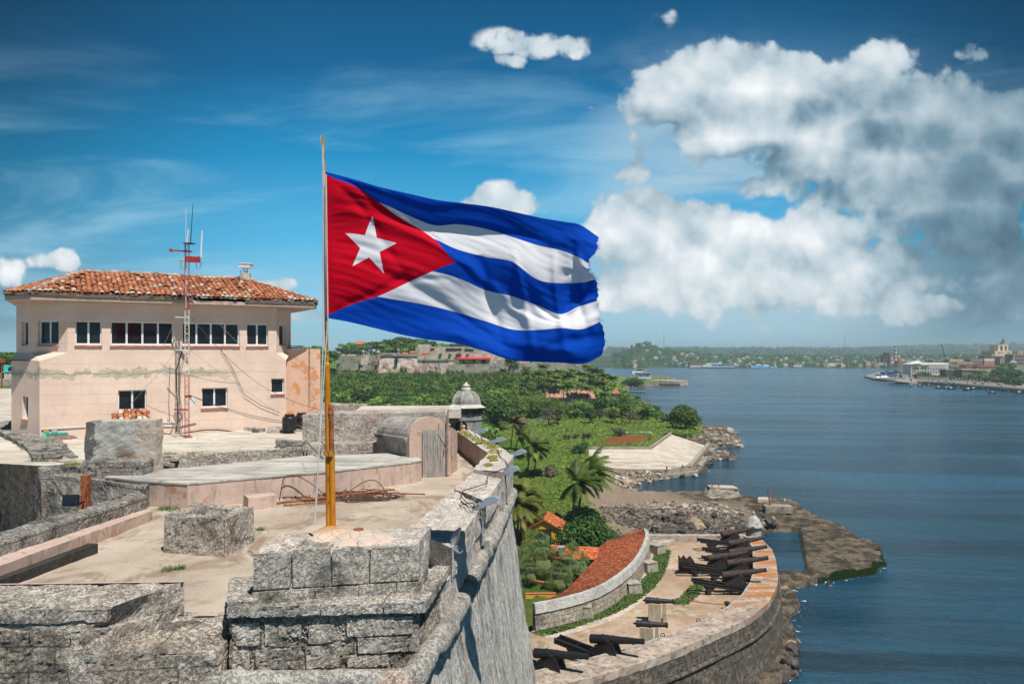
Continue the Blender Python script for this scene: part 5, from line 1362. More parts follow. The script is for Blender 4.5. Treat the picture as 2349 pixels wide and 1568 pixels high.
# edge line between the point (Rs,0) and the notch (rin, seg/2)
x1_, y1_ = Rs, 0.0; x2_, y2_ = rin * math.cos(seg / 2), rin * math.sin(seg / 2)
nx_, ny_ = (y2_ - y1_), -(x2_ - x1_); cc_ = nx_ * x1_ + ny_ * y1_
ln = t.math('ADD',t.math('MULTIPLY',t.math('MULTIPLY',rad,t.math('COSINE',aw)),nx_),t.math('MULTIPLY',t.math('MULTIPLY',rad,t.math('SINE',aw)),ny_))
sgn = 'LESS_THAN' if cc_ > 0 else 'GREATER_THAN'
star = t.math(sgn, ln, cc_)
c = t.mix(star, c, WHITE)
c = t.mix(t.math('LESS_THAN', fu, .010), c, (.75, .74, .72, 1))
# stitched seams and weave
seam = t.math('PINGPONG', t.math('MULTIPLY', fv, 5.0), .5)
c = t.mix(t.math('MULTIPLY', t.math('LESS_THAN', seam, .012), .35), c, (.01, .02, .08, 1))
wv = t.noise(t.comb(t.math('MULTIPLY', fu, 900), t.math('MULTIPLY', fv, 60), 0), 1, 3, .7)
c = t.mix(t.rng(wv, .4, .7, 0, .12), c, (.0, .0, .02, 1))
t.put(t.b.inputs['Base Color'],c); t.b.inputs['Roughness'].default_value = .75; t.b.inputs['Specular IOR Level'].default_value = .06
t.put(t.b.inputs['Normal'],t.bump(t.noise(t.comb(t.math('MULTIPLY',fu,30),t.math('MULTIPLY',fv,90),0),1,5,.65),.35,.01))
tr = t.new('ShaderNodeBsdfTranslucent'); t.put(tr.inputs[0], c)
mx = t.new('ShaderNodeMixShader'); mx.inputs[0].default_value = .30
t.l.new(t.b.outputs[0],mx.inputs[1]); t.l.new(tr.outputs[0],mx.inputs[2]); t.l.new(mx.outputs[0],t.o.inputs[0])
flag = npmesh('flag', verts, fc, mf, smooth=True, attrs={'fu': Ug.ravel(), 'fv': Vg.ravel()})
tag(flag, 'large flag with blue and white stripes, red triangle and white star', 'flag')
g = G(); random.seed(31)
for k in range(70):
 j = int(random.triangular(0, NV - 1, 8)); p_ = Vector(verts[j * NU + NU - 1])
 q_ = p_ + Vector((random.uniform(.01, .07), random.uniform(-.04, .04), random.uniform(-.06, .05)))
 g.tube([p_, q_], .003, 3)
o = g.build('frayed_thread', plain('blue_thread', (.006, .07, .40), .8)); o.parent = flag; o['kind'] = 'stuff'
# ---------------------------------------------------------------- sea and land
m, t = newmat('sea_water')
pos = t.new('ShaderNodeNewGeometry').outputs['Position']
p2 = t.mapping(pos, scale=(1, 1, 0), rot=(0, 0, R(8)))
n1 = t.noise(t.mapping(p2,scale=(.6,1.6,1)),1.3,5,.68,.4); n2 = t.noise(t.mapping(p2,scale=(.5,2.0,1),rot=(0,0,R(4))),.22,5,.62,.5)
n3 = t.noise(t.mapping(p2,scale=(.18,1.6,1),rot=(0,0,R(-3))),.028,6,.62,.6); n4 = t.noise(p2,.006,3,.5)
c = t.mix(t.rng(n3, .40, .62), (.012, .085, .165), (.028, .145, .25))
c = t.mix(t.rng(n4, .40, .62, 0, .55), c, (.008, .05, .085))
t.put(t.b.inputs['Base Color'], c)
n6 = t.noise(t.mapping(p2, scale=(.12, 1.2, 1), rot=(0, 0, R(6)), loc=(90, 40, 0)), .05, 6, .66, .8)
c = t.mix(t.rng(n6,.56,.72,0,.35),c,(.06,.17,.24)); c = t.mix(t.rng(n6,.42,.34,0,.7),c,(.004,.028,.05))
t.put(t.b.inputs['Base Color'], c)
t.put(t.b.inputs['Roughness'], t.rng(n3, .40, .62, .10, .26))
t.b.inputs['Specular IOR Level'].default_value = .5; t.b.inputs['IOR'].default_value = 1.33
b1 = t.bump(n2, .8, 2.6); b2 = t.bump(n1, 1.0, 1.25, b1)
t.put(t.b.inputs['Normal'], b2)
g = G(); g.quad((-400, -200, 0), (14000, -200, 0), (14000, 14000, 0), (-400, 14000, 0), 1, 1)
sea = g.build('sea_water', m); struct(sea)
def poly(pts, z=0.0): return [(P(x, y, z).x, P(x, y, z).y) for x, y in pts]
coast_px = [(1440,868),(1470,866),(1494,866),(1520,864),(1543,866),(1560,881),(1560,885),(1500,886),(1455,885),(1441,888),(1444,893),(1445,912),(1452,928),(1477,934),(1498,944),(1506,951),(1536,963),(1575,972),(1608,976),(1620,981),(1645,979),(1669,980),(1684,986),
 (1692,994),(1701,1006),(1703,1019),(1690,1024),(1656,1026),(1632,1030),(1633,1037),(1655,1040),(1676,1043),(1688,1051),(1684,1056),(1659,1051),(1640,1054),(1620,1058),(1606,1068),(1612,1075),(1628,1078),(1622,1083),(1592,1086),(1567,1090),(1541,1094),(1495,1103),(1464,1102),(1452,1108),
 (1462,1118),(1466,1126),(1455,1131),(1475,1134),(1505,1134),(1545,1133),(1582,1132),(1615,1131),(1630,1130),(1674,1130),(1705,1141),(1738,1148),(1760,1150),(1795,1148),(1820,1152),(1839,1163),(1844,1174),(1875,1187),(1908,1204),(1944,1220),(1968,1237),(1998,1248),(2026,1264),(2030,1289),(2040,1297),(2018,1301),(2013,1317),(1957,1325),
 (1902,1333),(1848,1347),(1815,1355),(1829,1364),(1839,1388),(1832,1410),(1817,1415),(1819,1434),(1816,1455),(1823,1470),(1830,1493),(1818,1514),(1822,1534),(1804,1558),(1788,1590),(1760,1700),(1600,2100)]
coast = poly(coast_px)
coastw = coast + [(8, 50), (-400, 50), (-1500, 1500), (150, 1500), (170, 1250)]
pool = poly([(1742,1217),(1790,1216),(1831,1218),(1840,1265),(1849,1316),(1815,1315),(1775,1320)],.3)
def seg_dist(px_, py_, pts, closed=True):
 d_ = np.full(px_.shape, 1e9); n = len(pts)
 for i in range(n if closed else n - 1):
  x0, y0 = pts[i]; x1, y1 = pts[(i + 1) % n]
  dx, dy = x1 - x0, y1 - y0; L2 = dx * dx + dy * dy + 1e-9
  t_ = np.clip(((px_ - x0) * dx + (py_ - y0) * dy) / L2, 0, 1)
  d_ = np.minimum(d_, np.hypot(px_ - x0 - t_ * dx, py_ - y0 - t_ * dy))
 return d_
def inside(px_, py_, pts):
 r_ = np.zeros(px_.shape, bool); n = len(pts)
 for i in range(n):
  x0, y0 = pts[i]; x1, y1 = pts[(i + 1) % n]
  if y0 == y1: continue
  c_ = ((y0 > py_) != (y1 > py_)) & (px_ < (x1 - x0) * (py_ - y0) / (y1 - y0) + x0)
  r_ ^= c_
 return r_
def smn(a, b, x):
 t_ = np.clip((x - a) / (b - a), 0, 1); return t_ * t_ * (3 - 2 * t_)
def npnoise(x, y, f, seed=0, octv=4):
 """cheap value noise, vectorised"""
 out = np.zeros_like(x); a = .5
 for o_ in range(octv):
  X_,Y_ = x * f,y * f; xi,yi = np.floor(X_).astype(np.int64),np.floor(Y_).astype(np.int64); fx,fy_ = X_ - xi,Y_ - yi
  fx, fy_ = fx * fx * (3 - 2 * fx), fy_ * fy_ * (3 - 2 * fy_)
  def hsh(i, j):
   h = (i * 374761393 + j * 668265263 + (seed + o_) * 974634777) & 0x7fffffff
   h = ((h ^ (h >> 13)) * 1274126177) & 0x7fffffff
   return ((h ^ (h >> 16)) & 0xffff) / 65535.0
  v = (hsh(xi,yi) * (1 - fx) + hsh(xi + 1,yi) * fx) * (1 - fy_) + (hsh(xi,yi + 1) * (1 - fx) + hsh(xi + 1,yi + 1) * fx) * fy_
  out += a * v; a *= .5; f *= 2.03
 return out
ramp_poly = poly([(1349,1071),(1393,1077),(1531,1079),(1580,1073),(1624,1022),(1557,1004),(1500,1027),(1350,1027)],2.0)
RT_ = [P(1350.5, 1030, 6.2), P(1494, 1030, 6.2), P(1541, 996, 6.2)]
RB_ = [P(1349, 1073, 1.6), P(1393, 1079, 1.6), P(1531, 1081, 1.6), P(1578, 1075, 1.6), P(1622, 1023, 1.6)]
ramp_poly = [(p.x, p.y) for p in RT_] + [(p.x, p.y) for p in RB_[::-1]]
rubbleP = poly([(1370,1135),(1480,1128),(1700,1138),(1760,1185),(1735,1232),(1480,1240),(1440,1218),(1400,1212),(1350,1180),(1330,1120)],2.5)
def hterrain(X, Y):
 shp = X.shape; x, y = X.ravel(), Y.ravel()
 ins = inside(x, y, coastw) & ~inside(x, y, pool)
 dc = seg_dist(x, y, coast, False); dp_ = seg_dist(x, y, pool)
 d_ = np.minimum(dc, dp_)
 nzv = npnoise(x, y, .12, 3, 5) - .5; nf = npnoise(x, y, .9, 9, 5) - .5
 sc_ = np.clip(y / 150, 1, 5)
 shelf = 1.05 + nf * 1.2 + nzv * .6
 near = y < 242
 t1 = np.where(near, smn(16, 62, dc - 30 * smn(-10, 40, x - .30 * y)), smn(4, 26, dc))
 t1 = np.maximum(t1, smn(.130, .100, x / y))
 h = shelf + (4.6 + nzv * .5) * t1
 rise = smn(395, 600, y) * smn(6, 95, dc)
 h = h + rise * 15 + 0 + smn(594,612,y) * 6 * smn(30,120,dc) + smn(640,800,y) * 11 * smn(20,100,dc) + 15 * np.exp(-((x - 76) / 26) ** 2 - ((y - 600) / 60) ** 2) * smn(4,30,dc) + smn(-60,-260,x) * smn(140,380,y) * 16 * (1 - rise)
 h = h + nzv * 5 * rise
 kf = smn(680, 820, y) * smn(.035, .085, x / y); h = h * (1 - kf) + 2.5 * kf
 edge = smn(0, .5 * sc_, d_)
 h = np.where(ins, -.6 + (h + .6) * edge, -.6 - 1.6 * smn(0, 8, d_))
 ir = inside(x, y, ramp_poly) & (seg_dist(x, y, ramp_poly) > .6)
 h = np.where(ir, np.minimum(h, -.2), h)
 return h.reshape(shp), d_.reshape(shp), ins.reshape(shp), dc.reshape(shp)
NT_, NY_ = 520, 640
tt = np.linspace(-.70, .56, NT_); ys = 62 * (1500 / 62) ** np.linspace(0, 1, NY_)
TG, YG = np.meshgrid(tt, ys); XG = TG * YG
HG, DG, IN, DC = hterrain(XG, YG)
w1_ = smn(.6, .42, npnoise(XG, YG, .05, 21, 5))
rubm = inside(XG.ravel(), YG.ravel(), rubbleP).reshape(XG.shape)
sand = smn(.22, .16, TG + (npnoise(XG, YG, .06, 31, 4) - .5) * .1) * (YG < 262) + .6 * rubm
grass = smn(9,20,DC + (npnoise(XG,YG,.1,5,4) - .5) * 14) * np.where(YG < 242,smn(.128,.104,TG + (npnoise(XG,YG,.15,33,4) - .5) * .035),1.0)
dist_r = seg_dist(XG.ravel(), YG.ravel(), rubbleP).reshape(XG.shape)
grass = grass * np.where(rubm, 0, smn(0, 4, dist_r + (npnoise(XG, YG, .3, 6) - .5) * 4))
ra = [P(x,y,5.5) for x,y in [(1370,1016),(1400,1007),(1430,1003),(1470,1001),(1505,1003),(1470,1009),(1500,1012),(1450,1018),(1410,1020)]]
red = inside(XG.ravel() + ((npnoise(XG,YG,.15,8) - .5) * 22).ravel(),YG.ravel() + ((npnoise(XG,YG,.12,11) - .5) * 22).ravel(),[(p.x,p.y) for p in ra]).reshape(XG.shape).astype(float)
alg = smn(2.2,.3,DC + (npnoise(XG,YG,.4,44) - .5) * 3) * smn(.36,.40,TG) * smn(160,145,YG) * smn(122,126,YG)
verts = np.stack([XG, YG, HG], -1).reshape(-1, 3)
idx = np.arange(NT_ * NY_).reshape(NY_, NT_)
fc = np.stack([idx[:-1, :-1], idx[:-1, 1:], idx[1:, 1:], idx[1:, :-1]], -1).reshape(-1, 4)
keep = (HG.ravel()[fc] > -2.1).any(1)
fc = fc[keep]
m, t = newmat('coastal_ground')
att = lambda n_: t.new('ShaderNodeAttribute', attribute_name=n_).outputs['Fac']
ns = t.noise(t.co,.35,8,.66,.3); nm_ = t.noise(t.co,1.8,7,.68,.2); nf_ = t.noise(t.co,7,6,.72); nb = t.noise(t.co,.05,6,.6,.5)
rockc = t.mix(t.rng(ns,.42,.60),(.13,.11,.085),(.42,.35,.25)); rockc = t.mix(t.rng(nf_,.50,.62,0,.8),rockc,(.045,.038,.032)); rockc = t.mix(t.rng(nm_,.58,.70,0,.6),rockc,(.36,.31,.23))
sandc = t.mix(t.rng(nm_,.4,.62),(.60,.48,.36),(.44,.34,.25)); sandc = t.mix(t.rng(nf_,.55,.68,0,.7),sandc,(.13,.10,.08))
gr = t.mix(t.rng(nb,.40,.62),(.13,.24,.04),(.24,.29,.075)); gr = t.mix(t.rng(nm_,.48,.66,0,.6),gr,(.04,.095,.016)); gr = t.mix(t.rng(nf_,.55,.7,0,.5),gr,(.12,.17,.03))
gr = t.mix(t.rng(t.noise(t.mapping(t.co,loc=(50,20,0)),.09,6,.65),.60,.70,0,.5),gr,(.17,.14,.055))
redc = t.mix(t.rng(nm_, .4, .65), (.36, .115, .035), (.42, .17, .07))
base = t.mix(att('sand'), rockc, sandc)
base = t.mix(t.rng(t.math('ADD',att('grass'),t.math('MULTIPLY',t.math('SUBTRACT',nm_,.5),.7)),.42,.58),base,gr)
base = t.mix(t.rng(t.math('ADD',att('red'),t.math('MULTIPLY',t.math('SUBTRACT',nm_,.5),1.3)),.45,.6),base,redc)
base = t.mix(t.rng(t.math('ADD',att('alg'),t.math('MULTIPLY',t.math('SUBTRACT',nm_,.5),1.2)),.50,.62),base,(.022,.045,.006))
t.put(t.b.inputs['Base Color'],base); t.b.inputs['Roughness'].default_value = .95; t.b.inputs['Specular IOR Level'].default_value = .1
t.put(t.b.inputs['Normal'], t.bump(t.math('ADD', nf_, t.math('MULTIPLY', nm_, 2)), 1.0, .7))
land = npmesh('coastal_ground',verts,fc,m,smooth=True,attrs={'grass': grass.ravel(),'sand': sand.ravel(),'red': red.ravel(),'alg': alg.ravel()})
struct(land)
def hz(x, y):
 a, *_ = hterrain(np.array([[float(x)]]), np.array([[float(y)]])); return float(a[0, 0])
def hzs(pts):
 a, *_ = hterrain(np.array([[p[0] for p in pts]], float), np.array([[p[1] for p in pts]], float)); return a[0]
def onland(px, py):
 """point of the land sheet seen in that direction"""
 z = 5.0
 for _ in range(12):
  p = P(px, py, z) if py > HY + 2 else Q(px, py, 700); z = .5 * z + .5 * hz(p.x, p.y)
 p = P(px, py, z); return Vector((p.x, p.y, hz(p.x, p.y)))
g = G(); random.seed(12)
for (x0_, y0_), (x1_, y1_) in zip(coast_px[:-1], coast_px[1:]):
 if y0_ < 960 or x0_ > 1990 and y0_ < 1300: continue
 a,b = P(x0_,y0_,0),P(x1_,y1_,0); L_ = (b - a).length; d_ = (b - a) / max(L_,.01); o_ = Vector((-d_.y,d_.x,0))
 for k in range(int(L_ / 1.1)):
  if random.random() < .45: continue
  p = a + d_ * (k * 1.1) - o_ * random.uniform(-.2, 1.1) * -1; s_ = random.uniform(.15, .7)
  q = [p + Vector((random.uniform(-s_,s_),random.uniform(-s_,s_),.05)) for _ in range(3)]; g.add(q,[(0,1,2)])
o = g.build('shore_foam',plain('sea_foam',(.62,.66,.66),.7)); tag(o,'thin white foam where the water meets the rocks','foam',kind='stuff')
# ---------------------------------------------------------------- concrete ramp
rampt = thing('concrete_ramp','broad sloping concrete sea ramp with a low wall along its top and worn stained panels','sea ramp',(RT_[1].x,RT_[1].y,2))
m, t = newmat('ramp_concrete')
x_ = t.xyz(t.co); n1 = t.noise(t.co,.4,7,.65,.4); n2 = t.noise(t.mapping(t.co,rot=(0,0,R(-52)),scale=(.12,1.4,.3)),.9,7,.7,.3); nf_ = t.noise(t.co,5,6,.7)
cell = t.new('ShaderNodeTexWhiteNoise',noise_dimensions='1D'); t.put(cell.inputs['W'],t.math('FLOOR',t.math('DIVIDE',x_[0],5.2)))
c = t.mix(t.rng(n1, .35, .65), (.50, .45, .38), (.62, .54, .45))
panel = t.mix(cell.outputs['Value'], (.42, .39, .33), (.60, .50, .42))
c = t.mix(t.math('MULTIPLY', t.rng(x_[0], 47.5, 46.5), .55), c, panel)
c = t.mix(t.math('MULTIPLY', t.rng(n2, .46, .62), t.rng(x_[2], 5.8, 2.0, .5, 1.0)), c, (.24, .20, .165))
c = t.mix(t.math('MULTIPLY',t.rng(t.noise(t.mapping(t.co,loc=(9,0,0)),.25,6,.65),.60,.68),t.rng(x_[0],60,66)),c,(.50,.25,.13))
c = t.mix(t.rng(nf_, .62, .75, 0, .5), c, (.25, .21, .17))
t.put(t.b.inputs['Base Color'],c); t.put(t.b.inputs['Normal'],t.bump(nf_,.5,.05)); t.b.inputs['Roughness'].default_value = .92
g = G()
kk = RT_[1]
g.quad(RB_[0],RB_[1] ,RT_[0].lerp(RT_[1],.3),RT_[0],8,10); g.quad(RB_[1],RB_[2],RT_[1],RT_[0].lerp(RT_[1],.3),14,10)
g.quad(RB_[2],RB_[3],RT_[1].lerp(RT_[2],.3),RT_[1],10,10); g.quad(RB_[3],RB_[4],RT_[2],RT_[1].lerp(RT_[2],.3),16,10)
dn = Vector((0, 0, -2.0))
for a_, b_ in zip([RB_[0]] + RB_, RB_[0:1] + RB_[1:] + [RT_[2]]):
 if (a_ - b_).length > .1: g.quad(a_ + dn, b_ + dn, b_, a_)
g.quad(RT_[0] + Vector((0, 0, -6)), RB_[0] + dn, RB_[0], RT_[0])
g.build('ramp_slope', m, rampt)
kb = stone('ramp_kerb_concrete',light=(.42,.38,.31),mid=(.28,.25,.20),darkf=.4,warmf=.05,bmp=.02,fine=.3,scale=.5)
def off2(pts, d_):
 out = []
 for i, p in enumerate(pts):
  a = pts[max(0, i - 1)]; b = pts[min(len(pts) - 1, i + 1)]; v = (b - a); v.z = 0; v.normalize()
  out.append(p + Vector((-v.y, v.x, 0)) * d_)
 return out
g = G(); ip_ = off2(RT_,.9); g.loft([[(a.x,a.y,7.0),(b.x,b.y,7.0),(b.x,b.y,3),(a.x,a.y,3)] for a,b in zip(ip_,off2(RT_,-.1))]); g.build('top_wall',kb,rampt)
g = G(); bo = RB_; g.loft([[(a.x,a.y,2.35 if i < 3 else 3.0),(b.x,b.y,2.35 if i < 3 else 3.0),(b.x,b.y,-.6),(a.x,a.y,-.6)] for i,(a,b) in enumerate(zip(off2(bo,.0),off2(bo,-1.4)))]); g.build('toe_wall',kb,rampt)
g = G(); g.loft([[(a.x,a.y,1.0),(b.x,b.y,1.0),(b.x,b.y,-.6),(a.x,a.y,-.6)] for a,b in zip(off2(bo,-1.3),off2(bo,-3.0))]); g.build('toe_step',kb,rampt,rough=(.15,.5))
# ---------------------------------------------------------------- battery
ZB = 6.5; ZP = 7.9
outer_px = [(1212,1590),(1299.5,1567),(1380,1546.5),(1468,1520),(1548,1492),(1620,1461),(1674,1437.7),(1727,1411),(1762,1382),(1780,1350),(1785,1323),(1780,1282),(1771,1259),(1750.6,1238.4),(1738,1229)]
inner_px = [(1205,1547),(1277.5,1529),(1345,1515),(1430,1490),(1505,1467),(1570,1443),(1628,1419),(1672,1392),(1705,1364),(1724,1335),(1731,1312),(1731,1275),(1727,1252),(1716,1235),(1710,1229)]
OU = [P(x, y, ZP) for x, y in outer_px]; IU = [P(x, y, ZP) for x, y in inner_px]
bat = thing('battery_wall','great curved sea wall of the gun battery with rust streaked coping','sea wall',(45,90,0))
m, t = newmat('battery_coping')
n1 = t.noise(t.co, .35, 8, .65, .5); n2 = t.noise(t.co, 1.5, 8, .68, .3); nf_ = t.noise(t.co, 6, 6, .72)
c = t.mix(t.rng(n1,.38,.6),(.50,.41,.34),(.34,.27,.225)); c = t.mix(t.rng(n2,.50,.60,0,.8),c,(.17,.145,.12)); c = t.mix(t.rng(t.noise(t.mapping(t.co,loc=(8,8,8)),.7,7,.7),.56,.62,0,.7),c,(.58,.52,.45))
ys_ = t.xyz(t.co)
ru = t.noise(t.mapping(t.co, scale=(.10, .55, 1), rot=(0, 0, R(-12))), 1.0, 5, .6, .3)
c = t.mix(t.math('MULTIPLY', t.rng(ru, .44, .56, 0, .9), t.rng(ys_[1], 88, 102)), c, (.42, .15, .035))
c = t.mix(t.rng(nf_, .60, .72, 0, .6), c, (.22, .18, .15))
t.put(t.b.inputs['Base Color'],c); t.put(t.b.inputs['Normal'],t.bump(t.math('ADD',nf_,n2),.8,.08)); t.b.inputs['Roughness'].default_value = .92
g = G(); secs = []
g.loft([[(a.x,a.y,ZP),(b.x,b.y,ZP),(b.x,b.y,ZP - .8),(a.x,a.y,ZP - .8)] for a,b in zip(IU,OU)],e=.7)
g.build('coping', m, bat, rough=(.07, .5))
OUc = off2(OU, -.28)
g = G()
M_batwall = stone('battery_wall_stone',light=(.20,.175,.145),mid=(.10,.088,.075),darkf=.62,warm=(.30,.22,.16),warmf=.2,bmp=.12,fine=.30,scale=.5,brick=(2.0,.8,(.75,.66)))
ft = off2(OU, -1.1)
g.loft([[(c_.x,c_.y,ZP - .8),(a.x,a.y,ZP - .8),(b.x,b.y,-1.5),(c_.x,c_.y,-1.5)] for a,b,c_ in zip(off2(OU,.06),ft,off2(OU,1.5))],e=.8)
g.build('wall_face', M_batwall, bat, rough=(.16, .5, .05))
g = G(); g.tube([Vector((p.x,p.y,ZP - 2.6)) for p in off2(OU,-.24)],.26,10); g.build('cordon',M_batwall,bat,smooth=True)
g = G(); g.loft([[(a.x,a.y,ZP + .1),(b.x,b.y,ZP + .1),(b.x,b.y,ZB - .5),(a.x,a.y,ZB - .5)] for a,b in zip(off2(IU,.22),off2(IU,-.12))],e=.6); g.build('inner_kerb',M_rubble,bat,rough=(.06,.8))
g = G(); random.seed(2)
for k in range(len(OU)): pass
rk = off2(OU, -3.0)
# battery floor
m, t = newmat('battery_gravel')
n1 = t.noise(t.co, .10, 7, .62, .5); n2 = t.noise(t.co, .9, 7, .66, .3); nf_ = t.noise(t.co, 7, 6, .74)
c = t.mix(t.rng(n1,.38,.62),(.33,.23,.155),(.45,.35,.26)); c = t.mix(t.rng(n2,.54,.66,0,.65),c,(.30,.155,.075)); c = t.mix(t.rng(t.noise(t.mapping(t.co,loc=(5,9,0)),.16,7,.68,.8),.58,.64,0,.7),c,(.56,.47,.38)); c = t.mix(t.rng(t.noise(t.mapping(t.co,loc=(25,9,0)),.22,8,.72,.8),.58,.66,0,.6),c,(.10,.12,.05)); c = t.mix(t.rng(nf_,.55,.7,0,.5),c,(.20,.14,.10))
t.put(t.b.inputs['Base Color'],c); t.put(t.b.inputs['Normal'],t.bump(nf_,.6,.05)); t.b.inputs['Roughness'].default_value = .95
M_bgravel = m
# curved roof line (top of the white band) and its foot
curve_px = [(1226,1386),(1262,1380),(1293.5,1373),(1335,1362),(1370,1350),(1400,1334),(1425,1317.5),(1443,1303),(1458,1288),(1470,1271),(1478,1256),(1486,1236),(1487,1222),(1482,1213)]
CW = [P(x, y, ZB + 2.9) for x, y in curve_px]
def foot_(pts, z): return [Vector((p.x, p.y, z)) for p in pts]
flo = [(p.x,p.y) for p in IU] + [(P(1490,1232,ZB).x,P(1490,1232,ZB).y)] + [(p.x,p.y) for p in CW[::-1]] + [(CW[0].x - 25,CW[0].y - 22),(IU[0].x - 20,IU[0].y - 8)]
g = G(); g.prism(flo, 2.0, ZB); o = g.build('battery_ground', M_bgravel); struct(o)
# far low wall closing the battery
a_, b_ = P(1487, 1243, ZB), P(1712, 1243, ZB)
roughwall('battery_end_wall','low pale wall closing the far end of the gun battery','low wall',ribs([(a_.x,a_.y + 1.3),(b_.x,b_.y + 1.3)],[(a_.x,a_.y),(b_.x,b_.y)],ZB - 1,ZB + 1.1),M_whitewall,e=.5,rough=(.06,.6,.04))
# curved building with tiled roof
cb = thing('curved_guardhouse','curved guardhouse with a sweeping orange tile roof and white band','guardhouse',(P(1400,1322,ZB + 2.9).x,P(1400,1322,ZB).y,ZB))
M_band = stone('lime_band',light=(.50,.50,.48),mid=(.40,.40,.38),darkf=.22,warmf=.02,bmp=.03,fine=.4,scale=.5,stretch=(1,1,1))
M_curv = stone('curved_wall_stone',light=(.47,.42,.36),mid=(.34,.30,.25),darkf=.36,warmf=.1,bmp=.08,fine=.35,scale=.6,brick=(1.4,.55,(.8,.6)))
g = G(); g.loft([[(a.x,a.y,ZB + 3.02),(b.x,b.y,ZB + 3.0),(c_.x,c_.y,ZB + 1.95),(a.x,a.y,ZB + 1.95)] for a,b,c_ in zip(off2(CW,.45),off2(CW,-.08),off2(CW,-.30))],e=.5); g.build('white_band',M_band,cb,rough=(.02,1))
g = G(); g.loft([[(a.x,a.y,ZB + 1.96),(b.x,b.y,ZB + 1.96),(c_.x,c_.y,ZB - .6),(a.x,a.y,ZB - .6)] for a,b,c_ in zip(off2(CW,.4),off2(CW,-.12),off2(CW,-.45))],e=.5); g.build('curved_wall',M_curv,cb,rough=(.05,.8))
ridge_px = [(1224,1386),(1288,1362),(1312,1341),(1334.5,1317.5),(1364,1285),(1371,1270),(1373,1256),(1390,1243),(1411,1232.6),(1445,1222),(1480,1212.5)]
RD = [P(x, y, ZB + 1.3 if 0 < i < 10 else ZB + 2.85) for i, (x, y) in enumerate(ridge_px)]
mt2, t = newmat('flat_roof_tiles')
oi = t.new('ShaderNodeAttribute', attribute_name='tv').outputs['Fac']; n_ = t.noise(t.co, 1.4, 7, .7)
c = t.ramp(oi,[(0,(.30,.07,.03)),(.4,(.50,.12,.045)),(.8,(.62,.17,.06)),(1,(.68,.27,.13))]); c = t.mix(t.rng(n_,.62,.72,0,.5),c,(.16,.06,.035))
t.put(t.b.inputs['Base Color'], c); t.b.inputs['Roughness'].default_value = .9
M_flat = mt2
def flat_roof(name, A, Bp, tw, tl, parent, mat=M_flat, seed=1):
 """overlapping flat tiles between an eave line A and a ridge line Bp (same point count)"""
 random.seed(seed); vs = []; fs = []; tv = []
 for (a0, a1), (b0, b1) in zip(zip(A[:-1], A[1:]), zip(Bp[:-1], Bp[1:])):
  w_ = max((a1 - a0).length, (b1 - b0).length); h_ = max((b0 - a0).length, (b1 - a1).length)
  nc = max(1, int(w_ / tw)); nr = max(1, int(h_ / tl))
  if h_ < .3: continue
  nrm = (a1 - a0).cross((b1 + b0) / 2 - (a0 + a1) / 2).normalized()
  if nrm.z < 0: nrm = -nrm
  for r_ in range(nr):
   for c_ in range(nc):
    q = []
    for (uu,vv_) in ((c_ + .04,r_ - .12),(c_ + .96,r_ - .12),(c_ + .96,r_ + 1.05),(c_ + .04,r_ + 1.05)):
     uu /= nc; vv_ = max(0, vv_ / nr); q.append(a0.lerp(a1, uu).lerp(b0.lerp(b1, uu), min(1, vv_)))
    l1 = nrm * (.085 + random.uniform(0, .05)); l2 = nrm * .02
    base = len(vs); vs += [q[0] + l1,q[1] + l1 * random.uniform(.8,1.1),q[2] + l2,q[3] + l2,q[0],q[1]]; tv += [random.random()] * 6
    fs += [(base, base + 1, base + 2, base + 3), (base + 4, base + 5, base + 1, base)]
 o = npmesh(name,[tuple(v) for v in vs],fs,mat,attrs={'tv': tv}); o.parent = parent; o.location = -parent.location; return o
def resamp(pts, n):
 L = [0]
 for a, b in zip(pts[:-1], pts[1:]): L.append(L[-1] + (b - a).length)
 out = []
 for k in range(n):
  s_ = L[-1] * k / (n - 1); i = 0
  while i < len(L) - 2 and L[i + 1] < s_: i += 1
  out.append(pts[i].lerp(pts[i + 1], (s_ - L[i]) / max(1e-6, L[i + 1] - L[i])))
 return out
E_ = [p + Vector((0, 0, .0)) for p in off2(CW, .3)]
flat_roof('roof', resamp(RD, 22), resamp(E_, 22), .42, .55, cb)
g = G()
er, rr = resamp(E_, 22), resamp(RD, 22)
for a0,a1,b0,b1 in zip(er[:-1],er[1:],rr[:-1],rr[1:]): g.quad(a0 - Vector((0,0,.06)),a1 - Vector((0,0,.06)),b1 - Vector((0,0,.06)),b0 - Vector((0,0,.06)))
for b0,b1 in zip(RD[:-1],RD[1:]): g.quad(b1 - Vector((0,0,.04)),b0 - Vector((0,0,.04)),Vector((b0.x,b0.y,ZB - 1)),Vector((b1.x,b1.y,ZB - 1)))
g.build('rear_wall', M_beam, cb)
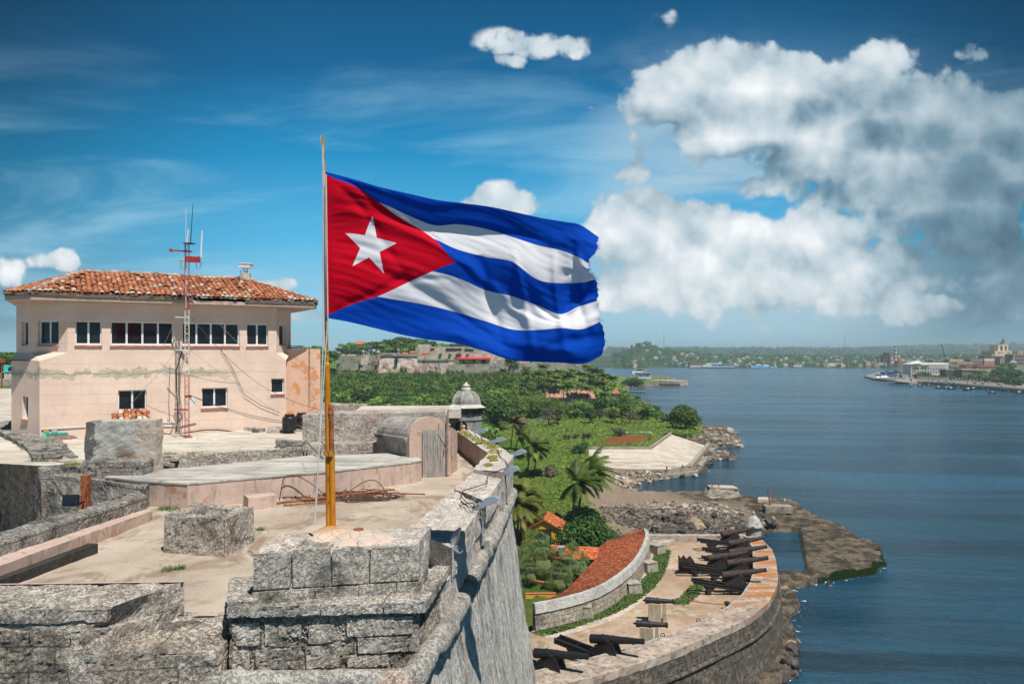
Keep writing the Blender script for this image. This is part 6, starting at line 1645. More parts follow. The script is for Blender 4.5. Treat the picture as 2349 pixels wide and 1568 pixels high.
# concrete buttress blocks along the curve
conc = plain('weathered_concrete', (.36, .33, .27), .9, var=.3, scale=1.5, bump=.02)
proto = None
for i,((x,y),lab) in enumerate([((1341,1413),'concrete block nearest the viewer along the curved white wall'),((1452,1358),'concrete block against the middle of the curved wall beside the long grass strip'),((1489,1309),'concrete block against the curved wall, third from the near end'),((1507,1268),'concrete block at the far tip of the curved wall')]):
 loc = P(x, y, ZB)
 if proto is None:
  proto = thing('concrete_block',lab,'concrete block',loc,'concrete blocks along the curved wall'); proto.scale = (.78,) * 3
  g = G(); g.hexa([(-1.1,-1.0,0),(1.3,-1.3,0),(1.5,1.2,0),(-1.1,1.2,0)],[(-1.2,-1.05,1.75),(.9,-1.25,1.75),(1.1,1.1,1.75),(-1.1,1.1,1.75)],.5); g.build('block_body',conc,proto,origin='local',rough=(.03,.8))
  g = G(); g.box((-.1,-.05,1.80),(2.3,2.4,.12),rz=-.05); g.build('block_cap',conc,proto,origin='local')
 else: copy_tree(proto, loc, rz=.25 * i, label=lab, sc_=.78)
# pale apron and grass strip on the battery floor
g = G(); ap = off2(CW, -.4); aq = off2(CW, -2.9)
for a0,a1,b0,b1 in zip(ap[:-1],ap[1:],aq[:-1],aq[1:]): g.quad((b0.x,b0.y,ZB + .006),(b1.x,b1.y,ZB + .006),(a1.x,a1.y,ZB + .006),(a0.x,a0.y,ZB + .006),6,2)
M_apron = stone('pale_apron',light=(.60,.52,.45),mid=(.46,.38,.32),darkf=.30,warmf=.2,bmp=.03,fine=.3,scale=.5)
o = g.build('apron_path', M_apron, rough=(.004, .4)); struct(o)
def weedstrip(name, pts, wd, n, lab, h_=.35, mat=None, jit=1.0, z=ZB):
 g = G(); random.seed(n)
 L = resamp(pts, n)
 for p in L:
  for k in range(5):
   a = random.uniform(0,2 * PI); r_ = wd * random.random() ** .5; q = p + Vector((r_ * math.cos(a) * jit,r_ * math.sin(a) * jit,0)); s_ = random.uniform(.15,.4)
   g.add([q,q + Vector((s_,random.uniform(-.2,.2),.02)),q + Vector((random.uniform(-.2,.2),random.uniform(-.2,.2),h_ * random.uniform(.3,1)))],[(0,1,2)])
   g.add([q + Vector((0,0,.012)),q + Vector((s_,0,.02)),q + Vector((s_,s_,.012)),q + Vector((0,s_,.03))],[(0,1,2,3)])
 o = g.build(name, mat or M_weed); tag(o, lab, 'grass', kind='stuff'); return o
weedstrip('battery_grass',[P(x,y,ZB) for x,y in [(1240,1450),(1290,1437),(1340,1420),(1390,1402),(1440,1375),(1480,1345),(1500,1318),(1512,1290),(1520,1262)]],1.2,1500,'strip of green grass along the foot of the curved white wall',.18)
weedstrip('battery_weeds',[P(x,y,ZB) for x,y in [(1556,1384),(1580,1368),(1592,1352),(1600,1345)]],1.0,130,'patches of weed under the gun carriages',.2)
weedstrip('wall_foot_plants',[P(x,y,ZB) for x,y in [(1246,1545),(1250,1560),(1256,1575),(1255,1600)]],1.3,420,'leafy weeds growing at the foot of the bastion beside the battery',1.5)
# ---------------------------------------------------------------- guns
M_gun = plain('gun_iron', (.028, .024, .024), .62, var=.45, scale=3, bump=.02)
M_gunrust = plain('rusty_gun_iron', (.050, .033, .028), .8, var=.5, scale=2.5, bump=.03)
M_gunblack = plain('tarred_gun_iron', (.016, .016, .019), .5, var=.3, scale=3, bump=.01)
def make_gun(label, group, mb, mc):
 t_ = thing('coastal_gun', label, 'cannon', (0, 0, 0), group)
 A_, B_ = Vector((3.9, 0, 2.42)), Vector((9.6, 0, 3.18)); d_ = (B_ - A_).normalized()
 at = lambda s_: A_ + d_ * s_
 g = G(); g.tube([at(0),at(.03),at(1.7),at(1.9),at(2.6),at(4.9),at(5.55),at(5.6),at(5.78)],[.36,.46,.475,.46,.41,.29,.265,.30,.29],22)
 g.tube([at(5.77), at(5.80)], [.20, .2], 16)
 g.box(at(1.35) + Vector((0, 0, .48)), (.16, .10, .12)); g.box(at(2.5) + Vector((0, 0, .42)), (.10, .08, .10))
 b_ = g.build('barrel', mb, t_, origin='local', smooth=False)
 g = G(); g.cyl(at(5.775),at(5.805),.185,.185,16); bo = g.build('bore',M_dark,None,origin='local'); bo.parent = b_
 g = G(); g.cyl(at(2.15) + Vector((0,-.75,-.05)),at(2.15) + Vector((0,.75,-.05)),.17,.17,12); tr_ = g.build('trunnion',mb,None,origin='local'); tr_.parent = b_
 for sy in (-.62, .62):
  g = G(); tr = at(2.15) + Vector((0, sy, 0))
  z_ = lambda x: 1.93 - x * .155
  pts = [(4.0,z_(4.0) + .08),(4.0,z_(4.0) + .22),(6.0,tr.z - .15),(6.25,tr.z - .02),(6.55,tr.z - .1),(7.15,z_(7.15) + .1)]
  n_ = len(pts)
  vs = [(x, sy - .05, z) for x, z in pts] + [(x, sy + .05, z) for x, z in pts]
  g.add(vs,[list(range(n_)),list(range(n_,2 * n_))[::-1]] + [(i,i + n_,(i + 1) % n_ + n_,(i + 1) % n_) for i in range(n_)])
  g.bar((4.0,sy,z_(4) + .24),(6.05,sy,tr.z - .12),.20,.06); g.bar((6.5,sy,tr.z - .1),(7.15,sy,z_(7.15) + .1),.20,.06); g.bar((5.0,sy,z_(5) + .1),(6.1,sy,tr.z - .3),.16,.06)
  g.cyl((6.95, sy - .12, z_(7) + .16), (6.95, sy + .12, z_(7) + .16), .17, .17, 12)
  g.build('cheek', mc, t_, origin='local')
 for sy in (-.62, .62):
  g = G()
  a0, a1 = Vector((0, sy, 1.93)), Vector((7.7, sy, .74))
  for dz,w_,h_ in ((0,.26,.06),(-.22,.07,.42),(-.45,.26,.06)): g.bar(a0 + Vector((0,0,dz)),a1 + Vector((0,0,dz)),w_,h_)
  g.build('slide_beam', mc, t_, origin='local')
 for x in (.1,2.3,4.6,7.5): g = G(); g.bar((x,-.62,1.75 - x * .155),(x,.62,1.75 - x * .155),.10,.26); g.build('cross_beam',mc,t_,origin='local')
 for sy in (-.62, .62):
  g = G()
  vs = [(1.35,sy - .03,1.28),(2.95,sy - .03,1.05),(2.15,sy - .03,.12),(1.95,sy - .03,.12)]; vs += [(x,y + .06,z) for x,y,z in vs]
  g.add(vs, [(0, 1, 2, 3), (7, 6, 5, 4), (0, 4, 5, 1), (1, 5, 6, 2), (2, 6, 7, 3), (3, 7, 4, 0)])
  g.build('support_leg', mc, t_, origin='local')
 g = G(); g.cyl((2.05,-.55,.22),(2.05,-.35,.22),.22,.22,14); g.cyl((2.05,.35,.22),(2.05,.55,.22),.22,.22,14); g.bar((2.05,-.6,.22),(2.05,.6,.22),.06); g.build('truck_wheel',mc,t_,origin='local')
 g = G(); g.box((6.6,0,.45),(.5,.5,.9)); g.box((7.35,0,.35),(.3,1.1,.7)); g.build('pivot_block',M_gunrust,t_,origin='local')
 return t_
gd = [(1588,1361,-1,'rusty coastal gun nearest the viewer in the row of six by the sea wall'),(1603,1332,1,'second rusty coastal gun behind the nearest of the row'),(1561,1320,3,'coastal gun set farther back from the sea wall than the others of its row'),
      (1612,1306,5,'coastal gun in the row just beyond the one set back'),(1614.5,1285,8,'last but one coastal gun of the row, in front of the round stone turret roof'),(1603,1263,12,'farthest coastal gun of the row, its muzzle hiding the small domed turret')]
gp = make_gun(gd[0][3], 'six coastal guns in a row by the sea wall', M_gunrust, M_gun)
for i, (x, y, a_, lb) in enumerate(gd):
 loc = P(x, y, ZB); o = gp if i == 0 else copy_tree(gp, label=lb)
 o.location = loc; o.rotation_euler[2] = R(a_)
def recol(o, m):
 if o.type == 'MESH':
  o.data = o.data.copy(); o.data.materials[0] = m
 for c_ in o.children: recol(c_, m)
g2 = copy_tree(gp,label='black coastal gun by the near sea wall, its whole barrel and slide in view'); g2['group'] = 'black guns near the sea wall'; recol(g2,M_gunblack)
g2.location = (4.7, 83.3, ZB); g2.rotation_euler[2] = R(-31)
for nm, (x, z) in {'small_cap': (0, 0)}.items(): pass
g3 = copy_tree(g2,label='black coastal gun half hidden by the foot of the bastion'); g3.location = (-1.15,79.4,ZB)
def small_cannon(lab, loc, rz, first=[None]):
 if first[0] is not None:
  return copy_tree(first[0], loc, rz=rz, label=lab)
 t_ = thing('plinth_cannon', lab, 'cannon', loc, 'old cannons on concrete plinths', rz)
 g = G(); pr_ = [(-.32,.02),(-.26,.07),(-.20,.10),(-.12,.06),(-.06,.09),(0,.24),(.05,.27),(.5,.27),(.52,.30),(.60,.30),(.62,.26),(1.15,.25),(1.35,.245),(1.38,.28),(1.5,.28),(1.52,.22),(2.9,.165),(3.1,.17),(3.2,.215),(3.35,.215),(3.38,.16)]
 g.tube([(x - 1.2,0,2.42) for x,r_ in pr_],[r_ * 1.4 for x,r_ in pr_],20); b_ = g.build('barrel',M_gunblack,t_,origin='local')
 g = G(); g.cyl((.35,-.48,2.36),(.35,.48,2.36),.10,.10,10); q = g.build('trunnion',M_gunblack,None,origin='local'); q.parent = b_
 g = G(); g.cyl((2.175,0,2.42),(2.19,0,2.42),.15,.15,12); q = g.build('bore',M_dark,None,origin='local'); q.parent = b_
 for (x0, x1, w_) in ((-.8, .55, 1.2), (.85, 1.15, .8)):
  g = G(); g.hexa([(x0 - .05,-w_ / 2,0),(x1 + .08,-w_ / 2,0),(x1 + .08,w_ / 2,0),(x0 - .05,w_ / 2,0)],[(x0,-w_ / 2,2.2),(x1,-w_ / 2,2.14),(x1,w_ / 2,2.14),(x0,w_ / 2,2.2)])
  g.build('plinth', M_plinth, t_, origin='local')
 first[0] = t_; return t_
M_plinth, t = newmat('rust_stained_concrete')
n_ = t.noise(t.mapping(t.co, scale=(1.5, 1.5, .4)), 2.2, 6, .65); x_ = t.xyz(t.co)
c = t.mix(t.rng(n_,.38,.62),(.42,.38,.29),(.30,.27,.21)); c = t.mix(t.rng(t.math('ADD',n_,t.math('MULTIPLY',x_[2],.12)),.74,.86,0,.8),c,(.40,.20,.07))
t.put(t.b.inputs['Base Color'], c); t.b.inputs['Roughness'].default_value = .9
small_cannon('old cannon on the farther concrete plinth, well clear of the sea wall',P(1504,1424,ZB),R(-8))
small_cannon('old cannon on the nearer concrete plinth, close behind the sea wall coping',P(1485,1482,ZB),R(-9))
g = G(); g.lathe([(.42,0),(.42,.1),(.26,.18),(.2,.5),(.34,.72),(.38,.86),(.36,.95),(.05,.97)],P(1668,1397,ZB),18); o = g.build('rusty_bollard',M_gunrust,smooth=False); tag(o,'rusty iron bollard between the plinth cannons and the coastal guns','bollard')
for (x,y,lab) in [(1602,1427,'small iron ring bolt at the edge of the coping below the bollard'),(1520,1461,'small iron ring bolt on the coping beside the nearer plinth cannon')]:
 g = G(); c0 = P(x,y,ZP); g.tube([c0 + Vector((.22 * math.cos(a),0,.22 + .22 * math.sin(a))) for a in [i * PI / 6 for i in range(13)]],.05,5); g.bar(c0 - Vector((0,0,.1)),c0 + Vector((0,0,.15)),.15); o = g.build('ring_bolt',M_gun); tag(o,lab,'ring bolt')
# rust plate under the nearest gun
g = G(); c0 = P(1650,1368,ZB); g.tube([c0 + Vector((4.6 * math.cos(a),3.2 * math.sin(a),.03)) for a in [R(180 + i * 9) for i in range(20)]],.10,5); o = g.build('racer_rail',M_rustpipe); tag(o,'curved rusty rail in the ground under the nearest coastal gun','rail')
# gun shield plate standing behind
g = G(); c0 = P(1598, 1320, ZB)
for k in (0, .9):
 vs = [(0, k, .2), (2.6, k, .1), (1.7, k, 1.5), (1.2, k, 1.05), (.75, k, 1.6), (.35, k, 1.05), (0, k, 1.7)]
 g.add([c0 + Vector(v) + Vector((-2.2,1.0,.9)) for v in vs] + [c0 + Vector(v) + Vector((-2.2,1.08,.9)) for v in vs],[list(range(7)),list(range(7,14))[::-1]] + [(i,i + 7,(i + 1) % 7 + 7,(i + 1) % 7) for i in range(7)])
g.box(c0 + Vector((-1, 1.5, .55)), (2.4, .9, 1.1))
o = g.build('scalloped_bracket',M_gunrust); tag(o,'rusty scalloped cradle frame left standing among the gun slides','gun cradle')
# white slabs lying by the curved wall
g = G(); random.seed(3)
for (x,y) in [(1512,1248),(1522,1250),(1530,1246)]: g.box(P(x,y,ZB) + Vector((0,0,.3)),(2.0,1.0,.5),rz=random.uniform(-.5,.5))
o = g.build('pale_slabs',M_apron,rough=(.04,1)); tag(o,'pale broken slabs at the far tip of the curved wall','stone slabs')
# domed turret on the battery corner
c0 = P(1728.5, 1234, ZB)
tu = thing('domed_turret','small round stone turret with a domed roof at the far end of the battery','sentry turret',c0)
r0_ = 1.28
g = G(); g.lathe([(r0_,3.0),(r0_,ZB + 2.0),(r0_ + .06,ZB + 2.05)],(c0.x,c0.y,0),20); g.build('turret_drum',stone('turret_stone',light=(.60,.59,.55),mid=(.48,.46,.42),darkf=.22,warmf=.02,bmp=.05,fine=.5,scale=.8,brick=(.8,.4,(1,0))),tu,smooth=False)
g = G(); g.lathe([(r0_ + .34,ZB + 2.02),(r0_ + .36,ZB + 2.1),(r0_ + .02,ZB + 2.4),(r0_ - .08,ZB + 2.75),(r0_ * .72,ZB + 3.35),(r0_ * .42,ZB + 3.75),(.2,ZB + 3.95),(.16,ZB + 4.1),(.28,ZB + 4.2),(.22,ZB + 4.4),(.05,ZB + 4.75)],(c0.x,c0.y,0),24); g.build('dome',stone('turret_dome_stone',light=(.52,.52,.49),mid=(.42,.41,.38),darkf=.25,warmf=0,bmp=.04,fine=.5,scale=.8),tu,smooth=True)
# ---------------------------------------------------------------- yellow house and garden
M_yellow = plain('yellow_wall', (.58, .35, .04), .85, var=.12, scale=1.2, bump=.01)
M_cream = plain('cream_cap', (.66, .60, .42), .8)
GZ = 5.6
yh = thing('yellow_house','small yellow house with a red tiled gable roof and a barred white gate','house',(4.5,136,GZ))
x0_, x1_, yd, xm = 1.65, 8.25, 134.0, 5.35
za, ze = 9.95, 8.35
dpt = Vector((.9, 6.0, 0))
g = G()
fp = [(x0_, GZ - .5), (x1_, GZ - .5), (x1_, ze), (xm, za), (x0_, ze - .1)]
gx0, gx1, gz1 = 4.38, 6.62, 8.45
g.add([(x,yd,z) for x,z in [(x0_,GZ - .5),(gx0,GZ - .5),(gx0,gz1),(gx1,gz1),(gx1,GZ - .5),(x1_,GZ - .5),(x1_,ze),(xm,za),(x0_,ze - .1)]],[(0,1,2,7,8),(2,3,7),(3,4,5,6),(3,6,7)])
for (xa_,za_2) in ((x0_,ze - .1),(x1_,ze)): g.quad((xa_,yd,GZ - .5),Vector((xa_,yd,GZ - .5)) + dpt,Vector((xa_,yd,za_2)) + dpt,(xa_,yd,za_2))
for p_,q_ in (((gx0,GZ),(gx0,gz1)),((gx1,GZ),(gx1,gz1)),((gx0,gz1),(gx1,gz1))): g.quad((p_[0],yd,p_[1]),(q_[0],yd,q_[1]),(q_[0],yd + .4,q_[1]),(p_[0],yd + .4,p_[1]))
g.build('wall', M_yellow, yh)
g = G(); g.quad((gx0,yd + .38,GZ - .4),(gx1,yd + .38,GZ - .4),(gx1,yd + .38,gz1),(gx0,yd + .38,gz1)); g.build('gate_backing',plain('white_gate_panels',(.55,.54,.52),.8),yh)
g = G()
for k in range(13): x = gx0 + (gx1 - gx0) * k / 12; g.bar((x, yd + .05, GZ - .3), (x, yd + .05, gz1), .045)
for z in (GZ + .2, GZ + 1.2, gz1 - .3): g.bar((gx0, yd + .05, z), (gx1, yd + .05, z), .05)
g.build('gate', M_iron, yh)
o_ = .45
fL,fR = Vector((x0_ - .5,yd - o_,ze - .32)),Vector((x1_ + .6,yd - o_,ze - .22)); fM = Vector((xm,yd - o_,za + .15))
bL, bR, bM = fL + dpt * 1.15, fR + dpt * 1.15, fM + dpt * 1.15
flat_roof('roof',[fR,bR][::-1],[fM,bM][::-1],.34,.34,yh,seed=4); flat_roof('roof',[fL,bL],[fM,bM],.34,.34,yh,seed=6)
g = G(); g.quad(fL,fM,bM,bL); g.quad(fM,fR,bR,bM); g.tube([fM,bM],.12,6); g.bar(fL,fM,.12,.1); g.bar(fM,fR,.12,.1); g.build('roof_edge',M_sill,yh)
# low tiled range
lh = thing('low_tiled_range','low building with a worn red tile roof between the fan palms and the curved guardhouse','building',P(1330,1275,GZ))
rL, rR = P(1258, 1250, 8.7), P(1373, 1256, 8.7); eL, eR = P(1262, 1280, 7.6), P(1369, 1283.5, 7.6)
flat_roof('roof', resamp([eL, eR], 4), resamp([rL, rR], 4), .34, .34, lh, seed=9)
g = G(); g.quad(eL,eR,rR,rL); g.tube([rL,rR],.13,6); g.quad(rL,rR,rR + Vector((0,3,-1)),rL + Vector((0,3,-1))); g.build('roof_edge',M_sill,lh)
g = G(); g.prism([(eL.x + .4,eL.y + .5),(eR.x - .4,eR.y + .5),(rR.x,rR.y + 2),(rL.x,rL.y + 2)],4,7.5); g.build('wall',M_beam,lh)
g = G(); c_ = P(1288,1266,8.3); g.box(c_ + Vector((0,0,.1)),(.8,.8,1.3)); g.box(c_ + Vector((0,0,.8)),(1.1,1.1,.12)); o = g.build('roof_vent',M_metal,lh)
# gate pillar and garden walls
gp2 = thing('gate_pillar','yellow gate pillar with a pointed cream cap in front of the barred gate','gate pillar',P(1262,1249,GZ))
q = P(1262, 1249, GZ); g = G(); g.box(q + Vector((0, 0, .6)), (.62, .6, 1.3)); g.build('shaft', M_yellow, gp2)
g = G(); g.box(q + Vector((0,0,1.3)),(.74,.72,.12)); g.hexa([q + Vector((sx * .36,sy * .35,1.36)) for sx,sy in ((-1,-1),(1,-1),(1,1),(-1,1))],[q + Vector((sx * .03,sy * .03,1.78)) for sx,sy in ((-1,-1),(1,-1),(1,1),(-1,1))]); g.build('pointed_cap',M_cream,gp2)
def gwall(name, a, b, h_, lab, z=GZ):
 t_ = thing(name, lab, 'garden wall', a); g = G(); d_ = (b - a)
 g.bar(a + Vector((0, 0, h_ / 2)), b + Vector((0, 0, h_ / 2)), .35, h_); g.build('yellow_face', M_yellow, t_)
 g = G(); g.bar(a + Vector((0,0,h_ + .04)),b + Vector((0,0,h_ + .04)),.45,.08); g.build('red_coping',M_sill,t_)
gwall('garden_wall',P(1267,1250,GZ),P(1330,1247,GZ),.75,'low yellow wall running right from the pointed gate pillar')
gwall('garden_wall', P(1205, 1341, 5.0), P(1300, 1356, 5.0), .8, 'low yellow garden wall under the fan palms')
gwall('garden_wall',P(1205,1378,5.0),P(1275,1377,5.0),1.0,'low yellow wall nearest the foot of the bastion, below the lawn')
q = P(1315,1250,GZ); g = G(); g.box(q + Vector((0,0,.5)),(.7,.5,1.0)); g.tube([q + Vector((.3 * math.cos(a),0,1.0 + .3 * math.sin(a))) for a in [i * PI / 8 for i in range(9)]],.1,5); o = g.build('arched_pillar',M_yellow); tag(o,'small yellow pillar with a rounded top below the glossy bush','pillar')
g = G(); L_ = [P(1195,1345,5.02),P(1300,1358,5.02),P(1290,1378,5.02),P(1195,1378,5.02)]; g.quad(*[Vector((p.x,p.y,5.03)) for p in (L_[3],L_[2],L_[1],L_[0])],4,4)
o = g.build('lawn_ground', plain('lawn_green', (.05, .12, .015), .95, var=.3, scale=2)); struct(o)
g = G(); g.quad(*[Vector((p.x,p.y,4.6)) for p in (P(1180,1400,4.6),P(1380,1290,4.6),P(1385,1235,4.6),P(1180,1235,4.6))],2,2)
o = g.build('garden_ground', plain('garden_soil', (.07, .085, .03), .95, var=.4, scale=.6)); struct(o)
# ---------------------------------------------------------------- shore things
g = G(); c0 = P(1783,1171,1.4); g.box(c0 + Vector((0,0,.5)),(6.2,3.0,1.6),rz=-.05); o = g.build('mooring_block',kb,rough=(.08,.7)); tag(o,'square concrete block on the rock shelf with a rusty post','concrete block')
g = G(); g.tube([c0 + Vector((-1.6,0,1.2)),c0 + Vector((-2.1,.2,4.8))],[.22,.16],8); o = g.build('rusty_post',M_rustpipe); tag(o,'leaning rusty iron post on the concrete mooring block','post')
g = G(); sl_ = P(1650,1126,2.2); g.hexa([sl_ + Vector(v) for v in [(-4.2,-2,-1.5),(5.2,-2.5,-1.5),(5.2,3,-1.5),(-4.2,3,-1.5)]],[sl_ + Vector(v) for v in [(-2.6,-1,.9),(4.4,-1.6,.7),(4.4,2.5,.8),(-2.6,2.5,1.0)]],.6)
o = g.build('rubble_mound',kb,rough=(.35,.5,.2)); tag(o,'mound of concrete rubble under the flat slab on the point','rubble mound')
g = G(); g.hexa([sl_ + Vector(v) for v in [(-2.7,-1.2,.95),(4.4,-1.9,.8),(4.2,2.2,.8),(-2.7,2.2,.95)]],[sl_ + Vector(v) for v in [(-2.7,-1.2,1.3),(4.4,-1.9,1.15),(4.2,2.2,1.15),(-2.7,2.2,1.3)]],.8)
o = g.build('flat_slab',M_apron,rough=(.04,.8)); tag(o,'flat pale concrete slab on the point where two people in yellow sit','concrete slab')
g = G(); g.hexa([P(1738,1153,.8),P(1768,1153,.8),P(1766,1147,.8),P(1740,1147,.8)],[P(1738,1153,.8) + Vector((0,0,.9)),P(1768,1153,.8) + Vector((0,0,.9)),P(1766,1147,.8) + Vector((0,0,.9)),P(1740,1147,.8) + Vector((0,0,.9))],.8)
o = g.build('low_shore_slab',M_apron,rough=(.06,.8)); tag(o,'low pale slab lying on the rocks between the point and the mooring block','concrete slab')
# boulders
bmats = [plain('dark_boulder',(.075,.065,.058),.95,var=.5,scale=1.2,bump=.08),plain('pale_boulder',(.42,.38,.32),.95,var=.35,scale=1.2,bump=.08),plain('tan_boulder',(.27,.21,.15),.95,var=.4,scale=1.2,bump=.08)]
bprot = []
for k in range(9):
 bm2 = bmesh.new(); bmesh.ops.create_icosphere(bm2, subdivisions=2, radius=1)
 off = Vector((k * 7.3, 2, 1))
 for v in bm2.verts:
  q = v.co.copy(); r_ = 1 + .7 * noise.noise(q * .9 + off) + .25 * noise.noise(q * 2.6 + off)
  v.co = Vector((q.x * r_ * 1.1, q.y * r_ * .85, q.z * r_ * .62))
 me = bpy.data.meshes.new('boulder'); bm2.to_mesh(me); bm2.free(); me.materials.append(bmats[k % 3]); bprot.append(me)
random.seed(77)
bl = []
def inpoly(x, y, pl):
 r_ = False; n = len(pl)
 for i in range(n):
  x0, y0 = pl[i]; x1, y1 = pl[(i + 1) % n]
  if (y0 > y) != (y1 > y) and x < (x1 - x0) * (y - y0) / (y1 - y0) + x0: r_ = not r_
 return r_
zones = [([(1385,1160),(1480,1136),(1640,1140),(1720,1160),(1700,1195),(1690,1232),(1500,1236),(1440,1215),(1400,1208),(1370,1190)],175,(.35,1.05),2.6),
         ([(1500, 1205), (1700, 1200), (1700, 1236), (1500, 1238)], 26, (1.0, 1.9), 2.0),
         ([(1590, 985), (1690, 985), (1702, 1018), (1640, 1026), (1605, 1010)], 60, (.6, 1.9), 1.6),
         ([(1395,1082),(1600,1084),(1545,1092),(1470,1104),(1455,1125),(1430,1120),(1400,1100)],75,(.4,1.3),1.0),
         ([(1608, 1045), (1640, 1030), (1690, 1052), (1640, 1062), (1600, 1080)], 36, (.5, 1.4), .4),
         ([(1780,1345),(1800,1352),(1790,1390)],6,(.6,1.2),.8),([(1440,886),(1500,884),(1500,887),(1442,890)],10,(1,2.2),.5),
         ([(1802,1440),(1826,1470),(1832,1500),(1815,1550),(1795,1568),(1800,1500)],22,(.5,1.4),.5),([(1740,1195),(1770,1190),(1765,1215),(1745,1218)],12,(.7,1.8),.8)]
pts_ = []
for zi, (pl, n, (s0, s1), z) in enumerate(zones):
 xs, ys2 = [p[0] for p in pl], [p[1] for p in pl]; c_ = 0
 while c_ < n:
  x, y = random.uniform(min(xs), max(xs)), random.uniform(min(ys2), max(ys2))
  if inpoly(x,y,pl): p = P(x,y,z); pts_.append((p.x,p.y,s0 + (s1 - s0) * random.random() ** 2.2,zi)); c_ += 1
pts_ = pts_[:] ; hs_ = hzs([(p[0], p[1]) for p in pts_])
cnt = 0
pts2 = sorted(range(len(pts_)), key=lambda i: -pts_[i][2] / pts_[i][1])
for rank, i in enumerate(pts2[:295]):
 x, y, s_, py = pts_[i]
 wh_ = ('in the stone field beyond the battery end wall','at the near edge of the stone field by the end wall','on the stepped rocks by the large rounded tree','between the concrete ramp and the inlet','on the rocks off the lower corner of the ramp','at the foot of the sea wall beside the pool','on the low point by the barge','in the wash at the foot of the sea wall','beside the small domed turret')[py]
 k = random.choice((1,4,7,2,5,1)) if (y > 182 and y < 240) else random.choice((0,3,6,0,3,2)) if y < 182 else random.choice((0,3,6,2,5,8,1))
 o = bpy.data.objects.new('boulder', bprot[k]); COL.objects.link(o)
 o.location = (x,y,max(hs_[i],.0) + s_ * .18); o.scale = (s_,s_,s_); o.rotation_euler = (random.uniform(-.3,.3),random.uniform(-.3,.3),random.uniform(0,6))
 o['category'] = 'boulder'; o['group'] = 'boulders ' + wh_; o['label'] = ('dark','pale','tan')[k % 3] + ' boulder ' + wh_
# small stones: beyond counting
vs, fs = [], []
ico = bmesh.new(); bmesh.ops.create_icosphere(ico,subdivisions=1,radius=1); iv = [v.co.copy() for v in ico.verts]; if_ = [[v.index for v in f.verts] for f in ico.faces]; ico.free()
iv = np.array([tuple(v) for v in iv]); if_ = np.array(if_)
pts3 = []
for pl, n, (s0, s1), z in zones[:5]:
 xs, ys2 = [p[0] for p in pl], [p[1] for p in pl]; c_ = 0
 while c_ < n * 16:
  x, y = random.uniform(min(xs), max(xs)), random.uniform(min(ys2), max(ys2))
  if inpoly(x, y, pl): p = P(x, y, z); pts3.append((p.x, p.y)); c_ += 1
h3 = hzs(pts3); Vn = []; Fn = []
for i, (x, y) in enumerate(pts3):
 if h3[i] < -.3: continue
 s_ = .14 + .36 * random.random() ** 2
 jit = rng.uniform(.6, 1.3, iv.shape)
 Vn.append(iv * jit * np.array([s_ * 1.2,s_,s_ * .7]) + np.array([x,y,h3[i] + s_ * .2])); Fn.append(if_ + len(iv) * (len(Fn)))
m,t = newmat('shore_rubble'); wn = t.new('ShaderNodeTexVoronoi'); t.put(wn.inputs['Vector'],t.co); wn.inputs['Scale'].default_value = 1.1
c = t.ramp(t.xyz(wn.outputs['Color'])[0],[(0,(.07,.06,.055)),(.35,(.20,.17,.14)),(.7,(.40,.35,.29)),(1,(.52,.48,.42))]); c = t.mix(t.rng(t.noise(t.co,3,5,.7),.5,.7,0,.6),c,(.10,.09,.08)); c = t.mix(t.rng(t.math('ADD',t.xyz(t.co)[1],t.math('MULTIPLY',t.noise(t.co,.12,4),40)),208,190,0,.72),c,(.07,.06,.055)); t.put(t.b.inputs['Base Color'],c)
o = npmesh('shore_rubble',np.concatenate(Vn),np.concatenate(Fn),m); tag(o,'field of loose stones spread over the shore below the battery','rubble',kind='stuff')
# ---------------------------------------------------------------- vegetation
def leafmat(name, a, b, c_, trans=.25):
 m, t = newmat(name)
 oi = t.new('ShaderNodeObjectInfo').outputs['Random']; lv = t.new('ShaderNodeAttribute',attribute_name='lv').outputs['Fac']
 col = t.ramp(lv, [(0, a), (.5, b), (1, c_)])
 h = t.new('ShaderNodeHueSaturation'); t.put(h.inputs['Color'], col)
 t.put(h.inputs['Value'],t.math('ADD',.60,t.math('MULTIPLY',oi,.85))); t.put(h.inputs['Hue'],t.math('ADD',.487,t.math('MULTIPLY',t.math('FRACT',t.math('MULTIPLY',oi,7.3)),.03)))
 t.put(t.b.inputs['Base Color'],h.outputs[0]); t.b.inputs['Roughness'].default_value = .6; t.b.inputs['Specular IOR Level'].default_value = .3
 tr = t.new('ShaderNodeBsdfTranslucent'); t.put(tr.inputs[0],h.outputs[0]); mx = t.new('ShaderNodeMixShader'); mx.inputs[0].default_value = trans
 t.l.new(t.b.outputs[0],mx.inputs[1]); t.l.new(tr.outputs[0],mx.inputs[2]); t.l.new(mx.outputs[0],t.o.inputs[0])
 return m
L_dark = leafmat('dark_tree_leaves', (.028, .07, .015), (.062, .135, .027), (.13, .21, .045))
L_mid = leafmat('mid_tree_leaves', (.055, .115, .018), (.12, .215, .035), (.24, .33, .07))
L_light = leafmat('yellow_green_leaves', (.11, .18, .02), (.20, .30, .045), (.30, .36, .08))
L_dry = leafmat('dry_brown_twigs', (.06, .05, .035), (.10, .085, .06), (.15, .13, .085), .1)
L_palm = leafmat('palm_leaflets', (.06, .11, .018), (.12, .18, .035), (.30, .31, .08), .3)
L_fan = leafmat('fan_palm_leaves', (.08, .14, .04), (.17, .25, .08), (.38, .36, .20), .3)
L_dead = leafmat('dead_palm_leaves', (.10, .08, .045), (.17, .14, .08), (.24, .20, .12), .2)
M_trunk = plain('tree_bark', (.10, .08, .06), .95, var=.4, scale=3, bump=.03)
M_ptrunk = plain('palm_bark', (.16, .135, .11), .95, var=.35, scale=4, bump=.03)
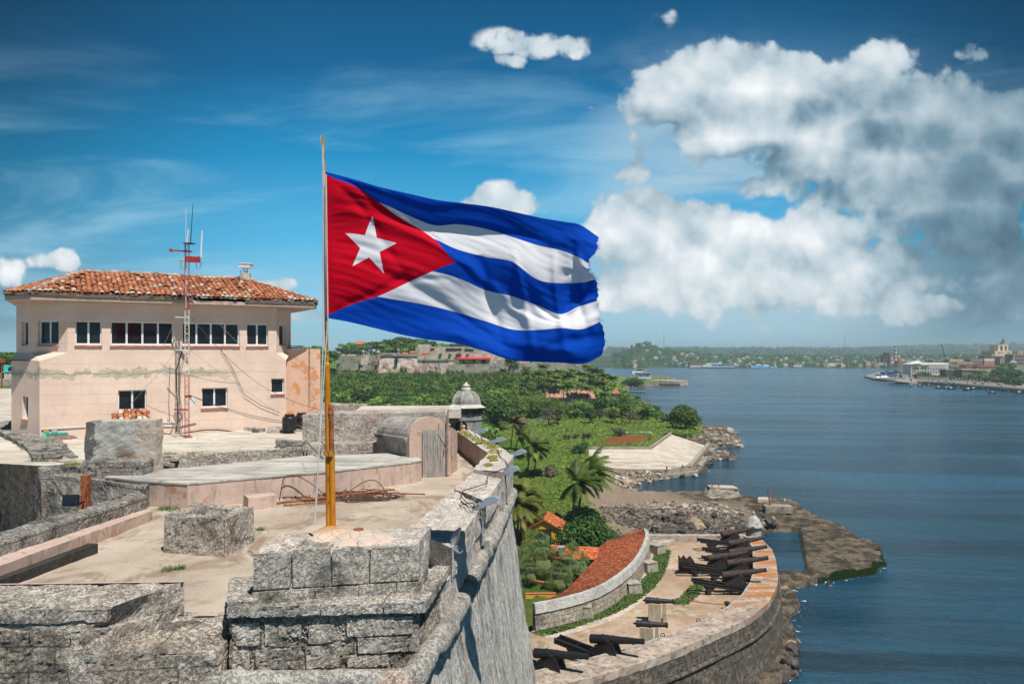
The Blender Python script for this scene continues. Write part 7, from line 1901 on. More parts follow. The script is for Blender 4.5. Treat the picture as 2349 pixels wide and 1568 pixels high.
def crown_mesh(name, lobes, n, size, mat, seed, flat=1.0, fill=.35):
 """leaf cards spread over and inside a set of lobes (cx,cy,cz,rx,ry,rz)"""
 r_ = np.random.default_rng(seed)
 vol = np.array([l[3] * l[4] + l[4] * l[5] for l in lobes]); pick = r_.choice(len(lobes),n,p=vol / vol.sum())
 Lb = np.array(lobes)[pick]
 d_ = r_.normal(size=(n, 3)); d_ /= np.linalg.norm(d_, axis=1)[:, None]
 d_[:, 2] = np.where((d_[:, 2] < -.3) & (r_.random(n) < .6), -d_[:, 2], d_[:, 2])
 rad = 1 - fill * r_.random(n) ** 1.6
 bump_ = 1 + .14 * np.sin(d_[:,0] * 9 + pick) * np.sin(d_[:,1] * 8 + pick * 2) + .12 * r_.normal(size=n) * .6
 ctr = Lb[:, :3] + d_ * Lb[:, 3:6] * (rad * bump_)[:, None]
 nr = d_ + r_.normal(size=(n, 3)) * .55; nr[:, 2] += .35; nr /= np.linalg.norm(nr, axis=1)[:, None]
 a = np.cross(nr, r_.normal(size=(n, 3))); a /= np.linalg.norm(a, axis=1)[:, None]; b = np.cross(nr, a)
 s_ = size * (.55 + .9 * r_.random(n))[:, None]
 q = np.stack([ctr - a * s_ - b * s_ * .6,ctr + a * s_ * .3 - b * s_ * .8,ctr + a * s_ + b * s_ * .5,ctr - a * s_ * .4 + b * s_ * .8],1).reshape(-1,3)
 lv = np.clip(.45 * r_.random(n) + .55 * r_.random(len(lobes))[pick], 0, 1)
 me = bpy.data.meshes.new(name); f = np.arange(4 * n, dtype=np.int32)
 me.vertices.add(4 * n); me.vertices.foreach_set('co',q.astype(np.float32).ravel()); me.loops.add(4 * n); me.loops.foreach_set('vertex_index',f)
 me.polygons.add(n); me.polygons.foreach_set('loop_start',f[::4].copy()); me.polygons.foreach_set('loop_total',np.full(n,4,np.int32)); me.update(calc_edges=True)
 at_ = me.attributes.new('lv','FLOAT','POINT'); at_.data.foreach_set('value',np.repeat(lv,4).astype(np.float32)); me.materials.append(mat)
 return me
def lobes_(seed, n, R_, H_, base, spread=1.0, sz=(.35, .6)):
 rr = random.Random(seed); out = [(0, 0, base + H_ * .5, R_ * .62, R_ * .62, H_ * .46)]
 for k in range(n):
  a = rr.uniform(0,2 * PI); d_ = R_ * rr.uniform(.25,.78) * spread; z = base + H_ * rr.uniform(.22,.86); s_ = R_ * rr.uniform(*sz)
  out.append((d_ * math.cos(a), d_ * math.sin(a), z, s_, s_, s_ * rr.uniform(.5, .8)))
 return out
def trunk_g(h, r, seed, nb=5, R_=3):
 rr = random.Random(seed); g = G(); pts = [Vector((0, 0, -.6))]; x = y = 0
 for k in range(1,6): x += rr.uniform(-.12,.12) * h * .15; y += rr.uniform(-.1,.1) * h * .15; pts.append(Vector((x,y,h * k / 5)))
 g.tube(pts, [r * (1.25 - .15 * k) for k in range(6)], 7)
 for k in range(nb):
  a = rr.uniform(0,2 * PI); p0 = pts[rr.choice((3,4,5))]; l_ = R_ * rr.uniform(.5,.9); p1 = p0 + Vector((l_ * math.cos(a),l_ * math.sin(a),l_ * rr.uniform(.4,1.0)))
  g.tube([p0, p0.lerp(p1, .5) + Vector((0, 0, .1 * l_)), p1], [r * .5, r * .3, r * .1], 5)
 return g
TK = {}
def treekind(key,mat,R_,H_,base,nl,ncards,size,seed,label,cat='tree',group=None,tr=.25,name=None,nb=5,fill=.35,sz=(.35,.6)):
 t_ = thing(name or key, label, cat, (0, -500, 0), group)
 cm = crown_mesh('crown', lobes_(seed, nl, R_, H_, base, sz=sz), ncards, size, mat, seed, fill=fill)
 c_ = bpy.data.objects.new('crown', cm); COL.objects.link(c_); c_.parent = t_
 trunk_g(base + H_ * .35, tr, seed, nb, R_ * .8).build('trunk', M_trunk, t_, origin='local')
 TK[key] = [t_, False]; return t_
GF = 'trees of the wooded slope'
treekind('broad_tree',L_dark,5.2,6.5,2.0,11,1500,.42,1,'dark green broad crowned tree in the wood below the old fortress',group=GF,name='broadleaf_tree')
treekind('broad_tree_b',L_mid,4.6,6.0,2.2,10,1400,.42,2,'mid green round crowned tree in the wood below the old fortress',group=GF,name='broadleaf_tree')
treekind('light_tree',L_light,4.0,4.6,1.8,9,1200,.38,3,'yellow green tree in the wood below the old fortress',group=GF,name='broadleaf_tree')
treekind('umbrella_tree',L_mid,5.5,3.0,4.6,12,1500,.36,4,'flat topped spreading tree in the wood below the old fortress',group=GF,name='broadleaf_tree',sz=(.22,.42))
def place(key, loc, s_=1.0, rz=None, label=None, group=None, sz=None):
 e = TK[key]
 if not e[1]: o = e[0]; e[1] = True
 else: o = copy_tree(e[0])
 o.location = loc; o.rotation_euler[2] = random.uniform(0,6.28) if rz is None else rz; o.scale = (s_,s_,s_ if sz is None else sz)
 if label: o['label'] = label
 if group is not None:
  if group: o['group'] = group
  elif 'group' in o: del o['group']
 return o
random.seed(101)
# wooded slope: the nearest and largest as trees
cand = []
for k in range(6500):
 Y_ = 232 + 375 * random.random() ** .85; tmin = -.30; t_ = random.uniform(tmin, .185); X_ = t_ * Y_
 cand.append((X_, Y_, t_))
hc = hzs([(c[0],c[1]) for c in cand]); dcs = seg_dist(np.array([c[0] for c in cand]),np.array([c[1] for c in cand]),coast,False)
field = poly([(1090,1300),(1110,1010),(1180,962),(1290,966),(1450,966),(1520,968),(1560,985),(1560,1040),(1340,1100),(1290,1300)],5.0)
sel = []
for (X_, Y_, t_), h_, dcc in zip(cand, hc, dcs):
 if h_ < 2.2 or dcc < 9 or inpoly(X_, Y_, field): continue
 px_ = CX + FPX * t_; py_ = HY + (CAMZ - h_) * FPX / Y_
 if px_ > 1150 and py_ > 962: continue
 if px_ < 1000 and py_ > 1000: continue
 if 1255 < px_ < 1360 and 896 < py_ < 934 and random.random() < .75: continue
 if 1160 < px_ < 1410 and 850 < py_ < 925 and random.random() < .45: continue
 if 1250 < px_ < 1450 and 926 < py_ < 942: continue
 md = 6.6 if px_ < 1240 else 7.2
 if any((X_ - a) ** 2 + (Y_ - b) ** 2 < md * md for a, b, *_ in sel): continue
 sel.append((X_, Y_, h_, px_, py_))
sel.sort(key=lambda s_: s_[1])
print('trees on slope', len(sel))
near_, far_ = sel[:262], sel[262:]
kinds_ = {k_: v_[0]['label'].split(' in the wood')[0] for k_, v_ in TK.items()}
for X_, Y_, h_, px_, py_ in near_:
 key = random.choices(['broad_tree', 'broad_tree_b', 'light_tree', 'umbrella_tree'], [3, 4, 2.2, 2.4])[0]
 s_ = random.uniform(.8, 1.5) * (.75 if Y_ > 540 else 1.0)
 if px_ > 1150: s_ *= .62 if key != 'umbrella_tree' else .5
 kd = kinds_[key]
 place(key,(X_,Y_,h_ - .3),s_,label=kd + (' on the slope below the mottled bastion' if px_ < 960 else ' on the slope behind the sentry box' if px_ < 1160 else ' around the palm grove'))
lob = []
for X_, Y_, h_, px_, py_ in far_:
 s_ = random.uniform(2.6, 4.2)
 for k in range(5): lob.append((X_ + random.uniform(-2,2),Y_ + random.uniform(-2,2),h_ + random.uniform(.8,3.2),s_ * random.uniform(.5,.9),s_ * random.uniform(.5,.9),s_ * random.uniform(.4,.7)))
if lob:
 o = bpy.data.objects.new('distant_woods',crown_mesh('distant_woods',lob,42000,.55,L_mid,9)); COL.objects.link(o); tag(o,'far wooded slope under the old fortress walls','woods',kind='stuff')
# scrub on the crest and the spur above the bay
hl = []
for k in range(1500):
 Y_ = random.uniform(520, 760); t_ = random.uniform(.07, .19) if k % 3 else random.uniform(-.1, .19)
 hl.append((t_ * Y_, Y_))
hh2 = hzs(hl); dc2 = seg_dist(np.array([p[0] for p in hl]),np.array([p[1] for p in hl]),coastw,True); in2 = inside(np.array([p[0] for p in hl]),np.array([p[1] for p in hl]),coastw)
lob = [(x,y,h_ + random.uniform(.5,2.5),random.uniform(3,5.5),random.uniform(3,5.5),random.uniform(1.8,3.4)) for (x,y),h_,d_,i_ in zip(hl,hh2,dc2,in2) if i_ and d_ > 5 and (x / y > .055 or y > 760)]
o = bpy.data.objects.new('headland_scrub',crown_mesh('headland_scrub',lob,40000,.75,L_mid,19)); COL.objects.link(o); tag(o,'thick green scrub covering the spur of the hill above the bay','scrub',kind='stuff')
# undergrowth carpet between the crowns
ug = []
for (X_, Y_, t_), h_, dcc in zip(cand, hc, dcs):
 if h_ > 2.5 and dcc > 5 and not inpoly(X_,Y_,field) and not (CX + FPX * t_ > 1150 and HY + (CAMZ - h_) * FPX / Y_ > 960): ug.append((X_,Y_,h_ + .5,random.uniform(1.5,3.2),random.uniform(1.5,3.2),random.uniform(.8,1.8)))
o = bpy.data.objects.new('undergrowth',crown_mesh('undergrowth',ug,60000,.42,L_dark,10)); COL.objects.link(o); tag(o,'dense undergrowth filling the slope between the trees','undergrowth',kind='stuff')
# palms
def palm_mesh(seed, n=22, L_=3.3, wind=0.0, droop=1.0, leafw=.09, nl=26, up=.9):
 rr = random.Random(seed); vs, fs, lv = [], [], []
 def tri(a, b, c_, v): i = len(vs); vs.extend((a, b, c_)); fs.append((i, i + 1, i + 2)); lv.extend((v, v, v))
 for k in range(n):
  az = 2 * PI * k / n + rr.uniform(-.15,.15); el = rr.uniform(-.35,1.15) * up; Lk = L_ * rr.uniform(.85,1.1)
  dr_ = Vector((math.cos(az) * math.cos(el), math.sin(az) * math.cos(el), math.sin(el)))
  if wind: dr_ = (dr_ + Vector((wind * rr.uniform(.6, 1.2), -.1 * wind, 0))).normalized()
  p = Vector((0, 0, 0)); pts = []; val = rr.random() * .75 + (.2 if el < 0 else 0)
  for i in range(11):
   pts.append(p.copy()); p = p + dr_ * Lk / 10; dr_ = (dr_ + Vector((wind * .055,0,-.10 * droop - .012 * i * droop))).normalized()
  for i in range(10):
   a,b = pts[i],pts[i + 1]; s_ = Vector((0,0,.03)); tri(a - s_,b - s_ * .6,b + s_ * .6,min(1,val + .3)); tri(a - s_,b + s_ * .6,a + s_,min(1,val + .3))
  for i in range(nl):
   f = .12 + .88 * i / (nl - 1); x_ = f * 9.99; j = int(x_); a = pts[j].lerp(pts[j + 1],x_ - j); d_ = (pts[j + 1] - pts[j]).normalized()
   sd_ = d_.cross(Vector((0, 0, 1)));
   if sd_.length < .1: sd_ = Vector((1, 0, 0))
   sd_.normalize(); up_ = sd_.cross(d_)
   ll = Lk * .30 * math.sin(PI * min(1, .18 + f * .80)) ** .8 * rr.uniform(.85, 1.1)
   for sg in (-1, 1):
    dd_ = (sd_ * sg * .85 + d_ * .55 - Vector((0,0,.45 + .3 * rr.random())) + up_ * .15 + Vector((wind * .5,0,0))).normalized()
    tip = a + dd_ * ll; wv = d_ * leafw * 1.6
    tri(a - wv, a + wv, tip, min(1, max(0, val + rr.uniform(-.12, .12))))
 me = bpy.data.meshes.new('fronds'); me.from_pydata([tuple(v) for v in vs],[],fs); at_ = me.attributes.new('lv','FLOAT','POINT'); at_.data.foreach_set('value',lv)
 return me
def palm(key, label, group, seed, H_, lean, mat=None, name='coconut_palm', rt=.17, **kw):
 t_ = thing(name, label, 'palm tree', (0, -500, 0), group)
 me = palm_mesh(seed,**kw); me.materials.append(mat or L_palm); c_ = bpy.data.objects.new('fronds',me); COL.objects.link(c_); c_.parent = t_; c_.location = (lean,0,H_)
 g = G(); g.tube([Vector((lean * (i / 8) ** 1.7,0,-.5 + (H_ + .5) * i / 8)) for i in range(9)],[rt * (1.35 - .07 * i) for i in range(9)],8); g.build('trunk',M_ptrunk,t_,origin='local')
 g = G(); rr = random.Random(seed)
 for k in range(6): a = rr.uniform(0,6.28); g.lathe([(.02,-.14),(.12,-.08),(.14,0),(.1,.1),(.02,.14)],(lean + .22 * math.cos(a),.22 * math.sin(a),H_ - .25),7)
 g.build('coconut_bunch', M_moss, t_, origin='local')
 TK[key] = [t_, False]
GP = 'coconut palms of the grove'
palm('palm', 'coconut palm in the grove on the slope', GP, 1, 8.0, .8, n=24, L_=3.6, wind=.1)
palm('palm_b', 'coconut palm in the grove on the slope', GP, 2, 7.2, -.6, n=22, L_=3.6, wind=.2)
def ground_z(px, py): return onland(px, py)
random.seed(55)
# grove above the red roofs: crown positions seen, base below
grove = [(1166,838),(1183,832),(1158,846),(1211,846),(1222,853),(1243,847),(1254,860),(1262,844),(1273,868),(1285,850),(1296,848),(1303,866),(1318,850),(1330,862),(1343,846),(1352,852),(1360,868),(1372,852),(1384,866),(1296,886),(1300,893),(1327,884),(1351,888),(1393,904),(1316,875),(1340,876),(1280,880),(1402,870),(1384,880),(1265,872),(1290,864),(1310,858),(1364,858),(1376,888),(1423,884),(1205,862),(1234,866)]
for (x, y) in grove:
 D_ = 0; best = None
 # walk down the view ray until the crown height above ground matches the trunk
 for Yt in range(360, 640, 6):
  X_ = (x - CX) / FPX * Yt; zc_ = CAMZ - (y - HY) / FPX * Yt; hh_ = hz(X_, Yt)
  if best is None or abs(zc_ - hh_ - 11.0) < best[0]: best = (abs(zc_ - hh_ - 11.0), X_, Yt, hh_)
 k_ = random.choice(('palm','palm_b')); place(k_,(best[1] - .5,best[2],best[3]),random.uniform(1.35,1.7),rz=random.uniform(-.5,.5))
def lone(key, crown, base, label, zb=None, rz=0.0, group=''):
 """palm whose foot and crown are both seen"""
 p = P(base[0], base[1], 5.0) if zb is not None else onland(*base)
 if zb is not None: p = P(base[0], base[1], zb)
 H_ = (base[1] - crown[1]) / FPX * p.y; h0 = max(c.location.z for c in TK[key][0].children)
 o = place(key, p, H_ / h0, rz=rz, label=label, group=group); return o
palm('wind_palm','x','wind blown palms by the shore',11,8.5,1.0,n=30,L_=6.0,wind=.7,droop=.75,leafw=.11,nl=36,rt=.2)
palm('wind_palm_b','x','wind blown palms by the shore',12,8.5,1.8,n=28,L_=6.2,wind=.9,droop=.72,leafw=.11,nl=36,rt=.2)
palm('yellow_palm','x','palms below the bastion',13,7.0,.4,n=26,L_=5.0,wind=.35,droop=1.0,leafw=.10,nl=32,mat=leafmat('yellowing_palm_leaflets',(.09,.13,.02),(.20,.22,.04),(.34,.30,.06),.3))
palm('dead_palm', 'x', 'x', 14, 9.5, .9, n=32, L_=6.2, wind=.8, droop=.8, leafw=.09, nl=34, mat=L_dead)
lone('wind_palm',(1318,1106),(1313,1200),'wind blown coconut palm in front of the rocky shore, left of the leaning one')
lone('wind_palm_b',(1356,1082),(1326,1184),'leaning coconut palm with fronds reaching the foot of the concrete ramp')
lone('wind_palm',(1222,1020),(1210,1093),'windswept coconut palm just right of the floodlight at the parapet bend')
lone('wind_palm',(1238,1030),(1226,1087),'second coconut palm at the same clump, its yellow fronds hanging lower')
lone('yellow_palm',(1200,1136),(1195,1230),'yellowish coconut palm beside the battered wall, above the yellow house')
lone('yellow_palm',(1192,1160),(1186,1250),'yellowish coconut palm overhanging the left side of the yellow house roof')
lone('dead_palm',(1186,972),(1172,1035),'tall ragged palm with brown wind torn fronds right of the sentry box')
lone('wind_palm_b', (1172, 1000), (1180, 1050), 'dark green palm crown low in front of the ragged brown palm')
lone('yellow_palm',(1431,953),(1427,976),'small yellow green palm standing at the far edge of the grass field')
lone('palm', (1462, 912), (1461, 938), 'dark coconut palm on the shore with the bay behind it')
lone('yellow_palm', (942, 912), (942, 935), 'pale palm rising just above the worn white wall')
# fan palms
def fan_mesh(seed, n=64, L_=1.55):
 rr = random.Random(seed); vs, fs, lv = [], [], []
 for k in range(n):
  el = rr.uniform(-.7,1.4); az = rr.uniform(0,6.28); d_ = Vector((math.cos(az) * math.cos(el),math.sin(az) * math.cos(el),math.sin(el)))
  c0 = d_ * L_ * rr.uniform(.65,1.0); s_ = d_.cross(Vector((0,0,1))); s_ = s_.normalized() if s_.length > .1 else Vector((1,0,0)); val = rr.random() * .6 + (.35 if el < -.1 else 0)
  i = len(vs); vs += [Vector((0,0,0)),c0 + s_ * .02,c0 - s_ * .02]; fs.append((i,i + 1,i + 2)); lv += [.8] * 3
  for j in range(17):
   a = -1.25 + 2.5 * j / 16; dd_ = (d_ * math.cos(a) + s_ * math.sin(a) * 1.1).normalized(); l_ = 1.3 * (1 - .2 * abs(a)) * rr.uniform(.85,1.1)
   m1 = c0 + dd_ * l_ * .6; tip = m1 + (dd_ * .45 + Vector((0,0,-.55 - .3 * rr.random()))) * l_ * .7; w_ = (dd_.cross(d_)).normalized() * .0 + s_ * .034
   i = len(vs); vs += [c0,m1 + w_,tip,m1 - w_]; fs += [(i,i + 1,i + 3),(i + 1,i + 2,i + 3)]; lv += [val] * 4
 me = bpy.data.meshes.new('fan_leaves'); me.from_pydata([tuple(v) for v in vs],[],fs); at_ = me.attributes.new('lv','FLOAT','POINT'); at_.data.foreach_set('value',lv); me.materials.append(L_fan); return me
t_ = thing('fan_palm', 'x', 'palm tree', (0, -500, 0), 'fan palms in the garden')
c_ = bpy.data.objects.new('fan_leaves',fan_mesh(3)); COL.objects.link(c_); c_.parent = t_; c_.location = (0,0,3.4)
g = G(); g.tube([(0,0,-.5),(.05,0,1.5),(0,0,3.5)],[.24,.2,.2],8); g.build('trunk',M_ptrunk,t_,origin='local'); TK['fan'] = [t_,False]
for (crown,base,s_,lb) in [((1227,1268),(1227,1332),1.3,'largest fan palm, hard against the foot of the battered wall'),((1312,1284),(1312,1338),1.15,'fan palm in front of the low red tiled range'),((1279,1318),(1279,1361),1.15,'nearest fan palm, in front of the yellow garden wall'),((1208,1306),(1209,1352),.95,'fan palm half hidden behind the battered wall')]:
 p = P(base[0], base[1], 4.9); H_ = (base[1] - crown[1]) / FPX * p.y
 o = place('fan', p, H_ / 3.4 * 1.0, label=lb);
 for ch in o.children:
  if ch.name.startswith('fan_leaves'): ch.scale = (s_ * 1.05,) * 3
# glossy sea grape by the house, big shore bush, field trees
L_gloss = leafmat('glossy_leaves', (.02, .05, .010), (.038, .088, .016), (.07, .14, .024), .1)
def bush(name,label,cat,px,py,D_,R_,H_,mat,n,size,seed,nl=12,z0=None,base=.2,flat=None,sx=1.0):
 X_ = (px - CX) / FPX * D_; z_ = hz(X_, D_) if z0 is None else z0
 t_ = thing(name, label, cat, (X_, D_, z_))
 lb = [(x * sx, y, z, a * sx, b, c) for x, y, z, a, b, c in lobes_(seed, nl, R_, H_, base)]
 c_ = bpy.data.objects.new('crown',crown_mesh('crown',lb,n,size,mat,seed)); COL.objects.link(c_); c_.parent = t_
 trunk_g(base + H_ * .45, .04 * H_, seed, 7, R_ * .8).build('trunk', M_trunk, t_, origin='local'); return t_
bush('glossy_bush','dense glossy dark green bush between the yellow house and the curved tile roof','bush',1345,0,131,4.9,5.0,L_gloss,6400,.19,5,16,GZ - .6,.1,sx=1.05)
bush('shore_tree','large rounded green tree on the rocks by the water','tree',1572,985,345,6.8,9.2,L_mid,6500,.34,6,22,None,.3,sx=1.05)
bush('shore_shrub','low sprawling shrub left of the large rounded tree by the water','shrub',1528,965,372,4.0,3.0,L_mid,1500,.3,7,9)
bush('rock_shrub','low green scrub on the rocks under the large rounded tree','shrub',1556,1000,322,4.5,2.4,L_dark,1500,.3,8,9,sx=1.3)
bush('wall_shrub','green shrub at the upper right corner of the concrete ramp','shrub',1543,1000,296,2.5,3.0,L_mid,900,.25,9,7)
def onf(px, py): p = onland(px, py); return p
for i, (x, y, R_, H_, m_, n, lb) in enumerate([
 (1357,972,3.6,6.2,L_dark,2200,'dense dark tree with low branches alone at the back of the grass field'),
 (1280,974,3.0,5.6,L_dark,1500,'small dark tree at the back of the grass field, left of the densest one'),
 (1403, 972, 3.0, 6.0, L_mid, 1300, 'thin tree at the back of the grass field, right of the densest one'),
 (1258, 976, 3.8, 7.0, L_dry, 900, 'sparse greyish tree with bare branches at the back of the grass field'),
 (1375, 966, 3.0, 5.0, L_dry, 700, 'half bare tree behind the dense dark one at the field edge'),
 (1446, 972, 3.2, 4.6, L_dry, 800, 'leafless looking tree near the small yellow green palm'),
 (1480, 958, 4.5, 6.0, L_dry, 1200, 'wide grey brown tree near the shore beyond the field'),
 (1425, 944, 4.5, 8.0, L_mid, 1500, 'taller tree behind the small palm at the field edge'),
 (1330, 958, 5.5, 8.5, L_mid, 2200, 'broad green tree behind the field, right of the sparse greyish one'),
 (1225, 960, 6.5, 12.0, L_mid, 2800, 'tall spreading tree above the ragged brown palm'),
 (1175, 955, 6.0, 10.0, L_mid, 2600, 'tall green tree just right of the sentry box'),
 (1270, 956, 5.5, 9.0, L_light, 2200, 'tall yellow green tree behind the blue container'),
 (1385, 950, 5.0, 8.0, L_dark, 1800, 'tall dark tree behind the half bare one at the field edge'),
 (1420, 999, 3.0, 2.6, L_dry, 700, 'brown leafless thicket in the field above the red earth'),
 (1300, 1008, 1.6, 1.5, L_dry, 300, 'small brown bush in the field, leftmost of the three'),
 (1322, 1003, 1.3, 1.3, L_dry, 250, 'small brown bush in the field, middle of the three'),
 (1347, 1006, 2.0, 1.7, L_dry, 350, 'small brown bush in the field, nearest the red earth'),
 (1331, 1040, 2.6, 3.2, L_dark, 900, 'dark bush against the left end of the concrete ramp'),
 (1320, 1078, 2.0, 2.4, L_dry, 500, 'brown scrub below the left end of the concrete ramp'),
 (1265, 1092, 2.6, 2.0, L_dry, 600, 'brown scrub in the grass right of the palm clump'),
 (1250, 1013, 1.5, 1.3, L_dark, 300, 'small green bush in the grass right of the ragged palm')]):
 D_ = onland(x,y).y; bush('field_bush' if H_ < 3.3 else 'field_tree',lb,'bush' if H_ < 3.3 else 'tree',x,y,D_,R_,H_,m_,n,.24,60 + i,9,None,.15 if H_ < 3.3 else 1.2)
# rough herbage over the field
vs, fs, lv = [], [], []
N_ = 60000; r_ = np.random.default_rng(4)
bx = r_.uniform(-.10, .24, N_); by_ = 128 * (430 / 128) ** r_.random(N_); X_ = bx * by_
hh_, _, _, _ = hterrain(X_[None, :], by_[None, :]); hh_ = hh_[0]
gm = (hh_ > 4.1) & ~inside(X_,by_,ramp_poly) & (~inside(X_,by_,rubbleP)) & (npnoise(X_,by_,.07,2,4) + .25 * r_.random(N_) > .52) & ~inside(X_,by_,[(p.x,p.y) for p in ra])
gm &= ~((by_ < 152) & (X_ > 1) & (X_ < 30))
X_, Y_, Z_ = X_[gm], by_[gm], hh_[gm]; n = len(X_); s_ = r_.uniform(.18, .55, n) * (Y_ / 260)
az = r_.uniform(0, 6.28, n); dx, dy = np.cos(az) * s_, np.sin(az) * s_
q = np.stack([np.stack([X_ - dx,Y_ - dy,Z_],-1),np.stack([X_ + dx,Y_ + dy,Z_],-1),np.stack([X_ + dy * .5,Y_ - dx * .5,Z_ + s_ * 1.1],-1),np.stack([X_ - dy * .6 - dx,Y_ + dx * .4,Z_ + s_ * .7],-1)],1).reshape(-1,3)
L_grass = leafmat('field_herbage', (.11, .21, .035), (.20, .32, .06), (.32, .38, .10), .35)
o = npmesh('field_grass',q,np.arange(4 * n).reshape(-1,4),L_grass,attrs={'lv': np.repeat(r_.random(n),4)}); tag(o,'rough grass and herbs covering the field below the bastion','grass',kind='stuff')
for k_, (o, used) in TK.items():
 if not used: print('unused', k_)
# ---------------------------------------------------------------- old fortress on the ridge
M_fwall = stone('fortress_cream_wall',light=(.60,.52,.43),mid=(.45,.38,.31),darkf=.32,warm=(.50,.38,.32),warmf=.3,bmp=.1,fine=.05,scale=.15)
M_fgrey = stone('fortress_grey_wall',light=(.42,.39,.34),mid=(.27,.25,.22),darkf=.5,warm=(.42,.32,.27),warmf=.3,bmp=.1,fine=.05,scale=.15)
m, t = newmat('fortress_pink_mottled')
n_ = t.noise(t.co,.16,8,.68,.4); n2 = t.noise(t.mapping(t.co,loc=(40,3,2)),.22,8,.68,.4); nf_ = t.noise(t.co,1.2,5,.7)
c = t.mix(t.rng(n2,.45,.55),(.74,.64,.58),(.62,.36,.33)); c = t.mix(t.rng(n_,.54,.58),c,(.20,.18,.165)); c = t.mix(t.rng(nf_,.60,.72,0,.4),c,(.12,.11,.10))
t.put(t.b.inputs['Base Color'], c); t.b.inputs['Roughness'].default_value = .95; M_fpink = m
M_tileflat = plain('far_red_tiles', (.44, .14, .075), .9, var=.3, scale=.6)
M_redawn = plain('red_awning', (.52, .03, .035), .7)
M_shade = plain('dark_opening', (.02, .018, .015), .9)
fo = thing('ridge_fortress','long old fortress on the wooded ridge with pink mottled bastion walls','fortress',Q(950,835,620))
def fq(g, x0, x1, y0, y1, D_, dep=9, D2=None, zb=None):
 """wall block seen between these directions; top y0, bottom y1"""
 D2 = D2 or D_
 a,b = Q(x0,y0,D_),Q(x1,y0 if D2 == D_ else HY - (HY - y0) * D_ / D2,D2); zt = a.z; zb_ = Q(x0,y1,D_).z if zb is None else zb
 u = (b - a); u.z = 0; L = u.length; u /= L; n_ = Vector((-u.y, u.x, 0))
 pl = [a, b, b + n_ * dep, a + n_ * dep]
 g.hexa([Vector((p.x, p.y, zb_)) for p in pl], [Vector((p.x, p.y, zt)) for p in pl]); return a, b, n_, u
def fpart(name, mat, specs, parent=None, **kw):
 g = G()
 for s_ in specs: fq(g, *s_)
 return g.build(name, mat, parent if parent is not None else fo, **kw)
fpart('left_curtain',M_fwall,[(773,828,815,845,640,14,625),(772,779,806,816,640,3),(782,790,812,816,642,3),(795,815,812.5,816,642,3)])
fpart('inner_angle', M_fgrey, [(828, 868, 814, 848, 632, 14)])
fpart('mottled_bastion', M_fpink, [(867, 958, 815.5, 862, 600, 22, 604)])
fpart('bastion_parapet', M_fgrey, [(866, 958.6, 811.8, 816.5, 599.2, 24, 603.2)])
fpart('mottled_curtain', M_fpink, [(958, 1028.5, 826, 866, 604, 14, 596)])
fpart('curtain_parapet', M_fgrey, [(958, 1029, 824.2, 827.5, 603.4, 16, 595.4)])
fpart('outer_curtain',M_fgrey,[(1028.5,1125,835.5,866,592,10),(1125,1220,832,858,592,10),(1220,1352,826,850,592,10,596)])
fpart('terrace_wall', M_fwall, [(959, 1131, 811, 842, 650, 20), (1131, 1350, 815, 835, 652, 20)])
fpart('upper_range',M_fwall,[(959,984.5,789.5,812,690,18),(984.5,1121,795,812,700,20),(1121,1300,797,816,700,20)])
fpart('flat_roofs', M_fgrey, [(873, 953, 809.2, 816, 650, 30), (953, 962, 795, 812, 688, 10)])
fpart('low_front_wall', M_fgrey, [(772, 826, 833.5, 850, 602, 2), (826, 868, 837, 850, 600, 2)])
g = G()
for (x0,x1,y0,y1) in [(922,935,809.5,813),(940,953,805.8,812),(961,970,811,814.5),(969,982.6,808.5,813.5),(989,999,805.5,809)]:
 a, b, n_, u = fq(g, x0, x1, y0 + 1.5, y1, 640, 6)
 g.add([a, b, b + n_ * 3 + Vector((0, 0, .9)), a + n_ * 3 + Vector((0, 0, .9))], [(0, 1, 2, 3)])
g.build('red_tile_roof', M_tileflat, fo)
g = G(); a,b = Q(1048,820.5,646),Q(1126,820.5,646); g.hexa([a + Vector((0,-3,-1.0)),b + Vector((0,-3,-1.0)),b + Vector((0,3.9,.3)),a + Vector((0,3.9,.3))],[a + Vector((0,-3,-.9)),b + Vector((0,-3,-.9)),b + Vector((0,3.9,.5)),a + Vector((0,3.9,.5))]); g.build('red_awning',M_redawn,fo)
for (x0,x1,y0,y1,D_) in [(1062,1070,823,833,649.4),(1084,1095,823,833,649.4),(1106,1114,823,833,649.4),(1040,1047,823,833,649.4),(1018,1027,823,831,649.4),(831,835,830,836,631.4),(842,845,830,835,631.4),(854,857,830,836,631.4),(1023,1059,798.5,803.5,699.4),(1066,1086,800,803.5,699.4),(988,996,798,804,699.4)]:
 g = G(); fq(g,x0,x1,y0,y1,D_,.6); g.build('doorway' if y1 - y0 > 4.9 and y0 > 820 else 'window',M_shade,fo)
for (x, y, s_, lb) in [(833.6, 814, 1.0, ''), (867.5, 817, 1.25, ''), (914, 809, .8, '')]:
 c_ = Q(x,y,598); g = G(); g.lathe([(1.3 * s_,-2.5),(1.3 * s_,2.0 * s_),(1.7 * s_,2.2 * s_),(1.3 * s_,2.7 * s_),(.8 * s_,3.5 * s_),(.2,3.9 * s_),(.1,4.6 * s_)],c_,12); g.build('sentry_turret',M_fgrey,fo)
for x in (1047, 1070.5, 1095):
 c_ = Q(x, 831, 640)
 o = bpy.data.objects.new('clipped_bush',crown_mesh('clipped_bush',[(0,0,0,2.0,2.0,1.9)],160,.5,L_mid,int(x),fill=.15)); COL.objects.link(o); o.location = c_; tag(o,'round clipped bush in front of the red awning on the ridge','bush','clipped bushes by the red awning')
g = G()
for (x0,x1,y0,y1) in [(1008,1014,806.5,811),(1030,1036,806.5,811),(1048,1058,805,811),(1070,1076,807,811)]: fq(g,x0,x1,y0,y1,648,4)
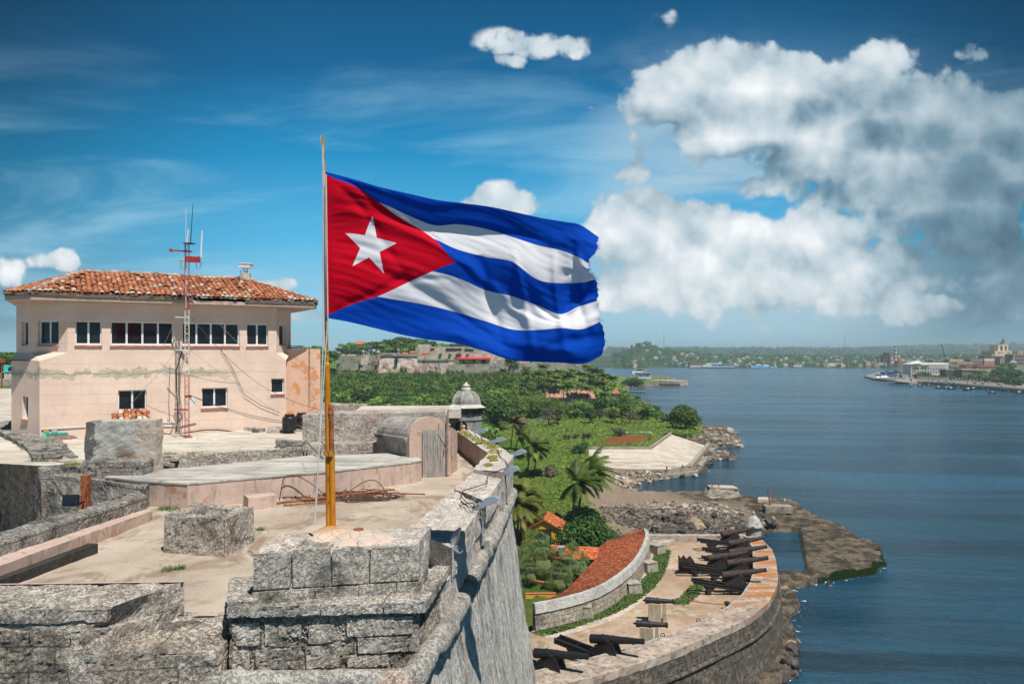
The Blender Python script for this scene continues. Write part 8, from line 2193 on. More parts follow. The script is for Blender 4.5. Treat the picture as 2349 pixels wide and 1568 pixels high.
g.build('roof_hut', M_fwall, fo)
ho = thing('hilltop_house','white house with an orange tiled roof among the trees on the hilltop','house',Q(820,793,760))
g = G(); fq(g, 807, 836, 789.5, 797, 760, 10); g.build('wall', M_fwall, ho)
g = G(); a,b = Q(802,790,757),Q(839,789,757); dd_ = Vector((0,16,0)); up = Vector((0,0,3.0)); mA,mB = a + Vector((6,8,3.2)),b + Vector((-5,8,3.2))
g.add([a,b,b + dd_,a + dd_,mA,mB],[(0,1,5,4),(1,2,5),(2,3,4,5),(3,0,4)]); g.build('roof',M_tileflat,ho)
for i,(x,lb) in enumerate([(851,'left of the two small flags on poles above the ridge fortress'),(860,'right of the two small flags on poles above the ridge fortress')]):
 t_ = thing('fort_flag',lb,'flag',Q(x,812,640)); x -= 5 + 50 * 0; g = G(); g.cyl(Q(x,815,640),Q(x,800,640),.12,.08,5); g.build('pole',M_white,t_)
 g = G(); a = Q(x, 800.5, 640);
 for k in range(4): g.quad(a + Vector((k * .55,0,-1.6 - .05 * k)),a + Vector((k * .55 + .55,.1 * (-1) ** k,-1.6)),a + Vector((k * .55 + .55,.1 * (-1) ** k,0)),a + Vector((k * .55,0,0)))
 g.build('flag_cloth',plain('small_flag_blue' if i == 0 else 'small_flag_white',(.12,.14,.45) if i == 0 else (.6,.6,.65),.8),t_)
# trees on the hilltop
random.seed(202)
for i,(x,yt,D_,s_) in enumerate([(716,792,600,1.4),(728,800,590,1.3),(742,802,600,1.3),(756,803,590,1.25),(768,806,600,1.0),(785,796,720,1.2),(797,785,740,1.5),(808,795,720,1.1),(820,799,720,1.1),(838,789,730,1.6),(852,783,735,1.7),(868,783,740,1.6),(882,786,740,1.5),(895,777,750,1.9),(908,772,755,2.0),(922,772,760,1.9),(936,775,760,1.8),(948,781,755,1.6),
 (965,776,790,1.7),(985,780,790,1.6),(1005,784,790,1.5),(1025,786,790,1.5),(1045,787,790,1.4),(1065,788,790,1.4),(1085,789,790,1.4),(1110,790,790,1.4),(1135,791,790,1.4),(895,795,715,1.3),(912,793,715,1.3),(930,794,715,1.3),(875,798,712,1.1),(948,797,712,1.1),(860,800,712,1.0),(735,812,570,1.0),(722,815,565,1.0),(750,815,565,.9),(705,800,600,1.2)]):
 zt_ = Q(x,yt,D_).z; k_ = random.choice(('broad_tree','broad_tree_b','broad_tree','umbrella_tree')); hh_ = {'broad_tree': 9.2,'broad_tree_b': 8.8,'umbrella_tree': 8.6}[k_]
 place(k_,(Q(x,yt,D_).x,D_,zt_ - hh_ * s_),s_,label='dark tree ' + ('on the hilltop left of the orange roofed house' if x < 800 else 'on the hilltop between the orange roofed house and the fortress keep' if x < 955 else 'on the crest behind the upper fortress range'),group='trees on the hilltop')
for i,(x,yt,D_,s_) in enumerate([(4,812,330,1.0),(14,808,340,1.1),(24,811,350,1.0),(34,808,345,1.1),(45,809,340,1.0),(-8,808,340,1.2),(8,818,280,.9),(30,820,290,.9),(46,818,285,.9)]):
 place(random.choice(('broad_tree','broad_tree_b')),(Q(x,yt,D_).x,D_,Q(x,yt,D_).z - 9 * s_),s_,label='tree beyond the turquoise building past the left end of the pink house',group='trees beyond the turquoise building')
tb = thing('turquoise_building','small turquoise building with an arched doorway beyond the far left terrace','building',Q(21,852,230))
M_turq = plain('turquoise_wall', (.10, .55, .52), .8, var=.1)
g = G(); fq(g,8,33,838,853,230,6); fq(g,10,14,836,838,230,1); fq(g,28,32,836,838,230,1); fq(g,5,35,851,854,229.5,7); g.build('wall',M_turq,tb)
g = G(); c_ = Q(25,846.5,229.7); g.add([c_ + Vector((.85 * math.cos(a),0,.85 * math.sin(a) - .1)) for a in [PI * i / 8 for i in range(9)]] + [c_ + Vector((-.85,0,-1.0)),c_ + Vector((.85,0,-1.0))],[list(range(11))]); g.build('arched_doorway',M_shade,tb)
g = G(); fq(g,9,42,857,874,130,2); fq(g,-60,42,869,884,128,2); o = g.build('far_terrace_wall',M_fwall,rough=(.1,.5)); tag(o,'low worn wall closing the far terrace left of the pink house','low wall')
g = G(); g.tube([Q(4,900,120),Q(4,826,120)],.1,6); g.box(Q(5,827,120),(.8,.5,.6)); o = g.build('lamp_pole',M_rustpipe); tag(o,'thin pole with a small box at the far left edge','pole')
# ---------------------------------------------------------------- red roofed buildings in the grove,pier,white building,barge
rh = thing('grove_building','long red roofed building half hidden by the coconut palms','building',P(1307,930,8))
D_ = 470; a, b = Q(1255, 911, D_), Q(1362, 913, D_)
g = G(); fq(g, 1257, 1360, 911, 926, D_, 8); g.build('wall', M_fwall, rh)
g = G(); g.add([a + Vector((-1,-1.2,.0)),b + Vector((1,-1.2,0)),b + Vector((0,6.5,4.4)),a + Vector((0,6.5,4.4))],[(0,1,2,3)]); g.build('roof',plain('faded_red_tiles',(.42,.20,.15),.9,var=.35,scale=.5),rh)
rh = thing('pointed_roof_house','small house with a pointed red roof at the right edge of the palm grove','house',P(1412,920,6))
D_ = 480; g = G(); fq(g, 1405, 1421, 901, 912, D_, 5); g.build('wall', M_fwall, rh)
c_ = Q(1413,888,D_); g = G(); b4 = [Q(1403,902,D_ - 1),Q(1423,902,D_ - 1),Q(1422,901,D_ + 6),Q(1404,901,D_ + 6)]; g.add(b4 + [c_ + Vector((0,2.5,0))],[(0,1,4),(1,2,4),(2,3,4),(3,0,4)]); g.build('roof',M_tileflat,rh)
g = G(); fq(g,1270,1442,926,931,445,3); o = g.build('pale_wall',M_fwall,rough=(.15,.3)); tag(o,'long pale wall behind the trees at the back of the field','wall')
g = G(); fq(g,1430,1452,923,936,436,5); o = g.build('shore_wall',M_fwall); tag(o,'broken pale wall by the dark palm on the shore','wall')
g = G(); fq(g,1509,1535,954,960,385,1); o = g.build('picket_wall',M_fwall); tag(o,'short pale balustrade between the shrub and the large rounded tree','balustrade')
for (x0,x1,y0,y1,lb) in [(1147,1171,961,966,'long blue tarpaulin roof beyond the ragged brown palm'),(1236,1244,960.5,966,'small blue container under the trees at the back of the field')]:
 g = G(); fq(g,x0,x1,y0,y1,onland((x0 + x1) / 2,y1).y,2.5); o = g.build('blue_shelter',plain('blue_sheet',(.03,.25,.62),.6)); tag(o,lb,'shelter')
g = G(); a,b = onland(1434,991.5),onland(1496,993); g.bar(a + Vector((0,0,.4)),b + Vector((0,0,.4)),.5,.5); o = g.build('white_kerb_line',M_white); tag(o,'long thin white kerb lying in the grass above the red earth','kerb')
pi_ = thing('small_pier', 'short concrete pier on posts below the headland', 'pier', P(1460, 897, 0))
g = G(); a, b = P(1442, 896.5, 1.4), P(1480, 897.5, 1.4); g.bar(a, b, 3, .5); g.build('deck', M_apron, pi_)
for k in range(5): g = G(); p = a.lerp(b,.1 + k * .21); g.bar(p,p - Vector((0,0,3)),.5); g.build('pile',M_fgrey,pi_)
wb = thing('white_shore_building','white flat roofed building with a small upper storey on the headland','building',P(1475,866,2))
D_ = 1180
g = G(); fq(g,1463,1493,855,868,D_ * .75,14); fq(g,1450,1484,851.5,857,D_ * .76,10); fq(g,1478,1491,847.5,852,D_ * .76,6); g.build('wall',M_white,wb)
g = G(); fq(g,1462,1494,854,855.2,D_ * .749,15); fq(g,1477,1492,847,848,D_ * .759,7); g.build('roof',M_metal,wb)
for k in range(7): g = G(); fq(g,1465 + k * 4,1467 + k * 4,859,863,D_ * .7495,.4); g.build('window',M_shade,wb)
ba = thing('moored_barge','rusty barge with two masts moored at the end of the point','barge',P(1537,884,0))
g = G(); fq(g, 1516, 1560, 880.5, 885, 905, 9); g.build('hull', M_gunrust, ba)
for x in (1515,1527): g = G(); g.cyl(Q(x,882,905),Q(x,865.5,905),.3,.2,5); g.bar(Q(x - 1.5,867,905),Q(x + 1.5,867,905),.2); g.build('mast',M_gunrust,ba)
g = G(); fq(g,1490,1558,872,884.5,950,30,930); fq(g,1520,1549,867.5,868.8,1150,6); o = g.build('point_quay',M_fwall,rough=(.3,.2)); tag(o,'pale broken quay on the low point behind the barge','quay')
bush('point_tree','feathery dark tree behind the white building on the headland','tree',1470,0,960,7.5,16,L_dark,1200,.8,31,10,2.0,2)
bush('point_bush','dark bushes left of the white building on the headland','bush',1448,0,880,9,9,L_dark,1200,.8,32,10,1.0,.5,sx=1.6)
# ---------------------------------------------------------------- the far shore
def farh(X, Y):
 r_ = np.hypot(X, Y); t_ = X / Y; px_ = CX + t_ * FPX
 shoreY = 2060 + 60 * np.sin(t_ * 40) + npnoise(t_ * 100, t_ * 0, .3, 4) * 60
 u = Y - shoreY
 h = smn(0, 60, u) * 3 + smn(40, 700, u) * (12 + 14 * npnoise(X, Y, .0022, 5, 4))
 hl = np.exp(-((px_ - 1475) / 42) ** 2 - ((Y - 2650) / 420) ** 2) * 46 + np.exp(-((px_ - 1560) / 60) ** 2 - ((Y - 2800) / 420) ** 2) * 16
 rg = smn(4200, 6800, Y) * (30 + 36 * npnoise(t_ * 100 + 50, Y * .001, .09, 8, 4) + 34 * smn(.38, .60, t_))
 return np.where(u < 0, -3, h + hl * smn(0, 300, u) + rg), u
ft = np.linspace(.06,.80,520); fy2 = np.concatenate([np.linspace(1950,3200,90),np.linspace(3260,9500,60)])
TG2, YG2 = np.meshgrid(ft, fy2); XG2 = TG2 * YG2; H2, U2 = farh(XG2, YG2)
m, t = newmat('far_hills')
n_ = t.noise(t.co, .012, 8, .7); n2 = t.noise(t.co, .05, 6, .75); n3 = t.noise(t.co, .003, 5, .6)
c = t.mix(t.rng(n_,.42,.58),(.022,.05,.016),(.06,.095,.03)); c = t.mix(t.rng(n2,.60,.70,0,.6),c,(.16,.15,.11)); c = t.mix(t.rng(n3,.5,.62,0,.35),c,(.03,.055,.02))
t.put(t.b.inputs['Base Color'],c); t.b.inputs['Roughness'].default_value = 1; t.put(t.b.inputs['Normal'],t.bump(n2,1.0,6))
idx = np.arange(TG2.size).reshape(TG2.shape); fc = np.stack([idx[:-1,:-1],idx[:-1,1:],idx[1:,1:],idx[1:,:-1]],-1).reshape(-1,4)
o = npmesh('far_hills', np.stack([XG2, YG2, H2], -1).reshape(-1, 3), fc, m, smooth=True); struct(o)
# ridge behind the old fortress side too
lt = np.linspace(-.9,.06,160); ly = np.linspace(900,2400,20); A_,B_ = np.meshgrid(lt,ly); XX_ = A_ * B_; HH_ = 26 + 16 * npnoise(XX_,B_,.006,3,4) + smn(-.3,-.7,A_) * -6
idx = np.arange(A_.size).reshape(A_.shape); fc = np.stack([idx[:-1,:-1],idx[:-1,1:],idx[1:,1:],idx[1:,:-1]],-1).reshape(-1,4)
o = npmesh('inland_hills', np.stack([XX_, B_, HH_], -1).reshape(-1, 3), fc, m, smooth=True); struct(o)
# woods on the far shore: one mass of crowns
def farwood(name, n, ylo, yhi, t0, t1, s0, s1, lab, mat, seed, cards=26000, size=2.2, pw=1.0):
 r_ = np.random.default_rng(seed); Yr = ylo + (yhi - ylo) * r_.random(n) ** pw; Tr = r_.uniform(t0,t1,n); Xr = Tr * Yr; Hr,Ur = farh(Xr,Yr)
 lob = [(x,y,h + .3 * s,s * r_.uniform(.7,1.5),s * r_.uniform(.8,1.2),s * r_.uniform(.6,1.1)) for x,y,h,s,u in zip(Xr,Yr,Hr,r_.uniform(s0,s1,n),Ur) if u > 15]
 o = bpy.data.objects.new(name,crown_mesh(name,lob,cards,size,mat,seed,fill=.2)); COL.objects.link(o); tag(o,lab,'woods',kind='stuff')
farwood('far_shore_woods',1500,2080,3300,.13,.66,6,12,'trees scattered through the town on the far shore',L_dark,61,60000,1.8,1.3)
farwood('far_ridge_woods',1200,4800,8200,.12,.78,12,24,'woods along the farthest ridge',L_dark,62,30000,7)
# houses of the far shore
random.seed(303)
hm = []
for nm,col in [('white_house',(.80,.80,.78)),('cream_house',(.58,.50,.38)),('pink_far_house',(.52,.36,.30)),('grey_house',(.36,.36,.36)),('blue_far_house',(.25,.42,.55)),('tan_house',(.46,.36,.25))]: hm.append(plain(nm,col,.9,var=.12,scale=.1))
def housemesh(k):
 rr = random.Random(k); g = G(); w_, d_, h_ = rr.uniform(9, 17), rr.uniform(8, 12), rr.uniform(4, 9)
 g.box((0, 0, h_ / 2 - 1), (w_, d_, h_ + 2)); g.m = 1
 nf = max(1, int(h_ / 3)); nw = int(w_ / 3.4)
 for f in range(nf):
  for i in range(nw): g.box((-w_ / 2 + (i + .5) * w_ / nw, -d_ / 2 - .02, 1.6 + f * 3), (1.2, .12, 1.4))
 g.m = 2
 if k in (1, 8):
  a = [(-w_ / 2 - .4,-d_ / 2 - .4,h_),(w_ / 2 + .4,-d_ / 2 - .4,h_),(w_ / 2 + .4,d_ / 2 + .4,h_),(-w_ / 2 - .4,d_ / 2 + .4,h_),(-w_ / 2 + 2,0,h_ + 2.4),(w_ / 2 - 2,0,h_ + 2.4)]; g.add(a,[(0,1,5,4),(1,2,5),(2,3,4,5),(3,0,4)])
 else:
  g.box((0, 0, h_ + .3), (w_ + .5, d_ + .5, .5)); g.box((w_ * .2, 0, h_ + 1.4), (3, 3, 2))
 o = g.build('far_house',[hm[(0,1,0,3,0,5,4,0,2)[k]],M_shade,M_tileflat if k in (1,8) else hm[(3,0,1,0,3,0,0,1,0)[k]]]); return o
hp = [housemesh(k) for k in range(9)]
lbl = ['white', 'cream', 'pinkish', 'grey', 'pale blue', 'tan']
spots = []
for k in range(4000):
 t_ = .135 + .50 * random.random() ** .9; Y_ = 2075 + 620 * random.random() ** 1.5
 if CX + FPX * t_ < 1540 and random.random() < .65: continue
 spots.append((t_ * Y_, Y_))
hs2, us2 = farh(np.array([s_[0] for s_ in spots]), np.array([s_[1] for s_ in spots]))
used = []; cnt = 0
for (x, y), h_, u_2 in zip(spots, hs2, us2):
 if u_2 < 25 or cnt >= 296: continue
 if any(abs(x - a) < 15 and abs(y - b) < 18 for a, b in used): continue
 used.append((x, y)); k = cnt % 9
 o = hp[k] if cnt < 9 else hp[k].copy()
 if cnt >= 9: COL.objects.link(o)
 o.location = (x,y,h_); o.rotation_euler[2] = random.uniform(-.5,.5); s_ = random.uniform(.7,1.15); o.scale = (s_,s_,s_)
 tag(o,'small %s house of the town on the far shore%s' % (lbl[(0,1,0,3,0,5,4,0,2)[k]],' with a red tiled roof' if k in (1,8) else ' with a flat roof'),'house','houses of the town on the far shore'); cnt += 1
def fbox(name, lab, cat, mat, specs, parts=None):
 t_ = thing(name, lab, cat, Q((specs[0][0] + specs[0][1]) / 2, specs[0][3], specs[0][4]))
 fpart('walls', mat, specs, t_)
 for nm, mm_, sp in (parts or []): fpart(nm, mm_, sp, t_)
 return t_
M_w2 = plain('worn_white_wall_paint',(.62,.62,.60),.85,var=.12,scale=.3); M_b2 = plain('port_blue',(.06,.20,.48),.8,var=.2,scale=.1); M_sky2 = plain('light_blue_paint',(.14,.45,.66),.8); M_brick = plain('brick_red_paint',(.34,.09,.07),.9,var=.3,scale=.1)
fbox('dock_shed','long red roofed dock shed on the far shore','shed',M_w2,[(1583,1612,836,841.5,2050,20)],[('roof',M_brick,[(1582,1613,832.5,836,2049,24)])])
fbox('blue_terminal','long blue and white ferry terminal on the far shore','terminal',M_w2,[(1612,1683,836,841.8,2045,20)],[('blue_roof',M_b2,[(1634,1684,834.5,837.5,2044,24)]),('white_upper',M_w2,[(1620,1655,832.5,835,2060,18)])])
fbox('blue_boathouse','light blue boathouses on the low spit of the far shore','boathouse',M_sky2,[(1722,1742,838,843.5,1960,16),(1744,1764,839,843.5,1960,16),(1766,1780,840,843.5,1960,14)],[('white_roof',M_w2,[(1735,1745,835.5,838,1965,12),(1752,1764,836,839,1965,12)])])
fbox('orange_roof_hall','cream hall with an orange roof beside the trees on the far shore','hall',M_w2,[(1820,1840,835,841,2080,20)],[('roof',M_tileflat,[(1821,1839,831.5,835,2079,22)])])
fbox('long_white_block','long pale warehouse on the far waterfront left of the power station','warehouse',hm[1],[(1890,1950,835.5,841.5,2120,20)],[('roof',M_w2,[(1898,1935,833,835.6,2130,16)])])
fbox('pink_office','pale pink waterfront block just left of the power station','office block',plain('pale_pink',(.62,.45,.40),.9),[(1985,1994,828.5,837,2080,15)],[('windows',M_shade,[(1987,1988,830,832,2079.5,1),(1990,1991,830,832,2079.5,1),(1987,1988,833.5,835.5,2079.5,1)])])
fbox('low_pink_sheds','low pinkish sheds at the foot of the power station','shed',plain('low_pink',(.48,.36,.32),.9),[(2014,2029,831.5,837,2080,12),(2030,2040,832,837,2075,12)])
ps = thing('power_station','dark boiler house of the power station beside the striped chimney','power station',Q(2035,836,2080)); g = G()
random.seed(5)
for k in range(16): x = 2025 + 1.1 * k; fq(g,x,x + 1.2,random.uniform(808,816) + (4 if k < 3 else 0),836,2085,14)
g.build('boiler_house', M_gunrust, ps)
def stack(lab, x, y0, y1, r_, bands, D_=2070):
 t_ = thing('power_station_chimney',lab,'chimney',Q(x,y1,D_)); z0,z1 = Q(x,y1,D_).z - 3,Q(x,y0,D_).z
 for i in range(bands):
  g = G(); za_,zb_2 = z0 + (z1 - z0) * i / bands,z0 + (z1 - z0) * (i + 1) / bands; k0,k1 = 1.25 - .35 * i / bands,1.25 - .35 * (i + 1) / bands
  c_ = Q(x,y1,D_); g.cyl((c_.x,c_.y,za_),(c_.x,c_.y,zb_2),r_ * k0,r_ * k1,14); g.build('band',M_brick if (i % 2 == 0 if bands % 2 else i % 2 == 1) else M_w2,t_)
stack('tall red and white striped chimney of the power station', 2054, 793.5, 828, 3.0, 9)
stack('left of the two short pale chimneys of the power station',2042,814,836,2.6,1); stack('right of the two short pale chimneys of the power station',2045.7,814,836,2.6,5)
g = G(); c_ = Q(2061,837,2060); g.lathe([(9.5,-3),(9.5,11),(9.0,11.6),(.2,12.6)],c_,24); o = g.build('rusty_tank',M_rustpipe); tag(o,'big round rusty tank to the right of the striped chimney','storage tank')
for (x,y0,lb) in [(1523,763,'thin radio mast on the left hill of the far shore'),(1938,765,'thin radio mast above the middle of the far shore')]:
 g = G(); g.tube([Q(x,812,2650),Q(x,y0,2650)],[.9,.5],4); o = g.build('radio_mast',M_brick); tag(o,lb,'radio mast')
fbox('hill_villa','large white villa complex low on the left hill of the far shore','villa',M_w2,[(1482,1490,810.5,815.5,2500,12),(1490,1500,812.5,815.5,2500,12),(1485,1487,808.5,811,2500,6)])
g = G()
for (a_,b_) in [((2160,790),(2166,812)),((2166,812),(2172,828)),((2166,812),(2175,815))]: g.bar(Q(*a_,1700),Q(*b_,1700),1.6)
o = g.build('harbour_crane',M_gunrust); tag(o,'lattice harbour crane behind the white waterfront building','crane')
# ---------------------------------------------------------------- old town quay on the right
qp = [(2004,871),(2052,875.5),(2058,879),(2085,881),(2094,879.5),(2120,880),(2200,887),(2280,894),(2349,900.5),(2420,907)]
QW = [P(x, y, .3) for x, y in qp]
g = G(); back_q = [Vector((p.x + (40 if i == 0 else 0),p.y + (60 if i == 0 else 420),0)) for i,p in enumerate(QW)]
far_edge = Vector((2500, 2300, 0))
pl = [(p.x,p.y) for p in QW] + [(900,700),(1900,1700),(1400,2000),(QW[0].x + 230,1600),(QW[0].x + 40,QW[0].y + 120)]
g.prism(pl, -2, 2.6); qm, t = newmat('quay_paving')
n_ = t.noise(t.co,.05,6,.65); c = t.mix(t.rng(n_,.4,.6),(.20,.18,.15),(.30,.27,.23)); t.put(t.b.inputs['Base Color'],c)
o = g.build('quay_ground', qm); struct(o)
g = G(); ofq = off2(QW, -.6)
for a, b in zip(QW[4:-1], QW[5:]): g.bar(Vector((a.x, a.y, 2.2)), Vector((b.x, b.y, 2.2)), 1.6, 2.6)
o = g.build('promenade_sea_wall',M_fgrey); tag(o,'long low sea wall of the promenade along the old town','sea wall')
g = G(); i4 = off2(QW[4:], 3); i5 = off2(QW[4:], 4.0)
for a,b,c_,d_ in zip(i4[:-1],i4[1:],i5[1:],i5[:-1]): g.add([Vector((a.x,a.y,2.65)),Vector((b.x,b.y,2.65)),Vector((c_.x,c_.y,2.65)),Vector((d_.x,d_.y,2.65))],[(0,1,2,3)])
o = g.build('promenade_path', M_apron); struct(o)
g = G(); i4 = off2(QW[3:], 6); i5 = off2(QW[3:], 26)
for a,b,c_,d_ in zip(i4[:-1],i4[1:],i5[1:],i5[:-1]): g.add([Vector((a.x,a.y,2.64)),Vector((b.x,b.y,2.64)),Vector((c_.x,c_.y,2.64)),Vector((d_.x,d_.y,2.64))],[(0,1,2,3)])
o = g.build('harbour_road', plain('harbour_asphalt', (.075, .075, .078), .9)); struct(o)
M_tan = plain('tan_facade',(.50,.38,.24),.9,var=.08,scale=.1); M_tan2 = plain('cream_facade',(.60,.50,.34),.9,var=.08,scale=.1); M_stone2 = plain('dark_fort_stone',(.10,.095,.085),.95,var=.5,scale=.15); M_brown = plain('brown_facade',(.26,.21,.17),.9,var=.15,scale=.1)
def wins(parent, x0, x1, ys_, D_, nx, hgt=2.0, wd=.45):
 for (yt) in ys_:
  for i in range(nx):
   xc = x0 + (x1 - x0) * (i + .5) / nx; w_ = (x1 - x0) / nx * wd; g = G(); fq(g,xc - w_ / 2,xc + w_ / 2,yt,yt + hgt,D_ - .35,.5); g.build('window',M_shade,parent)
ws = fbox('white_palace','large white waterfront palace with rows of tall windows and a pediment roof','palace',M_w2,[(2090,2176,836.5,864,1180,25),(2089,2177,835,837,1179.4,26),(2088,2092,838,862,1200,20)],[('pale_roof',M_w2,[(2110,2176,831.5,835,1190,16)]),('basement',M_tan2,[(2089.5,2176.5,857,864,1179.2,1)])])
g = G(); a,b = Q(2087,835,1178),Q(2117,832.5,1178); g.add([a,b,b + Vector((0,24,0)),a + Vector((0,24,0)),Q(2097,827.5,1184),Q(2107,827,1184),Q(2107,827,1196),Q(2097,827.5,1196)],[(0,1,5,4),(1,2,6,5),(2,3,7,6),(3,0,4,7),(4,5,6,7)]); g.build('pediment_roof',M_w2,ws)
wins(ws, 2092, 2175, (843, 851), 1179, 14, 4.2, .36); wins(ws, 2094, 2170, (837.6,), 1179, 11, 1.4, .4)
lo = fbox('lantern_tower','tan stepped tower with a spire rising over the old town','tower',M_tan2,[(2289.5,2313,790.5,806,1400,26),(2282,2321,804,816.5,1390,40),(2276,2330,812,822,1392,36)])
fpart('tall_opening',M_shade,[(2295.5,2300,793,803,1399.5,1),(2306,2309,793,803,1399.5,1)],lo); wins(lo,2289,2301,(808,),1390,4,2.2); wins(lo,2311,2318,(808,),1390,3,2.2)
g = G(); c_ = Q(2301,790.5,1412); g.lathe([(5.5,-1),(5,3),(3,3.4),(2.6,7),(4.6,7.4),(1.6,8),(1.2,11),(.3,12),(.2,17.5)],c_,14); g.build('spire',M_brown,lo)
b1_ = fbox('long_brown_block','long brown and cream office block in front of the stepped tower','office block',M_brown,[(2226,2258,823,838,1290,25)],[('cream_wing',M_tan2,[(2258,2290,822,838,1288,25)])]); wins(b1_,2228,2289,(828.5,833.5),1287.6,22,2.0)
b2_ = fbox('red_roof_range','pair of low cream ranges with dark red tiled roofs behind the dark fort','barracks',M_tan,[(2217,2238,841,848,1180,14),(2243,2290,841,850,1170,14)],[('red_roof',M_brick,[(2216,2239,837,841.3,1179,18),(2242,2291,837.3,841.5,1169,18)])]); wins(b2_,2246,2288,(843.5,),1169.6,9,2.4,.3)
fbox('round_fort','dark grey stone fort with angled bastions among trees on the waterfront','fort',M_stone2,[(2170,2196,849,868,1090,16),(2206,2228,848,868,1075,16)],[('lit_face',M_fgrey,[(2196,2207,849,867,1092,10),(2228,2250,848,867,1076,10)]),('parapet',M_fgrey,[(2169,2207,846.5,849.4,1089,18),(2205,2251,846,848.6,1074,18)])])  # sunward faces get a paler stone colour so they read as lit
b3_ = fbox('waterfront_offices','brown stepped office buildings right of the white palace','office block',M_brown,[(2176,2216,828,846,1240,20),(2180,2214,838,850,1200,14)],[('pale_upper',M_tan,[(2178,2210,823.5,829,1242,18)]),('pale_upper',M_tan,[(2196,2232,831,834,1210,14)])]); wins(b3_,2180,2212,(832,842),1199.6,12,2.2)
b4_ = fbox('domed_corner_block','grey old town block with round turret near the right frame edge','building',plain('grey_stone_block',(.24,.225,.20),.95,var=.2,scale=.1),[(2324,2370,812,850,1200,20),(2294,2326,821,840,1230,14),(2318,2332,828,846,1180,8)]); wins(b4_,2328,2360,(815,823,831),1199.6,8,3.2,.4)
g = G(); c_ = Q(2323.5,843,1160); g.lathe([(4.6,-4),(4.6,7),(5.2,7.4),(3.8,9),(1.5,10.4),(.2,12)],c_,14); g.build('turret',M_fgrey,b4_)
for i,(x0,x1,y0,y1,D_,mm_) in enumerate([(2258,2300,816.5,824,1330,M_stone2),(2300,2349,818,830,1300,M_brown),(2140,2180,825,833,1380,M_brown),(2200,2240,820,826,1420,M_stone2),(2335,2400,806,820,1380,M_tan)]):
 b_ = fbox('town_block',['dark flat block left of the stepped tower foot','brown block under the stepped tower right side','brown block behind the white palace roof','dark low block behind the stepped offices','tan block at the right frame edge above the turret'][i],'building',mm_,[(x0,x1,y0,y1,D_,18)]); wins(b_,x0 + 1,x1 - 1,(y0 + 2.5,),D_,8,2)
# restaurant with tents at the quay tip
fbox('blue_pavilion','two storey blue roofed pavilion at the tip of the quay','pavilion',M_stone2,[(2030,2056,853,864,1120,14)],[('blue_roof',M_b2,[(2018,2060,858.5,861.5,1112,14),(2038,2052,850,852,1118,10)])])
random.seed(6)
tent = None
for i, (x, s_) in enumerate([(2013.5, 1.0), (2024.5, 1.15), (2031.5, 1.2)]):
 lb = ['white peaked tent nearest the tip of the quay','middle one of the three white peaked tents on the quay','white peaked tent closest to the blue pavilion'][i]; loc = Q(x,869.5,1085); loc.z = 2.6
 if tent is None:
  tent = thing('peaked_tent',lb,'tent',loc,'white peaked tents on the quay'); g = G(); b4 = [(-3,-3,2.2),(3,-3,2.2),(3,3,2.2),(-3,3,2.2)]
  g.add([Vector(p) for p in b4] + [Vector((0,0,4.6))],[(0,1,4),(1,2,4),(2,3,4),(3,0,4)]); g.build('canopy',M_white,tent,origin='local')
  for p in b4: g = G(); g.bar((p[0], p[1], 0), p, .15); g.build('tent_pole', M_metal, tent, origin='local')
 else: copy_tree(tent, loc, sc_=s_, label=lb)
fbox('grey_shed','grey angular shed between the blue pavilion and the white palace','shed',plain('grey_sheet_metal',(.30,.31,.33),.7),[(2070,2084,859,866,1120,10)])
fbox('fountain_terrace','pale stone terrace with a white monument on the quay edge','terrace',M_apron,[(2070,2104,874.5,880,985,18),(2092,2100,868,875,990,5),(2095,2097,864,869,991,2)],[('turquoise_awning',M_turq,[(2076,2092,867,869,1000,6)])])
# palms and trees of the waterfront
random.seed(404)
for (x,yb,D_,s_) in [(2099,864,1150,1.7),(2124,860,1150,1.9),(2054,862,1095,1.3),(2058,862,1100,1.2),(2063,863,1100,1.2),(2068,863,1100,1.1)]:
 place('palm',(Q(x,yb,D_).x,D_,2.5),s_,label='dark palm on the old town waterfront',group='palms of the waterfront')
for (x,yt,D_,s_) in [(2108,852,1130,1.6),(2120,853,1130,1.6),(2131,854,1130,1.5),(2104,857,1120,1.2),(2150,860,1100,1.0),(2185,862,1060,1.0),(2200,865,1040,.9),(2216,862,1040,1.1),(2252,850,1010,2.0),(2266,847,1000,2.2),(2280,848,1000,2.2),(2294,846,980,2.4),(2308,846,975,2.4),(2322,847,960,2.4),(2338,848,950,2.4),(2352,848,940,2.4),(2366,850,930,2.4),(2300,832,1120,2.2),(2312,832,1120,2.2),(2258,856,960,1.4),(2285,860,930,1.4),(2310,864,900,1.3),(2335,866,880,1.4),(2230,858,1000,1.2),(2240,855,990,1.5)]:
 place(random.choice(('broad_tree','broad_tree_b')),(Q(x,yt,D_).x,D_,Q(x,yt,D_).z - 9 * s_),s_,label='dense dark street tree by the waterfront road of the old town',group='street trees of the waterfront')
# white columns of the railing
col = None
for i in range(34):
 x = 2104 + i * 5.1;
 if i < 24: x = 2104 + i * 3.0
 else: x = 2176 + (i - 24) * 8.2
 D_ = 1060 - (x - 2104) * .75; loc = Q(x, 870, D_); loc.z = 2.6
 if col is None:
  g = G(); g.cyl((0,0,0),(0,0,4.6),.45,.40,6); g.box((0,0,4.8),(1.2,1.2,.4)); col = g.build('railing_column',M_apron); o = col
 else: o = col.copy(); COL.objects.link(o)
 o.location = loc; tag(o,'pale column of the park railing along the waterfront','column','columns of the waterfront railing')
